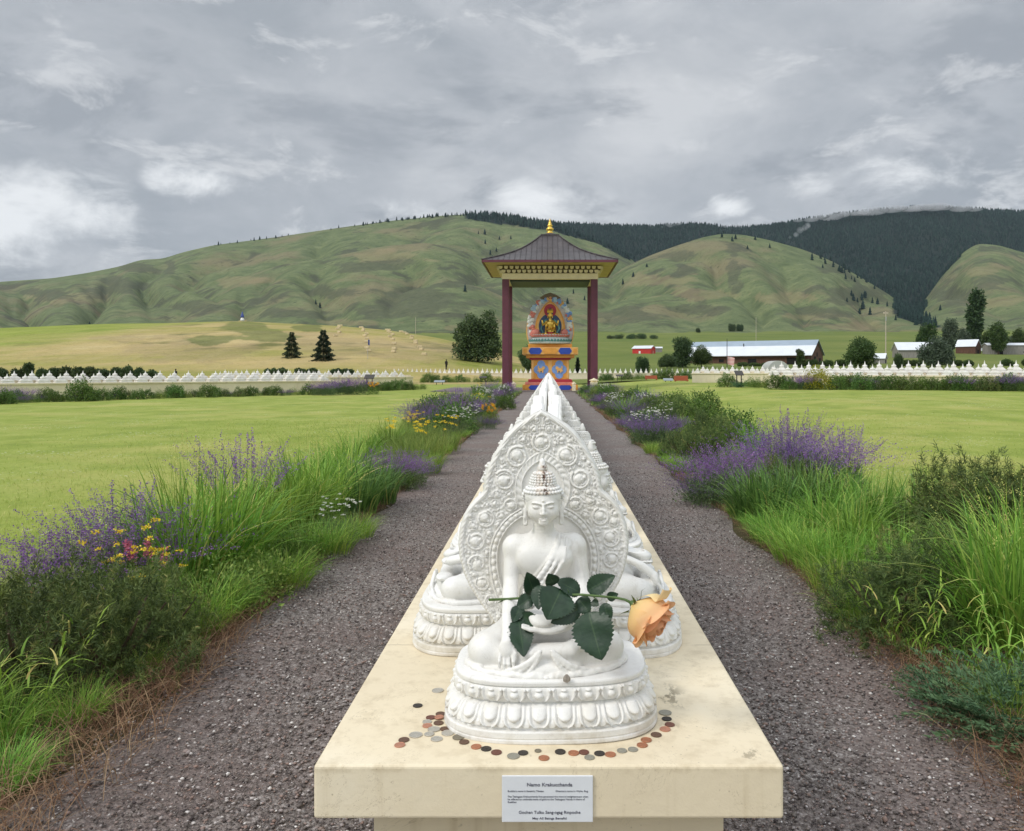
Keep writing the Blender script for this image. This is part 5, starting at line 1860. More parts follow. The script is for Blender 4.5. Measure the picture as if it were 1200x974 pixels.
for k in range(2):          # two courses of bracket blocks round all four sides under the eave
    hw_, hd_ = 3.86 + .24 * k, 3.10 + .24 * k
    z0, z1 = 9.29 + .28 * k, 9.53 + .28 * k
    bk.box(-hw_ + .12, -hd_ + .12, z0 - .02, hw_ - .12, hd_ - .12, z1 + .038)
    n = 19
    for i in range(n):
        x = -hw_ + (i + .5) * 2 * hw_ / n
        for s in (-1, 1):
            mb.prism([(x - .16, z1), (x + .16, z1), (x + .13, z0 + .06), (x, z0), (x - .13, z0 + .06)], s * hd_ - .10, s * hd_ + .10)
    n = 15
    for i in range(n):
        y = -hd_ + .2 + (i + .5) * (2 * hd_ - .4) / n
        for s in (-1, 1):
            mb.box(s * hw_ - .10, y - .15, z0 + .02, s * hw_ + .10, y + .15, z1 - .003)
mb.build('bracket_course', M_CREAM, pav)
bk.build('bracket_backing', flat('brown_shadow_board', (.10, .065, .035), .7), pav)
MB().box(-PHW + .10, -PHW + .10, EZ - .06, PHW - .10, PHW - .10, EZ + .03).build('soffit', M_SOFFIT, pav)
mb = MB()
for s in (-1, 1):
    mb.box(-PHW, s * PHW - .06, EZ - .09, PHW, s * PHW + .06, EZ + .09)
    mb.box(s * PHW - .06, -PHW + .063, EZ - .088, s * PHW + .06, PHW - .063, EZ + .088)
mb.build('fascia', M_MAROON, pav)
RP = [(5.22, 10.045), (4.6, 10.26), (3.8, 10.57), (3.0, 10.93), (2.3, 11.32), (1.72, 11.74), (1.2, 12.18), (.72, 12.64)]
mb = MB()
vv = []
for r_, z_ in RP:
    vv += [(-r_, -r_, z_), (r_, -r_, z_), (r_, r_, z_), (-r_, r_, z_)]
ff = []
for i in range(len(RP) - 1):
    for k in range(4):
        ff.append((i * 4 + k, i * 4 + (k + 1) % 4, (i + 1) * 4 + (k + 1) % 4, (i + 1) * 4 + k))
ff += [(3, 2, 1, 0), tuple((len(RP) - 1) * 4 + k for k in range(4))]
mb.add(vv, ff)
roof = mb.build('roof', M_ROOF, pav)
mb = MB()
def roof_z(r_):
    return float(np.interp(r_, [q[0] for q in RP][::-1], [q[1] for q in RP][::-1]))
n = 25
for i in range(1, n):
    x = -5.22 + i * 10.44 / n
    lo = max(abs(x), .72)
    rs = np.linspace(5.2, lo, 8)
    for side in range(4):
        pts = []
        for r_ in rs:
            q = [(x, -r_), (r_, x), (-x, r_), (-r_, -x)][side]
            pts.append((q[0], q[1], roof_z(r_) + .025))
        if rs[0] - rs[-1] > .3:
            mb.tube(pts, .022, 4)
for sx_ in (-1, 1):
    for sy_ in (-1, 1):
        mb.tube([(sx_ * r_, sy_ * r_, roof_z(r_) + .03) for r_ in np.linspace(5.2, .72, 12)], .06, 6)
mb.build('roof_seam', M_ROOF, roof)
mb = MB()
mb.box(-.76, -.76, 12.62, .76, .76, 12.76)
mb.lathe([(.58, 12.76), (.50, 12.86), (.34, 12.92), (.24, 12.94)], 20)
mb.build('roof_cap', M_ROOF, pav)
MB().lathe([(.10, 12.90), (.30, 12.92), (.27, 13.02), (.18, 13.08), (.20, 13.14), (.31, 13.23), (.31, 13.32), (.17, 13.43), (.14, 13.49), (.22, 13.55), (.22, 13.60), (.12, 13.67), (.15, 13.74), (.13, 13.79), (.08, 13.87), (.10, 13.93), (.05, 14.02), (.015, 14.18)], 24).build('finial', M_GOLD, pav, smooth=True)

# ------------------------------------------------------------------ painted throne and the figure on it
M_ORANGE = flat('orange_paint', (.72, .33, .06), .5, var=.14, scale=3)
M_ORANGE2 = flat('pale_orange_paint', (.78, .44, .14), .5, var=.12, scale=3)
M_BLUE = flat('deep_blue_paint', (.030, .075, .40), .5, var=.12, scale=3)
M_SKYB = flat('sky_blue_paint', (.20, .34, .66), .5, var=.12, scale=3)
M_RED = flat('crimson_paint', (.42, .035, .055), .5, var=.12, scale=3)
M_CORAL = flat('coral_paint', (.66, .22, .17), .5, var=.14, scale=3)
M_PALE = flat('pale_aqua_paint', (.52, .60, .58), .5, var=.14, scale=3)
M_NAVY = flat('navy_paint', (.040, .075, .16), .5, var=.15, scale=3)
M_TEAL = flat('teal_paint', (.11, .30, .30), .5, var=.15, scale=3)
TX, TY = .12, 67.0
thr = thing('throne', 'orange painted stepped throne with blue lozenges under the pavilion roof', 'throne', (TX, TY, .02))
def tier(name, m, hw_, hd_, z0, z1, bev=.03):
    return MB().box(-hw_, -hd_, z0, hw_, hd_, z1).build(name, m, thr, bevel=bev)
tier('base', M_ORANGE, 2.23, 1.80, 0, .42)
tier('base_band', M_CORAL, 2.02, 1.62, .423, .64)
tier('base_step', M_RED, 1.78, 1.46, .643, .86)
tier('dado', M_ORANGE, 1.53, 1.28, .863, 2.46)
tier('cornice_band', M_RED, 1.68, 1.40, 2.463, 2.60)
tier('cornice_step', M_ORANGE, 1.95, 1.58, 2.603, 2.86)
tier('top_slab', M_ORANGE2, 2.25, 1.84, 2.863, 3.45)


def hexagon(cx, cz, w_, h_, y, th, name, m, parent):
    MB().prism([(cx - w_ / 2, cz), (cx - w_ * .34, cz + h_ / 2), (cx + w_ * .34, cz + h_ / 2), (cx + w_ / 2, cz), (cx + w_ * .34, cz - h_ / 2), (cx - w_ * .34, cz - h_ / 2)], y - th, y + .01).build(name, m, parent)


for zc, y, h_ in ((.215, -1.80, .34), (3.155, -1.84, .46)):
    for s in (-1, 1):
        hexagon(s * 1.20, zc, 1.10, h_ * 1.12, y, .03, 'blue_lozenge', M_BLUE, thr)
    hexagon(0, zc, 1.30, h_ * 1.02, y, .045, 'orange_lozenge', M_ORANGE, thr)
    for s in (-1, 1):
        hexagon(s * 2.0, zc, .34, h_ * .8, y, .025, 'orange_lozenge', M_ORANGE, thr)
for s in (-1, 1):      # two quatrefoil panels with a gold lion in each
    mb = MB()
    for ax, az, rr_ in ((0, .40, .34), (0, -.40, .34), (.26, 0, .36), (-.26, 0, .36)):
        mb.prism([(s * .73 + ax + rr_ * math.cos(q * math.pi / 10) * .95, 1.66 + az + rr_ * math.sin(q * math.pi / 10)) for q in range(20)], -1.31 - .004 * abs(ax) - .006 * (az > 0), -1.27)
    mb.build('blue_panel', M_SKYB, thr)
    mb = MB()
    for ax, az, ra, rb in ((0, 0, .22, .13), (s * -.18, .13, .12, .13), (s * .22, .14, .05, .16), (-.12, -.16, .06, .12), (.12, -.16, .06, .12), (s * .2, -.1, .12, .06)):
        mb.prism([(s * .73 + ax + ra * math.cos(q * math.pi / 8), 1.66 + az + rb * math.sin(q * math.pi / 8)) for q in range(16)], -1.37 - .006 * abs(az) - .004 * abs(ax), -1.29)
    mb.build('gold_lion', M_ORANGE2, thr)
for x_, w_ in ((0, .30), (-1.42, .16), (1.42, .16)):
    MB().prism([(x_ - w_ / 2, .95), (x_ - w_ / 2, 2.40), (x_ + w_ / 2, 2.40), (x_ + w_ / 2, .95)], -1.30, -1.27).build('carved_strip', M_ORANGE2, thr)

dei = thing('gilded_figure', 'gold seated figure in a painted leaf shaped halo on the orange throne', 'statue', (TX, TY, 3.47))
S_ = 7.2


def egg(hw_, z0, z1, n=48, power=.80, low=.80):
    """outline of an egg standing on a narrower foot"""
    pts = []
    for q in range(n + 1):
        f = q / n
        z = z0 + (z1 - z0) * f
        w_ = hw_ * (math.sin(math.pi * min(1, (f * (1 - .16) + .16)) ** power) ** .62)
        pts.append((max(.004, w_), z))
    return [(x, z) for x, z in pts] + [(-x, z) for x, z in reversed(pts)]


MB().box(-1.80, -1.0, 0, 1.80, 1.0, .30).build('orange_foot', M_ORANGE, dei, bevel=.06)
MB().prism(egg(1.98, .02, 4.46), -.05, .40).build('halo_rim', M_ORANGE2, dei)
halo = MB().prism(egg(1.88, .10, 4.36), -.12, -.02).build('halo_field', flat('dusty_pink_paint', (.52, .46, .44), .5, var=.3, scale=4), dei)
mb = MB()
MB().prism(egg(1.24, .60, 3.86), -.20, -.10).build('halo_orange_ring', M_ORANGE, dei)
MB().prism(egg(1.10, .66, 3.74), -.24, -.18).build('halo_gold_ring', M_ORANGE2, dei)
ell_ = lambda cx, cz, a, b, n=36: [(cx + a * math.cos(2 * math.pi * q / n), cz + b * math.sin(2 * math.pi * q / n)) for q in range(n)]
MB().prism(ell_(0, 1.78, .94, 1.04), -.30, -.22).build('body_halo', M_NAVY, dei)
MB().prism(ell_(0, 3.06, .50, .54), -.36, -.24).build('head_halo', M_RED, dei)
# painted creatures and scrolls carved round the rim
rr = random.Random(9)
M_SNOW = flat('white_relief_paint', (.74, .74, .70), .5)
M_ICE = flat('ice_blue_paint', (.42, .56, .70), .5)
cols = [M_CORAL, M_SKYB, M_SNOW, M_ICE, M_CORAL, M_SNOW, M_ORANGE2]
bundle = {}
for q in range(46):
    f = q / 45
    a = -.42 + f * (math.pi + .84)
    cx, cz = 1.60 * math.cos(a), 2.05 + 2.02 * math.sin(a)
    if cz < 1.0:
        cz = 1.0 - (1.0 - cz) * .5
    m = rr.choice(cols)
    mb = bundle.setdefault(q, (MB(), m))[0]
    for _ in range(4):
        px_, pz_ = cx + rr.uniform(-.16, .16), cz + rr.uniform(-.14, .14)
        r0 = rr.uniform(.09, .20)
        mb.lathe([(r0, 0), (r0 * .85, r0 * .5), (r0 * .4, r0 * .75), (.01, r0 * .8)], 9)
        k = 4 * 9
        for i in range(len(mb.V) - k, len(mb.V)):
            x, y, z = mb.V[i]
            mb.V[i] = (px_ + x, -.10 - z, pz_ + y * rr.uniform(.9, 1.0))
for mname, (mb, m) in bundle.items():
    mb.build('rim_carving', m, dei)
MB().prism([(-.9, 4.10), (-.45, 4.40), (0, 4.55), (.45, 4.40), (.9, 4.10), (.5, 3.98), (0, 4.05), (-.5, 3.98)], -.22, -.08).build('rim_crest', flat('dark_gilt', (.16, .11, .06), .5), dei)
# lotus seat: two rows of petals, coral rocks, cushions
mb = MB()
MB().lathe([(1.55, .30), (1.72, .36), (1.74, .46), (1.50, .72), (1.42, .86), (1.55, 1.02), (1.50, 1.08)], 40, (0, -.35, 0), 1, .62).build('lotus_seat', M_PALE, dei)
for row, (m, z_, r_) in enumerate(((M_TEAL, .48, 1.72), (M_CORAL, .86, 1.52))):
    mb = MB()
    for q in range(22):
        a = math.pi + math.pi * q / 21
        x, y = r_ * math.cos(a), -.35 + r_ * .62 * math.sin(a)
        w_ = .11
        tx_, ty_ = -math.sin(a), .62 * math.cos(a)
        l_ = math.hypot(tx_, ty_)
        tx_, ty_ = tx_ / l_ * w_, ty_ / l_ * w_
        nx_, ny_ = ty_ / w_ * .08, -tx_ / w_ * .08
        mb.add([(x - tx_, y - ty_, z_), (x + tx_, y + ty_, z_), (x + tx_ * 1.0 + nx_, y + ty_ + ny_, z_ + .12), (x + nx_ * .6, y + ny_ * .6, z_ + .25), (x - tx_ + nx_, y - ty_ + ny_, z_ + .12)], [(0, 1, 2, 3, 4)])
    mb.build('lotus_petal_row', m, dei)
for s in (-1, 1):
    MB().lathe([(.02, -.28), (.22, -.22), (.32, 0), (.24, .22), (.02, .30)], 14, (s * 1.16, -.30, 1.25), 1.0, .6).build('coral_boss', M_CORAL, dei, smooth=True)
fig = link('gold_body', npmesh('gold_body', settle(_fv) * np.array([S_ * .72, S_ * .62, S_ * .94]) + np.array([0, -.70, .10]), _fq, mats=[M_GOLD], smooth=True), dei)
hb = MB()
hb.V = [(x * S_ * .72, y * S_ * .62 - .70, z * S_ * .94 + .10) for x, y, z in _hb.V]
hb.F, hb.tint = _hb.F, _hb.tint
hb.build('hair', M_NAVY, fig, smooth=True)
mb = MB()       # crown points
for q in range(5):
    a = math.pi * 1.5 + (q - 2) * .42
    x, y = .235 * math.cos(a), -.40 + .25 * math.sin(a)
    mb.tube([(x, y, 2.86), (x * 1.12, y - .02, 3.02), (x * 1.05, y, 3.22)], [.055, .06, .005], 6)
mb.build('crown', M_GOLD, fig)
for s in (-1, 1):      # raised second pair of hands and blue scarves
    MB().tube([(s * .36, -.42, 2.12), (s * .62, -.50, 1.85), (s * .66, -.66, 2.25)], [.12, .095, .07], 10).build('raised_arm', M_GOLD, fig, smooth=True)
    MB().tube([(s * .30, -.55, 2.32), (s * .62, -.48, 2.05), (s * .74, -.46, 1.55), (s * .55, -.62, 1.22), (s * .80, -.70, 1.02)], [.05, .085, .075, .07, .03], 8).build('scarf', M_TEAL, fig, smooth=True)
MB().tube([(0, -.78, 1.16), (.02, -.86, 1.10), (.0, -.90, .96)], [.30, .26, .06], 10).build('skirt', M_RED, fig, smooth=True)

# ------------------------------------------------------------------ lamps, benches and signs near the pavilion
M_LAMPC = flat('cream_lamp_box', (.70, .62, .42), .6)
def lamp_box(px, py, d, w_, h_, label):
    x = PX(px, d)
    z = EYE + (HY - py) / FPX * d
    o = thing('garden_lantern', label, 'lantern', (x, d, .0))
    MB().box(-w_ / 2, -w_ / 2, -.05, w_ / 2, w_ / 2, z - h_ * .2).build('post', M_LAMPC, o, bevel=.02)
    MB().box(-w_ * .42, -w_ * .42, z - h_ * .2, w_ * .42, w_ * .42, z).build('lamp_glass', flat('lamp_glass', (.85, .66, .34), .3), o)
    MB().lathe([(w_ * .72, z), (w_ * .5, z + .06), (w_ * .1, z + .16), (.01, z + .2)], 4).build('cap', M_LAMPC, o)
lamp_box(696, 446, 60.5, .55, .55, 'larger cream stone lantern beside the right front pillar of the pavilion')
lamp_box(672.5, 450, 63, .28, .3, 'small cream lantern right of the painted throne')
lamp_box(602, 450, 63, .28, .3, 'small cream lantern left of the painted throne')
M_TERRA = flat('terracotta_paint', (.36, .10, .045), .6, var=.15, scale=2)
M_BOARD = flat('grey_board', (.24, .28, .30), .4, var=.1)
M_POSTB = flat('dark_post', (.05, .045, .04), .6)
for px, py, d, w_, h_, lab in ((763, 443, 100, 1.5, .55, 'terracotta bench against the far wall, nearer the pavilion'), (798, 445, 86, 1.5, .75, 'terracotta bench in front of the far wall, next to the slanted sign')):
    x, z = PX(px, d), float(ground(PX(px, d), d))
    zc = EYE + (HY - py) / FPX * d
    o = thing('garden_bench', lab, 'bench', (x, d, zc))
    MB().box(-w_ / 2, 0, -.05, w_ / 2, .08, h_ * .55).build('backrest', M_TERRA, o, bevel=.02)
    MB().box(-w_ / 2, -.5, -.12, w_ / 2, -.003, -.05).build('seat', M_TERRA, o, bevel=.02)
    for s in (-1, 1):
        MB().box(s * w_ * .42 - .05, -.45, z - zc - .1, s * w_ * .42 + .05, -.05, -.123).build('leg', M_TERRA, o)
for px, py, d, w_, tilt, lab in ((433, 443, 62, .75, .5, 'dark slanted sign on a post beside the end of the left wall'), (515, 448, 92, 1.2, .35, 'grey slanted sign board left of the pavilion'), (566, 443, 96, .9, .3, 'dark sign just left of the pavilion behind white roses'),
                                 (726, 441, 98, .9, .3, 'dark sign in front of the far wall right of the pavilion'), (783, 446, 84, 1.0, .4, 'pale teal slanted sign board beside a terracotta bench'), (866, 439, 55, .55, .5, 'dark sign on a post in front of the second right wall')):
    x = PX(px, d)
    g0 = float(ground(x, d))
    z = EYE + (HY - py) / FPX * d
    o = thing('sign', lab, 'sign', (x, d, g0))
    for s in (-1, 1):
        MB().box(s * w_ * .28 - .03, -.03, -.1, s * w_ * .28 + .03, .03, z - g0 - .02).build('post', M_POSTB, o)
    m = M_BOARD if 'pale' in lab or 'grey' in lab else M_POSTB
    b = MB().box(-w_ / 2, -.30, -.02, w_ / 2, .30, .02).build('panel', m, o)
    b.location = (0, 0, z - g0 + .10)
    b.rotation_euler = (tilt, 0, 0)

# ------------------------------------------------------------------ the valley and the mountains
def interp(tab, x):
    xs, ys = zip(*tab)
    return np.interp(x, xs, ys)


def smooth1(a, n):
    for _ in range(n):
        a = np.concatenate([a[:1], (a[:-2] + 2 * a[1:-1] + a[2:]) / 4, a[-1:]])
    return a


def fbm(x, y, seed, octv=5, gain=.5):
    s, a, tot = 0, 1.0, 0
    for o in range(octv):
        s = s + a * (vnoise(x * 2 ** o, y * 2 ** o, 1.0, seed + o) - .5)
        tot += a
        a *= gain
    return s / tot * 2


PXS = np.linspace(-900, 2100, 760)
DS = np.concatenate([np.linspace(95, 480, 110), np.geomspace(486, 6200, 330)[0:]])
AZ = (PXS - CX) / FPX
Pg, Dg = np.meshgrid(PXS, DS)
Xg = (Pg - CX) / FPX * Dg
Yg = Dg.copy()


def field_z(d, px):
    z = .00382 * np.maximum(d - 110, 0) ** 1.386
    z = np.where(d > 1100, .00382 * 990 ** 1.386 + (d - 1100) * .035, z)
    return z + .5 * smooth01(640, 760, px) - .05


Z = field_z(Dg, Pg)
wob = fbm(Xg / 90, Yg / 90, 5, 4) * .6 * smooth01(130, 400, Dg)
Z = Z + wob
# left mown hill
hc = interp([(-900, 398), (-400, 392), (0, 388), (100, 385), (200, 383), (285, 381), (330, 383), (400, 386), (460, 391), (510, 398), (560, 408), (610, 420), (650, 436), (2100, 436)], Pg)
dc = 330 - 60 * smooth01(300, 620, Pg)
d0 = 118
tt = np.clip((Dg - d0) / (dc - d0), 0, 1.9)
crest = np.maximum(0, EYE + (HY - hc) / FPX * dc)
shape = np.where(tt <= 1, np.sin(np.minimum(tt, 1) * np.pi / 2) ** 1.15, np.maximum(0, 1 - .9 * (tt - 1) ** 1.6))
hillA = crest * shape * (tt > 0) + fbm(Xg / 40, Yg / 40, 9, 4) * .5 * (tt > 0)
amask = (hillA > Z) & (Pg < 660)
Z = np.maximum(Z, np.where(Pg < 665, hillA, -99))
kindA = amask.copy()


def ridge(table, dcrest, dbase, ybase, rough, seed, pw=1.0, gul=8.0, back=.55, lift=0.0):
    """one mountain: its crest line at its own distance, and a flank with rounded spurs falling towards us"""
    yc = np.repeat((smooth1(interp(table, PXS), 3) + lift)[None, :], len(DS), 0)
    zc = EYE + (HY - yc) / FPX * dcrest
    f = np.clip((Dg - dbase) / (dcrest - dbase), 0, 1)
    s = (.55 * f + .45 * np.sin(f * np.pi / 2)) ** pw
    # spurs and gullies running down the flank, bending as they go
    mid = np.sin(f * np.pi) ** .7 * (1 - f ** 4)
    bend = fbm(Pg / 190 + 3, f * 1.4 + seed, seed, 3)
    u = Pg / 95.0 + (f - .5) * .9 * np.sin(Pg / 260 + seed) + bend * 1.0
    u2 = Pg / 37.0 + f * 1.1 + fbm(Pg / 110, f * 2.5, seed + 3, 3) * 1.2
    g1 = np.abs(np.sin(np.pi * u)) ** .85
    g2 = np.abs(np.sin(np.pi * u2)) ** .9
    px_drop = gul * (1 - g1) + gul * .30 * (1 - g2) * (.4 + .6 * bend ** 2)
    y = ybase + (yc - ybase) * s + mid * px_drop + mid * fbm(Xg / 420, Yg / 420, seed + 7, 4) * rough
    z = EYE + (HY - y) / FPX * Dg
    zb = EYE + (HY - ybase) / FPX * dbase
    z = np.where(Dg > dcrest, zc - (Dg - dcrest) / (dcrest - dbase) * np.maximum(zc - zb, 30) * back, z)
    return np.where((Dg >= dbase) & (yc < ybase), z, -999)


R_B = ridge([(-900, 372), (-500, 356), (-100, 336), (0, 330), (60, 326), (100, 320), (140, 312), (165, 304), (190, 303), (215, 295), (250, 287), (320, 278), (400, 266), (460, 258), (520, 252), (560, 250), (600, 254), (650, 263), (690, 278), (735, 299), (770, 330), (800, 390), (840, 480), (2100, 600)], 2700, 1120, 389, 7, 2, 1.0, 27)
R_B2 = ridge([(-900, 420), (60, 400), (140, 372), (200, 350), (260, 330), (330, 310), (400, 298), (450, 288), (500, 284), (545, 293), (580, 312), (610, 335), (640, 352), (690, 385), (720, 450), (2100, 600)], 1980, 1080, 390, 7, 5, .95, 26)
R_B3 = ridge([(-900, 420), (330, 410), (400, 384), (440, 360), (480, 340), (520, 330), (560, 335), (600, 352), (640, 372), (680, 395), (720, 450), (2100, 600)], 1480, 1060, 391, 5, 8, .95, 14)
R_C = ridge([(-900, 600), (560, 480), (620, 400), (660, 362), (700, 338), (730, 314), (760, 300), (790, 289), (820, 279), (845, 274), (870, 275), (900, 281), (940, 292), (975, 306), (1010, 326), (1040, 344), (1065, 362), (1090, 378), (1130, 430), (2100, 600)], 2050, 1090, 388, 6, 11, .95, 25)
R_C2 = ridge([(-900, 600), (560, 440), (620, 398), (680, 372), (730, 352), (780, 345), (830, 348), (880, 358), (940, 372), (1000, 384), (1060, 392), (1100, 430), (2100, 600)], 1480, 1050, 391, 5, 14, .95, 14)
R_D = ridge([(-900, 600), (1020, 430), (1060, 380), (1085, 350), (1105, 322), (1125, 298), (1145, 285), (1170, 287), (1200, 296), (1250, 304), (1350, 300), (1600, 320), (2100, 360)], 2300, 1150, 386, 6, 17, .95, 20)
R_E = ridge([(-900, 500), (420, 400), (500, 300), (560, 253), (600, 252), (640, 256), (690, 259), (760, 261), (820, 258), (860, 263), (900, 260), (950, 252), (1000, 245), (1040, 241), (1090, 238), (1150, 241), (1200, 244), (1300, 252), (1600, 290), (2100, 340)], 3900, 2100, 372, 8, 23, .95, 12, lift=4.5)
stack = np.stack([Z, R_B, R_B2, R_B3, R_C, R_C2, R_D, R_E])
top = np.argmax(stack, 0)
ZT = np.max(stack, 0)
fadein = smooth01(1000, 1130, Dg)
# woods: all of the far mountain, the ravine between the two right-hand hills and strips along the left ridge's top
yv = HY - (ZT - EYE) / Dg * FPX
wood = (top == 7).astype(float)
nz = fbm(Xg / 140, Yg / 140, 41, 4)
line = interp([(-900, 0), (480, 0), (520, 252), (560, 258), (600, 262), (650, 268), (700, 284), (735, 304), (780, 300), (2100, 0)], Pg)
wood = np.maximum(wood, ((top == 1) & (yv < line + 4 * nz + 1.5) & (Pg > 545)).astype(float))
rav = (np.abs(Pg - interp([(240, 1110), (300, 1100), (340, 1072), (372, 1062), (400, 1150)], yv)) < interp([(240, 60), (300, 26), (340, 18), (372, 12), (400, 8)], yv) * (1 + .8 * nz)) & (yv > 300) & (yv < 384) & (Pg > 1000) & (Pg < 1160)
wood = np.maximum(wood, rav.astype(float))
mown = kindA.astype(float)


def patches(tab, seed):
    """irregular patches of other ground cover: centre and half size in photo pixels, on whatever slope shows there"""
    m = np.zeros(Dg.shape)
    n_ = fbm(Pg / 26, yv / 7, seed, 5)
    n2 = fbm(Xg / 60, Yg / 60, seed + 5, 4)
    for px, py, a, b in tab:
        q = 1 - np.sqrt(((Pg - px) / a) ** 2 + ((yv - py) / b) ** 2)
        m = np.maximum(m, np.clip((q + n_ * .75 + n2 * .35) * 2.2, 0, 1) * (q > -.9))
    return m * (wood < .5)


scrub = patches([(505, 350, 60, 24), (545, 330, 40, 12), (470, 362, 50, 12), (140, 338, 40, 16), (165, 315, 26, 10), (200, 312, 8, 14), (400, 345, 40, 10), (340, 368, 70, 8), (60, 345, 50, 10), (430, 310, 60, 9), (240, 360, 40, 8), (590, 300, 30, 12), (670, 300, 20, 14),
                 (705, 345, 24, 10), (640, 360, 40, 16), (740, 370, 50, 12), (820, 362, 50, 8), (860, 320, 10, 40), (1000, 345, 50, 16), (980, 310, 40, 10), (960, 366, 50, 8), (800, 300, 26, 8), (1120, 350, 30, 24), (1170, 330, 40, 10), (300, 392, 55, 14), (250, 398, 40, 8), (355, 384, 20, 5)], 61)
tan_ = patches([(1000, 382, 60, 7), (960, 372, 40, 6), (765, 328, 46, 12), (830, 345, 60, 7), (700, 372, 50, 8), (370, 262, 40, 6), (300, 330, 60, 7), (460, 300, 50, 8), (90, 350, 60, 8), (1150, 315, 40, 10), (1170, 355, 50, 7), (560, 385, 60, 5), (420, 378, 60, 5), (920, 350, 40, 8), (390, 402, 90, 16), (480, 410, 80, 14), (230, 412, 90, 14), (160, 396, 60, 6)], 67)

M_HILL, t = material('hill_grass')
p = t.pos()
wd, mn, fl_, sc_a, ta_a = t.attr('wood'), t.attr('mown'), t.attr('field'), t.attr('scrub'), t.attr('tan')
n1_ = t.noise(p, .0042, 6, .6)
n2_ = t.noise(p, .021, 6, .65)
n3_ = t.noise(p, .11, 5, .7)
col = t.ramp(n2_, [(.28, (.078, .104, .050)), (.5, (.128, .160, .074)), (.72, (.188, .214, .102))])
col = t.mix(t.math('MULTIPLY', t.step(n1_, .50, .66), .75), col, (.210, .178, .105))
col = t.mix(t.math('MULTIPLY', t.step(t.noise(p, .0062, 7, .70, .8), .54, .62), .75), col, (.074, .076, .054))
col = t.mix(t.math('MULTIPLY', t.step(n3_, .54, .70), .6), col, (.044, .054, .030))
dots = t.n('ShaderNodeTexVoronoi', ins={'Vector': p, 'Scale': .045})
col = t.mix(t.math('MULTIPLY', t.math('MULTIPLY', t.step(dots.outputs['Distance'], .22, .12), t.step(n2_, .46, .62)), .75), col, (.030, .040, .022))
col = t.mix(t.math('MULTIPLY', t.step(t.noise(p, .30, 4, .7), .50, .72), .35), col, (.060, .070, .040))
fcol = t.ramp(t.noise(p, .012, 5, .6), [(.3, (.105, .150, .036)), (.6, (.165, .195, .052)), (.8, (.215, .205, .078))])
col = t.mix(fl_, col, fcol)
band = t.noise(t.scaled(p, (.014, .035, .05)), 1.0, 6, .66, .6)
mcol = t.ramp(band, [(.30, (.200, .230, .045)), (.44, (.300, .275, .085)), (.58, (.430, .335, .150)), (.75, (.520, .425, .225))])
mcol = t.mix(t.math('MULTIPLY', t.step(t.noise(p, .035, 4, .6), .55, .68), .8), mcol, (.090, .110, .034))
mow = t.n('ShaderNodeTexWave', wave_type='BANDS', bands_direction='X', ins={'Vector': p, 'Scale': .045, 'Distortion': 9.0, 'Detail': 3.0, 'Detail Scale': .25})
mcol = t.mix(t.math('MULTIPLY', t.step(mow.outputs[1], .6, .9), .16), mcol, (.42, .345, .185))
gx = t.n('ShaderNodeSeparateXYZ', ins={0: p}).outputs[0]
mcol = t.mix(t.math('MULTIPLY', t.step(t.math('ADD', gx, t.math('MULTIPLY', t.noise(p, .03, 3, .6), 90)), -45, -105), .85), mcol, t.ramp(n3_, [(.3, (.180, .245, .036)), (.7, (.270, .325, .060))]))
col = t.mix(mn, col, mcol)
frz = t.math('MULTIPLY', t.math('SUBTRACT', t.math('ADD', t.math('MULTIPLY', n2_, .6), t.math('MULTIPLY', t.noise(p, .06, 6, .7), .4)), .5), 3.2)
ta_a = t.step(t.math('ADD', ta_a, frz), .25, .95)
sc_a = t.step(t.math('ADD', sc_a, t.math('MULTIPLY', frz, -1.0)), .30, .85)
ta_a = t.math('MULTIPLY', ta_a, t.step(t.attr('tan'), .02, .3))
sc_a = t.math('MULTIPLY', sc_a, t.step(t.attr('scrub'), .02, .3))
col = t.mix(t.math('MULTIPLY', ta_a, .36), col, t.ramp(n3_, [(.3, (.235, .175, .100)), (.7, (.330, .255, .150))]))
col = t.mix(t.math('MULTIPLY', sc_a, .72), col, t.mix(mn, t.ramp(n3_, [(.35, (.060, .066, .046)), (.65, (.112, .118, .070))]), t.ramp(n3_, [(.35, (.085, .115, .034)), (.65, (.165, .195, .060))])))
col = t.mix(wd, col, (.020, .030, .026))
t.out(col, .9, t.bump(t.math('ADD', n2_, t.math('MULTIPLY', n3_, .35)), .55, 9.0), .1)

V = np.stack([Xg, Yg, ZT], -1).reshape(-1, 3)
npx = len(PXS)
i_, j_ = np.meshgrid(np.arange(len(DS) - 1), np.arange(npx - 1), indexing='ij')
a_ = (i_ * npx + j_).ravel()
fieldm = ((top == 0) & ~kindA).astype(float) * 1.0
tag(link('hills', npmesh('hills', V, np.stack([a_, a_ + 1, a_ + npx + 1, a_ + npx], 1), mats=[M_HILL], smooth=True,
                         attrs={'wood': ('POINT', wood.ravel()), 'mown': ('POINT', mown.ravel()), 'field': ('POINT', fieldm.ravel()), 'scrub': ('POINT', scrub.ravel()), 'tan': ('POINT', tan_.ravel())})), kind='structure')


def hill_at(px, d):
    i = np.clip(np.searchsorted(DS, d) - 1, 0, len(DS) - 2)
    j = np.clip(np.searchsorted(PXS, px) - 1, 0, npx - 2)
    u = np.clip((d - DS[i]) / (DS[i + 1] - DS[i]), 0, 1)
    v_ = (px - PXS[j]) / (PXS[j + 1] - PXS[j])
    return (ZT[i, j] * (1 - u) + ZT[i + 1, j] * u) * (1 - v_) + (ZT[i, j + 1] * (1 - u) + ZT[i + 1, j + 1] * u) * v_


def ground_far(px, d):
    return float(hill_at(np.array(px, float), np.array(d, float)))


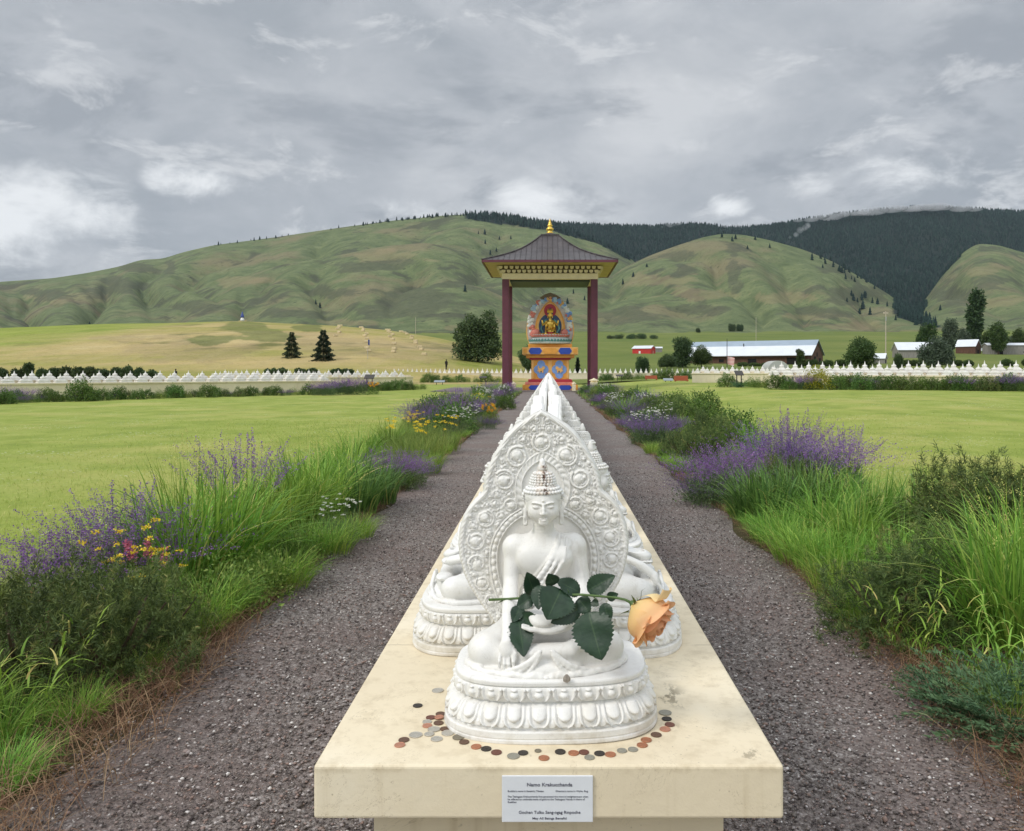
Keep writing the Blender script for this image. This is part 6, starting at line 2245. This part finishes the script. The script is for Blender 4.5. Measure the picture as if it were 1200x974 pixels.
# the wood on the far mountain: one mass of firs
M_FIR, t = material('fir_mass')
tn = t.attr('tint')
t.out(t.ramp(tn, [(0, (.005, .015, .013)), (.5, (.012, .030, .025)), (1, (.028, .056, .042))]), .8, None, .15)


def firs(pts, hs, seed):
    r = np.random.default_rng(seed)
    n = len(pts)
    k = 6
    a = np.arange(k) * 2 * np.pi / k
    tiers = [(.26, .08), (.20, .34), (.13, .60)]
    V, T = [], []
    nv_ = 0
    per = []
    base = []
    tri = []
    for r0, z0 in tiers:
        o = len(base)
        for q in a:
            base.append((r0 * np.cos(q), r0 * np.sin(q), z0))
        base.append((0, 0, min(1.0, z0 + .46)))
        tri += [(o + q, o + (q + 1) % k, o + k) for q in range(k)]
    base = np.array(base)
    tri = np.array(tri)
    jit = 1 + r.uniform(-.22, .22, (n, len(base), 3)) * np.array([1, 1, .25])
    VV = base[None] * jit * hs[:, None, None] * np.stack([r.uniform(.75, 1.15, n)] * 2 + [np.ones(n)], 1)[:, None, :]
    VV = VV + pts[:, None, :]
    TT = tri[None] + (np.arange(n) * len(base))[:, None, None]
    return VV.reshape(-1, 3), TT.reshape(-1, 3), np.repeat(np.clip(r.normal(.45, .25, n), 0, 1), len(tri))


r = np.random.default_rng(77)
cell_w = np.gradient(PXS)[None, :] / FPX * Dg * np.gradient(DS)[:, None]
wmask = (wood > .5) & (Pg > 430) & (Pg < 1420) & (top != 0)
# only slopes that face this side are planted thickly
wgt = (cell_w * wmask * np.where(Dg > 3980, .15, 1.0)).ravel()
pick = r.choice(len(wgt), 42000, p=wgt / wgt.sum())
ii, jj = np.unravel_index(pick, Dg.shape)
dd = DS[ii] + r.uniform(-.5, .5, len(ii)) * np.gradient(DS)[ii]
pp = PXS[jj] + r.uniform(-.5, .5, len(jj)) * np.gradient(PXS)[jj]
zz_ = hill_at(pp, dd)
fv, ft, ftint = firs(np.stack([(pp - CX) / FPX * dd, dd, zz_ - 2], 1), r.uniform(11, 21, len(dd)), 3)
tag(link('fir_forest', npmesh('fir_forest', fv, None, ft, mats=[M_FIR], attrs={'tint': ('FACE', ftint)})), 'dark fir forest covering the far mountain and its ravine', 'forest', None, 'stuff')

# single firs one can tell apart on ridges and slopes
ME_FIRS = []
for q in range(4):
    fv, ft, ftint = firs(np.zeros((1, 3)), np.array([1.0]), 50 + q)
    ME_FIRS.append(npmesh('hill_fir', fv, None, ft, mats=[M_FIR], attrs={'tint': ('FACE', ftint)}))


def hill_fir(px, d, h, label, group):
    o = link('hill_fir', ME_FIRS[random.randrange(4)], loc=(PX(px, d), d, ground_far(px, d) - .6), rot=(0, 0, random.uniform(0, 6)))
    o.scale = (h * random.uniform(.85, 1.2), h * random.uniform(.85, 1.2), h)
    tag(o, label, 'fir', group)


random.seed(5)
for px, cnt in ((395, 2), (412, 1), (250, 2), (262, 2), (275, 1), (290, 1), (305, 2), (318, 2), (330, 2), (345, 1), (425, 4), (440, 5), (455, 3), (470, 6), (485, 9), (500, 11), (515, 11), (530, 9), (545, 9)):
    for q in range(cnt):
        hill_fir(px + random.uniform(-8, 8), 2680 + random.uniform(-25, 10), random.uniform(7, 15), 'small dark fir in the broken line along the left ridge\'s skyline', 'firs on the left skyline')
for px, d, n, sp in ((580, 2300, 9, 12), (1030, 1700, 16, 20), (1000, 1900, 12, 18), (985, 2000, 8, 20), (1075, 1500, 10, 12), (960, 1980, 4, 14)):
    for q in range(n):
        hill_fir(px + random.gauss(0, sp), d + random.uniform(-140, 140), random.uniform(10, 19), 'small dark fir scattered on a grassy mountainside', 'firs scattered on the slopes')
for px, d in ((846, 2000), (858, 1960), (876, 1900), (902, 1950), (862, 1990), (885, 2010), (685, 1560), (712, 1600), (690, 1750), (672, 1640), (665, 1500), (730, 1800), (742, 1820), (758, 1850), (370, 1500), (375, 1490), (545, 1400), (105, 1600), (615, 1800)):
    hill_fir(px, d, random.uniform(9, 16), 'small dark fir standing alone on a grassy mountainside', 'single firs on the slopes')

# ------------------------------------------------------------------ trees in the valley
def tree_leaf(name, a, b, c):
    return leaf_mat(name, [(0, a), (.5, b), (1, c)], .6, .2)


M_TREE_D = tree_leaf('broadleaf_dark', (.034, .062, .026), (.068, .114, .044), (.122, .180, .066))
M_TREE_G = tree_leaf('broadleaf_grey', (.050, .074, .046), (.096, .132, .084), (.165, .205, .130))
M_TREE_L = tree_leaf('broadleaf_light', (.030, .056, .016), (.060, .105, .028), (.115, .165, .048))
M_SPRUCE = tree_leaf('spruce_needle', (.016, .032, .020), (.034, .060, .036), (.072, .106, .060))
M_SPRUCEL = tree_leaf('spruce_pale_needle', (.030, .048, .026), (.060, .088, .044), (.100, .135, .066))
M_BARK = flat('bark', (.075, .055, .038), .85, var=.3, scale=3)


def crown_mesh(lobes, n, size, m, seed):
    """leaf-sized faces spread through several lobes; lobes = (x, y, z, rx, ry, rz)"""
    v = Veg(seed)
    r = v.r
    vol = np.array([l[3] * l[4] * l[5] for l in lobes])
    cnt = (n * vol / vol.sum()).astype(int)
    for l, c in zip(lobes, cnt):
        d = r.normal(size=(c, 3))
        d /= np.linalg.norm(d, axis=1)[:, None]
        lump = 1 + .20 * np.sin(d[:, 0] * 6 + l[0] * 3) * np.cos(d[:, 2] * 5 + l[1]) + .12 * np.sin(d[:, 1] * 11 + d[:, 0] * 7)
        q = (.30 + .70 * r.random(c) ** .5) * lump
        p_ = np.array(l[:3]) + d * q[:, None] * np.array(l[3:])
        dv = d * .5 + r.normal(size=(c, 3)) * .7
        dv /= np.linalg.norm(dv, axis=1)[:, None]
        cl = .5 + .28 * np.sin(p_[:, 0] * 2.1 + l[2]) * np.cos(p_[:, 2] * 1.7) + r.normal(0, .16, c)
        v.leaves(p_, dv, size * r.uniform(.6, 1.4, c), size * .62 * r.uniform(.7, 1.3, c), cl)
    return v.mesh('crown', m)


def tree(label, cat, px, d, h, wd_, m, kind='round', seed=0, z=None, py_base=None, name='broadleaf_tree', group=None):
    z = (ground_far(px, d) if d > 112 else float(ground(PX(px, d), d))) if z is None else z
    o = thing(name, label, cat, (PX(px, d), d, z - .05), random.uniform(0, 6), group)
    r = random.Random(seed)
    w2 = wd_ / 2
    tr = MB()
    if kind == 'cone':
        lobes = []
        v = Veg(seed)
        n = int(5200)
        f = 1 - (1 - v.r.random(n) * .995) ** .62
        a = v.r.uniform(0, 2 * np.pi, n)
        whorl = (.72 + .28 * np.cos(f * 34 + .5 * np.sin(a * 3 + seed))) * (.85 + .25 * np.sin(a * 5 + f * 9 + seed))
        rad = w2 * (1 - f) ** .82 * whorl * v.r.uniform(.35, 1.0, n) ** .5
        p_ = np.stack([rad * np.cos(a), rad * np.sin(a), h * (.06 + .94 * f) - rad * .25], 1)
        dv = np.stack([np.cos(a) * .9, np.sin(a) * .9, -.25 + .4 * v.r.random(n)], 1) + v.r.normal(size=(n, 3)) * .3
        dv /= np.linalg.norm(dv, axis=1)[:, None]
        v.leaves(p_, dv, h * .060 * v.r.uniform(.6, 1.4, n), h * .026, None)
        link('crown', v.mesh('crown', m), o)
        tr.tube([(0, 0, -.3), (0, 0, h * .5), (0, 0, h * .97)], [h * .022, h * .014, h * .002], 8)
    else:
        lobes = []
        if kind == 'round':
            for q in range(9):
                a = 2 * math.pi * q / 9 + r.uniform(-.3, .3)
                rr_ = w2 * r.uniform(.25, .62)
                lobes.append((rr_ * math.cos(a), rr_ * math.sin(a), h * r.uniform(.28, .68), w2 * r.uniform(.34, .50), w2 * r.uniform(.34, .50), h * r.uniform(.18, .30)))
            lobes.append((0, 0, h * .72, w2 * .45, w2 * .45, h * .27))
            lobes.append((r.uniform(-.2, .2) * w2, 0, h * .45, w2 * .6, w2 * .6, h * .33))
        elif kind == 'column':
            for q in range(9):
                f = q / 8
                lobes.append((w2 * r.uniform(-.25, .25), w2 * r.uniform(-.25, .25), h * (.14 + .74 * f), w2 * (.92 - .45 * abs(f - .4) * 1.3) * r.uniform(.8, 1.1), w2 * .75, h * .13))
        elif kind == 'twin':
            for cx, hh, ww in ((-w2 * .40, h * .90, w2 * .56), (w2 * .36, h, w2 * .54), (w2 * .0, h * .80, w2 * .62)):
                for q in range(6):
                    f = q / 5
                    lobes.append((cx + ww * r.uniform(-.22, .22), ww * r.uniform(-.4, .4), hh * (.20 + .66 * f), ww * (1.0 - .5 * f ** 2), ww * .8, hh * .17))
        elif kind == 'shrub':
            for q in range(7):
                a = 2 * math.pi * q / 7
                rr_ = w2 * r.uniform(.2, .6)
                lobes.append((rr_ * math.cos(a), rr_ * math.sin(a), h * r.uniform(.25, .55), w2 * .45, w2 * .45, h * r.uniform(.3, .45)))
        size = max(.20, h * .048)
        n = int(min(11000, 3200 + 18 * (h / size) * (wd_ / size)))
        link('crown', crown_mesh(lobes, n, size, m, seed), o)
        tr.tube([(0, 0, -.3), (h * .01, 0, h * .25), (0, h * .01, h * .62)], [h * .026, h * .020, h * .008], 8)
        for l in lobes[:6]:
            tr.tube([(0, 0, h * .18), (l[0] * .5, l[1] * .5, h * .18 + (l[2] - h * .18) * .6), (l[0], l[1], l[2])], [h * .012, h * .008, h * .003], 6)
    link('trunk', tr.mesh('trunk', M_BARK), o)
    return o


def ht(px_h, d):
    return px_h / FPX * d


def tree_px(label, cat, px, top_y, d, wpx, m, kind, seed, **kw):
    z = ground_far(px, d) if d > 112 else float(ground(PX(px, d), d))
    h = EYE + (HY - top_y) / FPX * d - z
    return tree(label, cat, px, d, h, ht(wpx, d), m, kind, seed, z=z, **kw)


tree_px('dark spruce behind the left wall, right one of the pair', 'spruce', 379, 385, 148, 32, M_SPRUCE, 'cone', 1, name='spruce_tree')
tree_px('thinner pale spruce behind the left wall, left one of the pair', 'spruce', 342, 388, 152, 26, M_SPRUCEL, 'cone', 2, name='spruce_tree')
tree_px('big dark twin topped tree just left of the pavilion', 'tree', 560, 364, 160, 60, M_TREE_D, 'twin', 3)
tree_px('leafy tree seen behind the throne\'s left side', 'tree', 620, 404, 150, 34, M_TREE_D, 'round', 4)
tree_px('small dark spruce seen between the throne and the right pillar', 'spruce', 677, 418, 150, 9, M_SPRUCE, 'cone', 5, name='spruce_tree')
tree_px('dark bush behind the far wall, below the red shed', 'bush', 753, 414, 150, 17, M_TREE_D, 'shrub', 6, name='shrub')
tree_px('tallest grey green tree left of the long barn', 'tree', 800, 395, 200, 26, M_TREE_D, 'column', 7)
tree_px('low bushy tree left of the long barn', 'tree', 782, 414, 190, 26, M_TREE_D, 'round', 8)
tree_px('pale leafy tree against the left end of the long barn', 'tree', 822, 404, 205, 34, M_TREE_L, 'round', 9)
tree_px('small light green tree in front of the long barn\'s right end', 'tree', 938, 409, 200, 11, M_TREE_L, 'column', 10)
tree_px('round bushy tree right of the long barn', 'tree', 1008, 394, 190, 42, M_TREE_L, 'round', 11)
tree_px('big grey green shrub in front of the white roofed shed', 'shrub', 1098, 392, 175, 42, M_TREE_G, 'round', 12)
tree_px('tall dark columnar poplar on the right', 'poplar', 1143, 340, 430, 19, M_TREE_D, 'column', 13, name='poplar_tree')
tree_px('dark bush between the small hut and the white roofed shed', 'bush', 1053, 410, 180, 13, M_TREE_D, 'shrub', 14, name='shrub')
for q, (px, ty, wpx) in enumerate(((1085, 378, 30), (1112, 372, 22), (1170, 376, 30), (1195, 384, 24), (1128, 384, 22), (1158, 388, 20), (1215, 380, 34), (1188, 392, 22), (1240, 385, 30))):
    tree_px('tree in the dark grove behind the farm sheds, %s from the left' % ORD[[1085, 1112, 1128, 1158, 1170, 1188, 1195, 1215, 1240].index(px) + 1], 'tree', px, ty, 360 + 12 * q, wpx * .85, [M_TREE_L, M_TREE_G, M_TREE_L][q % 3], 'round', 30 + q, group='trees behind the farm sheds')
hs = [(715, 392, 9), (726, 391, 11), (740, 390, 13), (752, 390, 12), (766, 392, 10)]
for q, (px, ty, wpx) in enumerate(hs):
    tree_px('bush in the short dark row beyond the red shed, %s from the left' % ORD[q + 1], 'bush', px, ty, 800, wpx * 1.3, M_TREE_D, 'shrub', 50 + q, name='shrub', group='bushes beyond the red shed')
for q, (px, ty, wpx) in enumerate(((858, 378, 8), (867, 378, 8), (1081, 382, 6), (818, 384, 6))):
    tree_px('small dark bush at the foot of the mountains, %s from the left' % ORD[[818, 858, 867, 1081].index(px) + 1], 'bush', px, ty, 1080, wpx * 1.2, M_TREE_D, 'shrub', 60 + q, name='shrub', group='bushes at the mountain foot')
random.seed(8)
row = [(2, 429), (20, 430), (34, 424), (50, 430), (64, 429), (78, 427), (92, 428), (106, 427), (120, 429), (136, 428), (150, 427), (164, 430), (178, 432)]
for q, (px, ty) in enumerate(row):
    tree_px('dark shrub in the row behind the left wall, %s from the left' % ORD[q + 1], 'shrub', px, ty, 122, 17 if px != 34 else 12, M_TREE_D, 'shrub' if px != 34 else 'round', 70 + q, name='shrub', group='dark shrubs behind the left wall')
for q, px in enumerate((318, 330, 352, 365, 395, 408)):
    tree_px('low shrub at the feet of the two spruces, %s from the left' % ORD[q + 1], 'shrub', px, 431, 128, 15, M_TREE_D, 'shrub', 90 + q, name='shrub', group='low shrubs under the two spruces')
for q, px in enumerate((1060, 1075, 1120, 1135, 950, 968, 985, 1180, 1205, 870, 885, 900)):
    tree_px('low green shrub growing by the farm buildings, %s from the left' % ORD[sorted((1060, 1075, 1120, 1135, 950, 968, 985, 1180, 1205, 870, 885, 900)).index(px) + 1], 'shrub', px, 420 if px > 910 else 424, 215, 17, M_TREE_L, 'shrub', 100 + q, name='shrub', group='low shrubs by the farm')

# ------------------------------------------------------------------ farm buildings
M_METALB = flat('blue_grey_metal_roof', (.33, .40, .47), .45, .3, var=.08, scale=.4)
M_METALW = flat('pale_metal_roof', (.70, .73, .76), .45, .2, var=.06, scale=.4)
M_WOODB, t = material('weathered_brown_boards')
o_ = t.obj()
col = t.ramp(t.noise(t.scaled(o_, (6, 6, .4)), 1.0, 5, .65), [(.3, (.055, .030, .022)), (.55, (.125, .062, .040)), (.8, (.20, .115, .075))])
t.out(col, .85)
M_WOODG, t = material('weathered_grey_boards')
o_ = t.obj()
col = t.ramp(t.noise(t.scaled(o_, (6, 6, .4)), 1.0, 5, .65), [(.3, (.15, .14, .125)), (.55, (.27, .255, .23)), (.8, (.40, .38, .345))])
t.out(col, .85)
M_HOLE = flat('dark_interior', (.012, .011, .010), .9)
M_REDP = flat('red_barn_paint', (.50, .035, .030), .6, var=.12, scale=1)
M_WHITEP = flat('white_trim', (.78, .77, .74), .6)


def farm_house(label, name, px0, px1, d, y_base, y_eave, y_ridge, depth, wall_m, roof_m, ry=0.0, over=.5, eave_m=None, cat='barn', openings=(), stretch=1.0):
    """gabled building whose ridge runs along its long side; measured from photo pixels at its distance"""
    x0, x1 = PX(px0, d), PX(px1, d)
    L_ = (x1 - x0) * stretch
    zb = EYE + (HY - y_base) / FPX * d
    ze = (y_base - y_eave) / FPX * d
    zr = (y_base - y_ridge) / FPX * d
    o = thing(name, label, cat, ((x0 + x1) / 2, d + depth / 2, zb), ry)
    hx, hy = L_ / 2, depth / 2
    mb = MB()
    mb.add([(-hx, -hy, -2), (hx, -hy, -2), (hx, hy, -2), (-hx, hy, -2), (-hx, -hy, ze), (hx, -hy, ze), (hx, hy, ze), (-hx, hy, ze), (-hx, 0, zr - .05), (hx, 0, zr - .05)],
           [(0, 1, 5, 4), (2, 3, 7, 6), (1, 2, 6, 9, 5), (3, 0, 4, 8, 7)])
    mb.build('wall', wall_m, o)
    sl = (zr - ze) / hy
    th = .14
    ov = over
    mb = MB()
    mb.prism([(-hy - ov, ze - sl * ov), (0, zr), (hy + ov, ze - sl * ov), (hy + ov, ze - sl * ov + th), (0, zr + th), (-hy - ov, ze - sl * ov + th)], -hx - ov, hx + ov)
    mb.V = [(y, x, z) for x, y, z in mb.V]
    rf = mb.build('roof', roof_m, o)
    if eave_m:
        hh = -hy * .42
        mb = MB()
        mb.prism([(-hy - ov - .6, ze - sl * (ov + .35)), (hh, ze + sl * (hy + hh) + .02), (hh, ze + sl * (hy + hh) + th + .06), (-hy - ov - .6, ze - sl * (ov + .35) + th + .04)], -hx - ov - .05, hx + ov + .05)
        mb.V = [(y, x, z) for x, y, z in mb.V]
        mb.build('lower_roof', eave_m, o)
    for kind, side, u, z0, w_, h_ in openings:
        m = {'door': M_HOLE, 'window': M_HOLE, 'white_door': M_WHITEP}[kind]
        nm = 'door' if 'door' in kind else 'window'
        if side == 'front':
            MB().box(u * hx - w_ / 2, -hy - .06, z0, u * hx + w_ / 2, -hy + .02, z0 + h_).build(nm, m, o)
        else:
            MB().box(hx - .02, u * hy - w_ / 2, z0, hx + .06, u * hy + w_ / 2, z0 + h_).build(nm, m, o)
    return o, hx, hy, ze, zr


bo, hx, hy, ze, zr = farm_house('long brown barn with a blue grey and white metal roof', 'long_barn', 826, 955, 238, 428.5, 415.5, 399, 15, M_WOODB, M_METALB, math.radians(-31), .5, M_METALW, stretch=1.16,
                                openings=(('door', 'front', .72, 0, 3, 2.2), ('door', 'front', .1, 0, 2.5, 2.0), ('window', 'front', -.4, 1.0, 1.5, .9), ('door', 'gable', -.35, 0, 2.6, 2.6), ('window', 'gable', .0, 2.6, 1.2, 1.2), ('door', 'gable', .45, 0, 2.2, 2.2)))
MB().tube([(-2, -3.2, ze + 1.2), (-2, -3.2, ze + 3.4)], .16, 8).build('flue', M_POSTB, bo)
farm_house('small bright red shed with a pale roof on the green field', 'red_shed', 744, 767, 400, 415.5, 408.3, 405.2, 6.5, M_REDP, M_METALW, math.radians(-28), .35, cat='shed', openings=(('white_door', 'front', -.2, .3, 1.0, 1.4), ('white_door', 'gable', 0, .1, .25, 1.8)))
farm_house('low white roofed lean-to beside the red shed', 'lean_to', 768, 776, 425, 412.5, 408.0, 406.6, 3, M_WOODG, M_METALW, 0, .3, cat='shed')
farm_house('small white gabled hut right of the round tree', 'hut', 1028, 1040, 240, 426.5, 419.5, 414.5, 3, M_WOODG, M_METALW, math.radians(-35), .3, cat='hut', openings=(('door', 'gable', 0, 0, .8, 1.2),))
farm_house('grey shed with a wide white roof behind the grey shrub', 'white_roofed_shed', 1056, 1096, 320, 420, 409.5, 401.0, 9, M_WOODG, M_METALW, math.radians(-8), .5, cat='shed', openings=(('door', 'front', .3, 0, 2, 1.6),))
farm_house('rusty brown gabled barn in front of the poplar', 'brown_barn', 1128, 1150, 395, 415, 405.5, 398, 7, M_WOODB, M_METALW, math.radians(-48), .4, openings=(('door', 'gable', 0, 0, 1.6, 2.0),))
farm_house('long low shed with a pale blue roof right of the poplar', 'blue_roofed_shed', 1146, 1172, 450, 411.5, 405, 400.5, 6, M_METALW, M_METALB, math.radians(-6), .4, cat='shed')
farm_house('grey weathered board shed at the right edge', 'board_shed', 1160, 1235, 385, 416, 404.5, 402.0, 6, M_WOODG, M_METALW, math.radians(-5), .35, cat='shed', openings=(('door', 'front', -.6, 0, 1.6, 2.0), ('window', 'front', .1, .9, 1.0, .8)))
d_ = 150
mb = MB()
for q in range(9):
    pass
pts = [(math.cos(math.pi * q / 16) * 1.9, math.sin(math.pi * q / 16) * 1.75) for q in range(17)]
o = mb.prism(pts, -2.5, 2.5).build('hoop_tent', flat('grey_canvas', (.42, .43, .40), .7, var=.1), loc=(PX(908, d_), d_, EYE + (HY - 434) / FPX * d_))
tag(o, 'small grey hoop roofed tent in front of the long barn', 'tent')

# ------------------------------------------------------------------ poles, flags, figures on the hill
M_POLE = flat('pale_wood_pole', (.46, .40, .31), .8, var=.15, scale=2)
M_POLEG = flat('grey_pole', (.36, .37, .36), .6)


def pole(px, y_top, d, rad, label, cross=None, m=M_POLE, name='utility_pole', cat='pole', flag=None):
    z0 = ground_far(px, d) if d > 112 else float(ground(PX(px, d), d))
    h = EYE + (HY - y_top) / FPX * d - z0
    o = thing(name, label, cat, (PX(px, d), d, z0))
    MB().tube([(0, 0, -.5), (0, 0, h * .5), (0, 0, h)], [rad, rad * .85, rad * .65], 8).build('shaft', m, o)
    if cross:
        MB().box(-.18, -.35, h * .80, .18, -rad * .5, h * .89).build('transformer', M_POLEG, o, bevel=.05)
        MB().box(-.9, -.10, h * .955, .9, .05, h * .985).build('crossarm', m, o)
    if flag:
        c, fz, fw, fh = flag
        mb = MB()
        v, f = [], []
        for i in range(7):
            u = i / 6
            y = .18 * math.sin(u * 5)
            v += [(u * fw, y, fz - .22 * u * fw), (u * fw * .9, y + .05, fz - fh - .35 * u * fw)]
        for i in range(6):
            f.append((2 * i, 2 * i + 1, 2 * i + 3, 2 * i + 2))
        mb.add(v, f)
        me = mb.mesh('flag', c)
        fo = link('flag', me, o, loc=(rad, 0, 0))
        s_ = fo.modifiers.new('cloth', 'SOLIDIFY')
        s_.thickness = .02
    return o


pole(1038, 365, 290, .22, 'tall pale wooden power pole with a transformer', True)
pole(886, 372, 560, .20, 'thin pale pole beyond the long barn\'s roof')
pole(487, 372, 420, .15, 'thin pale pole on the left hill near its right end')
M_FLAGR, t = material('striped_flag')
wv_ = t.n('ShaderNodeTexWave', wave_type='BANDS', bands_direction='Z', ins={'Vector': t.obj(), 'Scale': 1.6})
t.out(t.ramp(wv_.outputs[1], [(.45, (.55, .06, .07)), (.55, (.78, .76, .72))]), .7)
pole(852, 397, 118, .07, 'dark flagpole with a hanging red and white flag near the long barn', None, M_POSTB, 'flagpole', 'flagpole', (M_FLAGR, 3.2, 1.0, 1.1))
pole(431, 409, 150, .05, 'slim flagpole with a blue flag on the mown hill', None, M_POLEG, 'flagpole', 'flagpole', (flat('blue_cloth', (.05, .10, .32), .7), 3.6, .35, 1.0))


def bale(px, d, group):
    o = link('hay_bale', ME_BALE, loc=(PX(px, d), d, ground_far(px, d) + .25), rot=(0, 0, random.uniform(-.6, .6)))
    tag(o, 'small pale hay bale in one of the dotted rows on the mown hill', 'hay bale', group)


ME_BALE = MB().box(-.5, -.3, -.26, .5, .3, .26).mesh('hay_bale', flat('hay', (.58, .48, .29), .9, var=.15, scale=2), bevel=.08)
random.seed(12)
for (pa, da, pb, db, n) in ((432, 165, 424, 270, 11), (462, 165, 455, 262, 10), (497, 165, 470, 262, 11), (395, 200, 398, 270, 6)):
    for q in range(n):
        f = q / (n - 1)
        bale(pa + (pb - pa) * f + random.uniform(-2, 2), da + (db - da) * f + random.uniform(-3, 3), 'hay bales on the mown hill')

# small shrine figure on the hill's crest
d_ = 322
z_ = ground_far(284, d_)
o = thing('hilltop_shrine', 'tiny blue figure above a yellowish shrine on the left hill\'s crest', 'shrine', (PX(284, d_), d_, z_))
mb = MB()
for q in range(5):
    mb.box(-2.4 + q * 1.1, -.4, -.3, -1.7 + q * 1.1, .4, .9 + .5 * (q % 2))
mb.build('base', flat('yellowish_stone', (.42, .36, .20), .8, var=.2), o)
MB().lathe([(.7, 1.2), (.8, 1.6), (.55, 2.2), (.35, 2.6)], 12).build('seat', M_WHITEP, o)
MB().lathe([(.55, 2.5), (.75, 2.8), (.50, 3.3), (.55, 3.7), (.22, 4.0), (.30, 4.3), (.22, 4.6), (.03, 4.8)], 12).build('figure', flat('blue_paint', (.05, .08, .30), .5), o, smooth=True)


def person(px, d, h, label, lean=0.0):
    g = Sdf((-.36, -.30, -.03), (.36, .30, 1.82), .03)
    for s in (-1, 1):
        g.cone((s * .10, .02 * s, .06), (s * .10, 0, .50), .058, .07, .02)
        g.cone((s * .10, 0, .50), (s * .09, 0, .92), .072, .10, .03)
        g.ell((s * .10, -.05, .04), (.05, .12, .045), .02)
        g.cone((s * .21, 0, 1.42), (s * .27, .0, 1.14), .058, .045, .03)
        g.cone((s * .27, 0, 1.14), (s * .23, -.10, .90), .045, .036, .02)
        g.ell((s * .225, -.12, .84), (.035, .03, .055), .02)
    g.ell((0, 0, 1.0), (.18, .13, .17), .05)
    g.ell((0, 0, 1.28), (.20, .13, .24), .06)
    g.cone((0, 0, 1.45), (0, -.01, 1.58), .065, .055, .03)
    g.ell((0, -.015, 1.67), (.085, .10, .12), .02)
    g.ell((0, -.115, 1.655), (.018, .02, .025), .01)
    V, Q = g.surface()
    z0 = ground_far(px, d)
    o = thing('person', label, 'person', (PX(px, d), d, z0), random.uniform(-1, 1))
    o.scale = (h / 1.8,) * 3
    link('body', npmesh('body', V, Q, mats=[flat('dark_clothes', (.022, .018, .018), .9)], smooth=True), o)
    MB().lathe([(.085, 1.66), (.100, 1.71), (.085, 1.78), (.03, 1.81)], 12).build('hair', M_HOLE, o, smooth=True)


person(206, 120, 1.75, 'person in dark clothes standing behind the left wall')
person(523, 138, 1.75, 'person in dark clothes standing behind the far wall near the big tree')

# shreds of low cloud caught on the forested mountain
M_MIST, t = material('mist')
vp = t.n('ShaderNodeVolumePrincipled', ins={'Color': (.96, .97, .98, 1), 'Density': .010, 'Anisotropy': .2})
t.t.links.new(vp.outputs[0], t.n('ShaderNodeOutputMaterial').inputs['Volume'])
for k_, (px, py, d, wx, wz, rot) in enumerate(((938, 271, 3330, 60, 20, .6), (944, 267, 3330, 40, 14, .5), (790, 263, 3750, 70, 12, .2), (1128, 258, 3700, 80, 14, -.15), (1045, 246, 3690, 300, 24, .08), (1110, 244, 3690, 260, 20, .0), (975, 253, 3690, 200, 18, .15), (862, 264, 3800, 70, 16, .1))):
    r_ = random.Random(k_)
    mb = MB()
    for q in range(7):
        f = q / 6 - .5
        c = (wx * f * 1.5 * math.cos(rot) , r_.uniform(-30, 30), wx * f * 1.5 * math.sin(rot) + r_.uniform(-.3, .3) * wz)
        s = r_.uniform(.5, 1.0) * (1 - abs(f))
        prof = [(.05, -1), (.6, -.75), (.95, -.25), (.95, .25), (.6, .75), (.05, 1)]
        mb.lathe([(rr_ * wx * .33 * s, zz * wz * s) for rr_, zz in prof], 14, c)
    o = mb.build('mist', M_MIST, loc=P(px, py, d), smooth=True)
    tag(o, 'wisp of low cloud hanging on the forested mountain', None, None, 'stuff')

# the air between here and the mountains
M_HAZE, t = material('valley_air')
vp = t.n('ShaderNodeVolumePrincipled', ins={'Color': (.70, .82, .97, 1), 'Density': 2.2e-5, 'Anisotropy': .0})
t.t.links.new(vp.outputs[0], t.n('ShaderNodeOutputMaterial').inputs['Volume'])
tag(MB().box(-6500, -60, -12, 7200, 6400, 1150).build('haze', M_HAZE), 'faint blue haze filling the valley in front of the mountains', None, None, 'stuff')

label_plants()
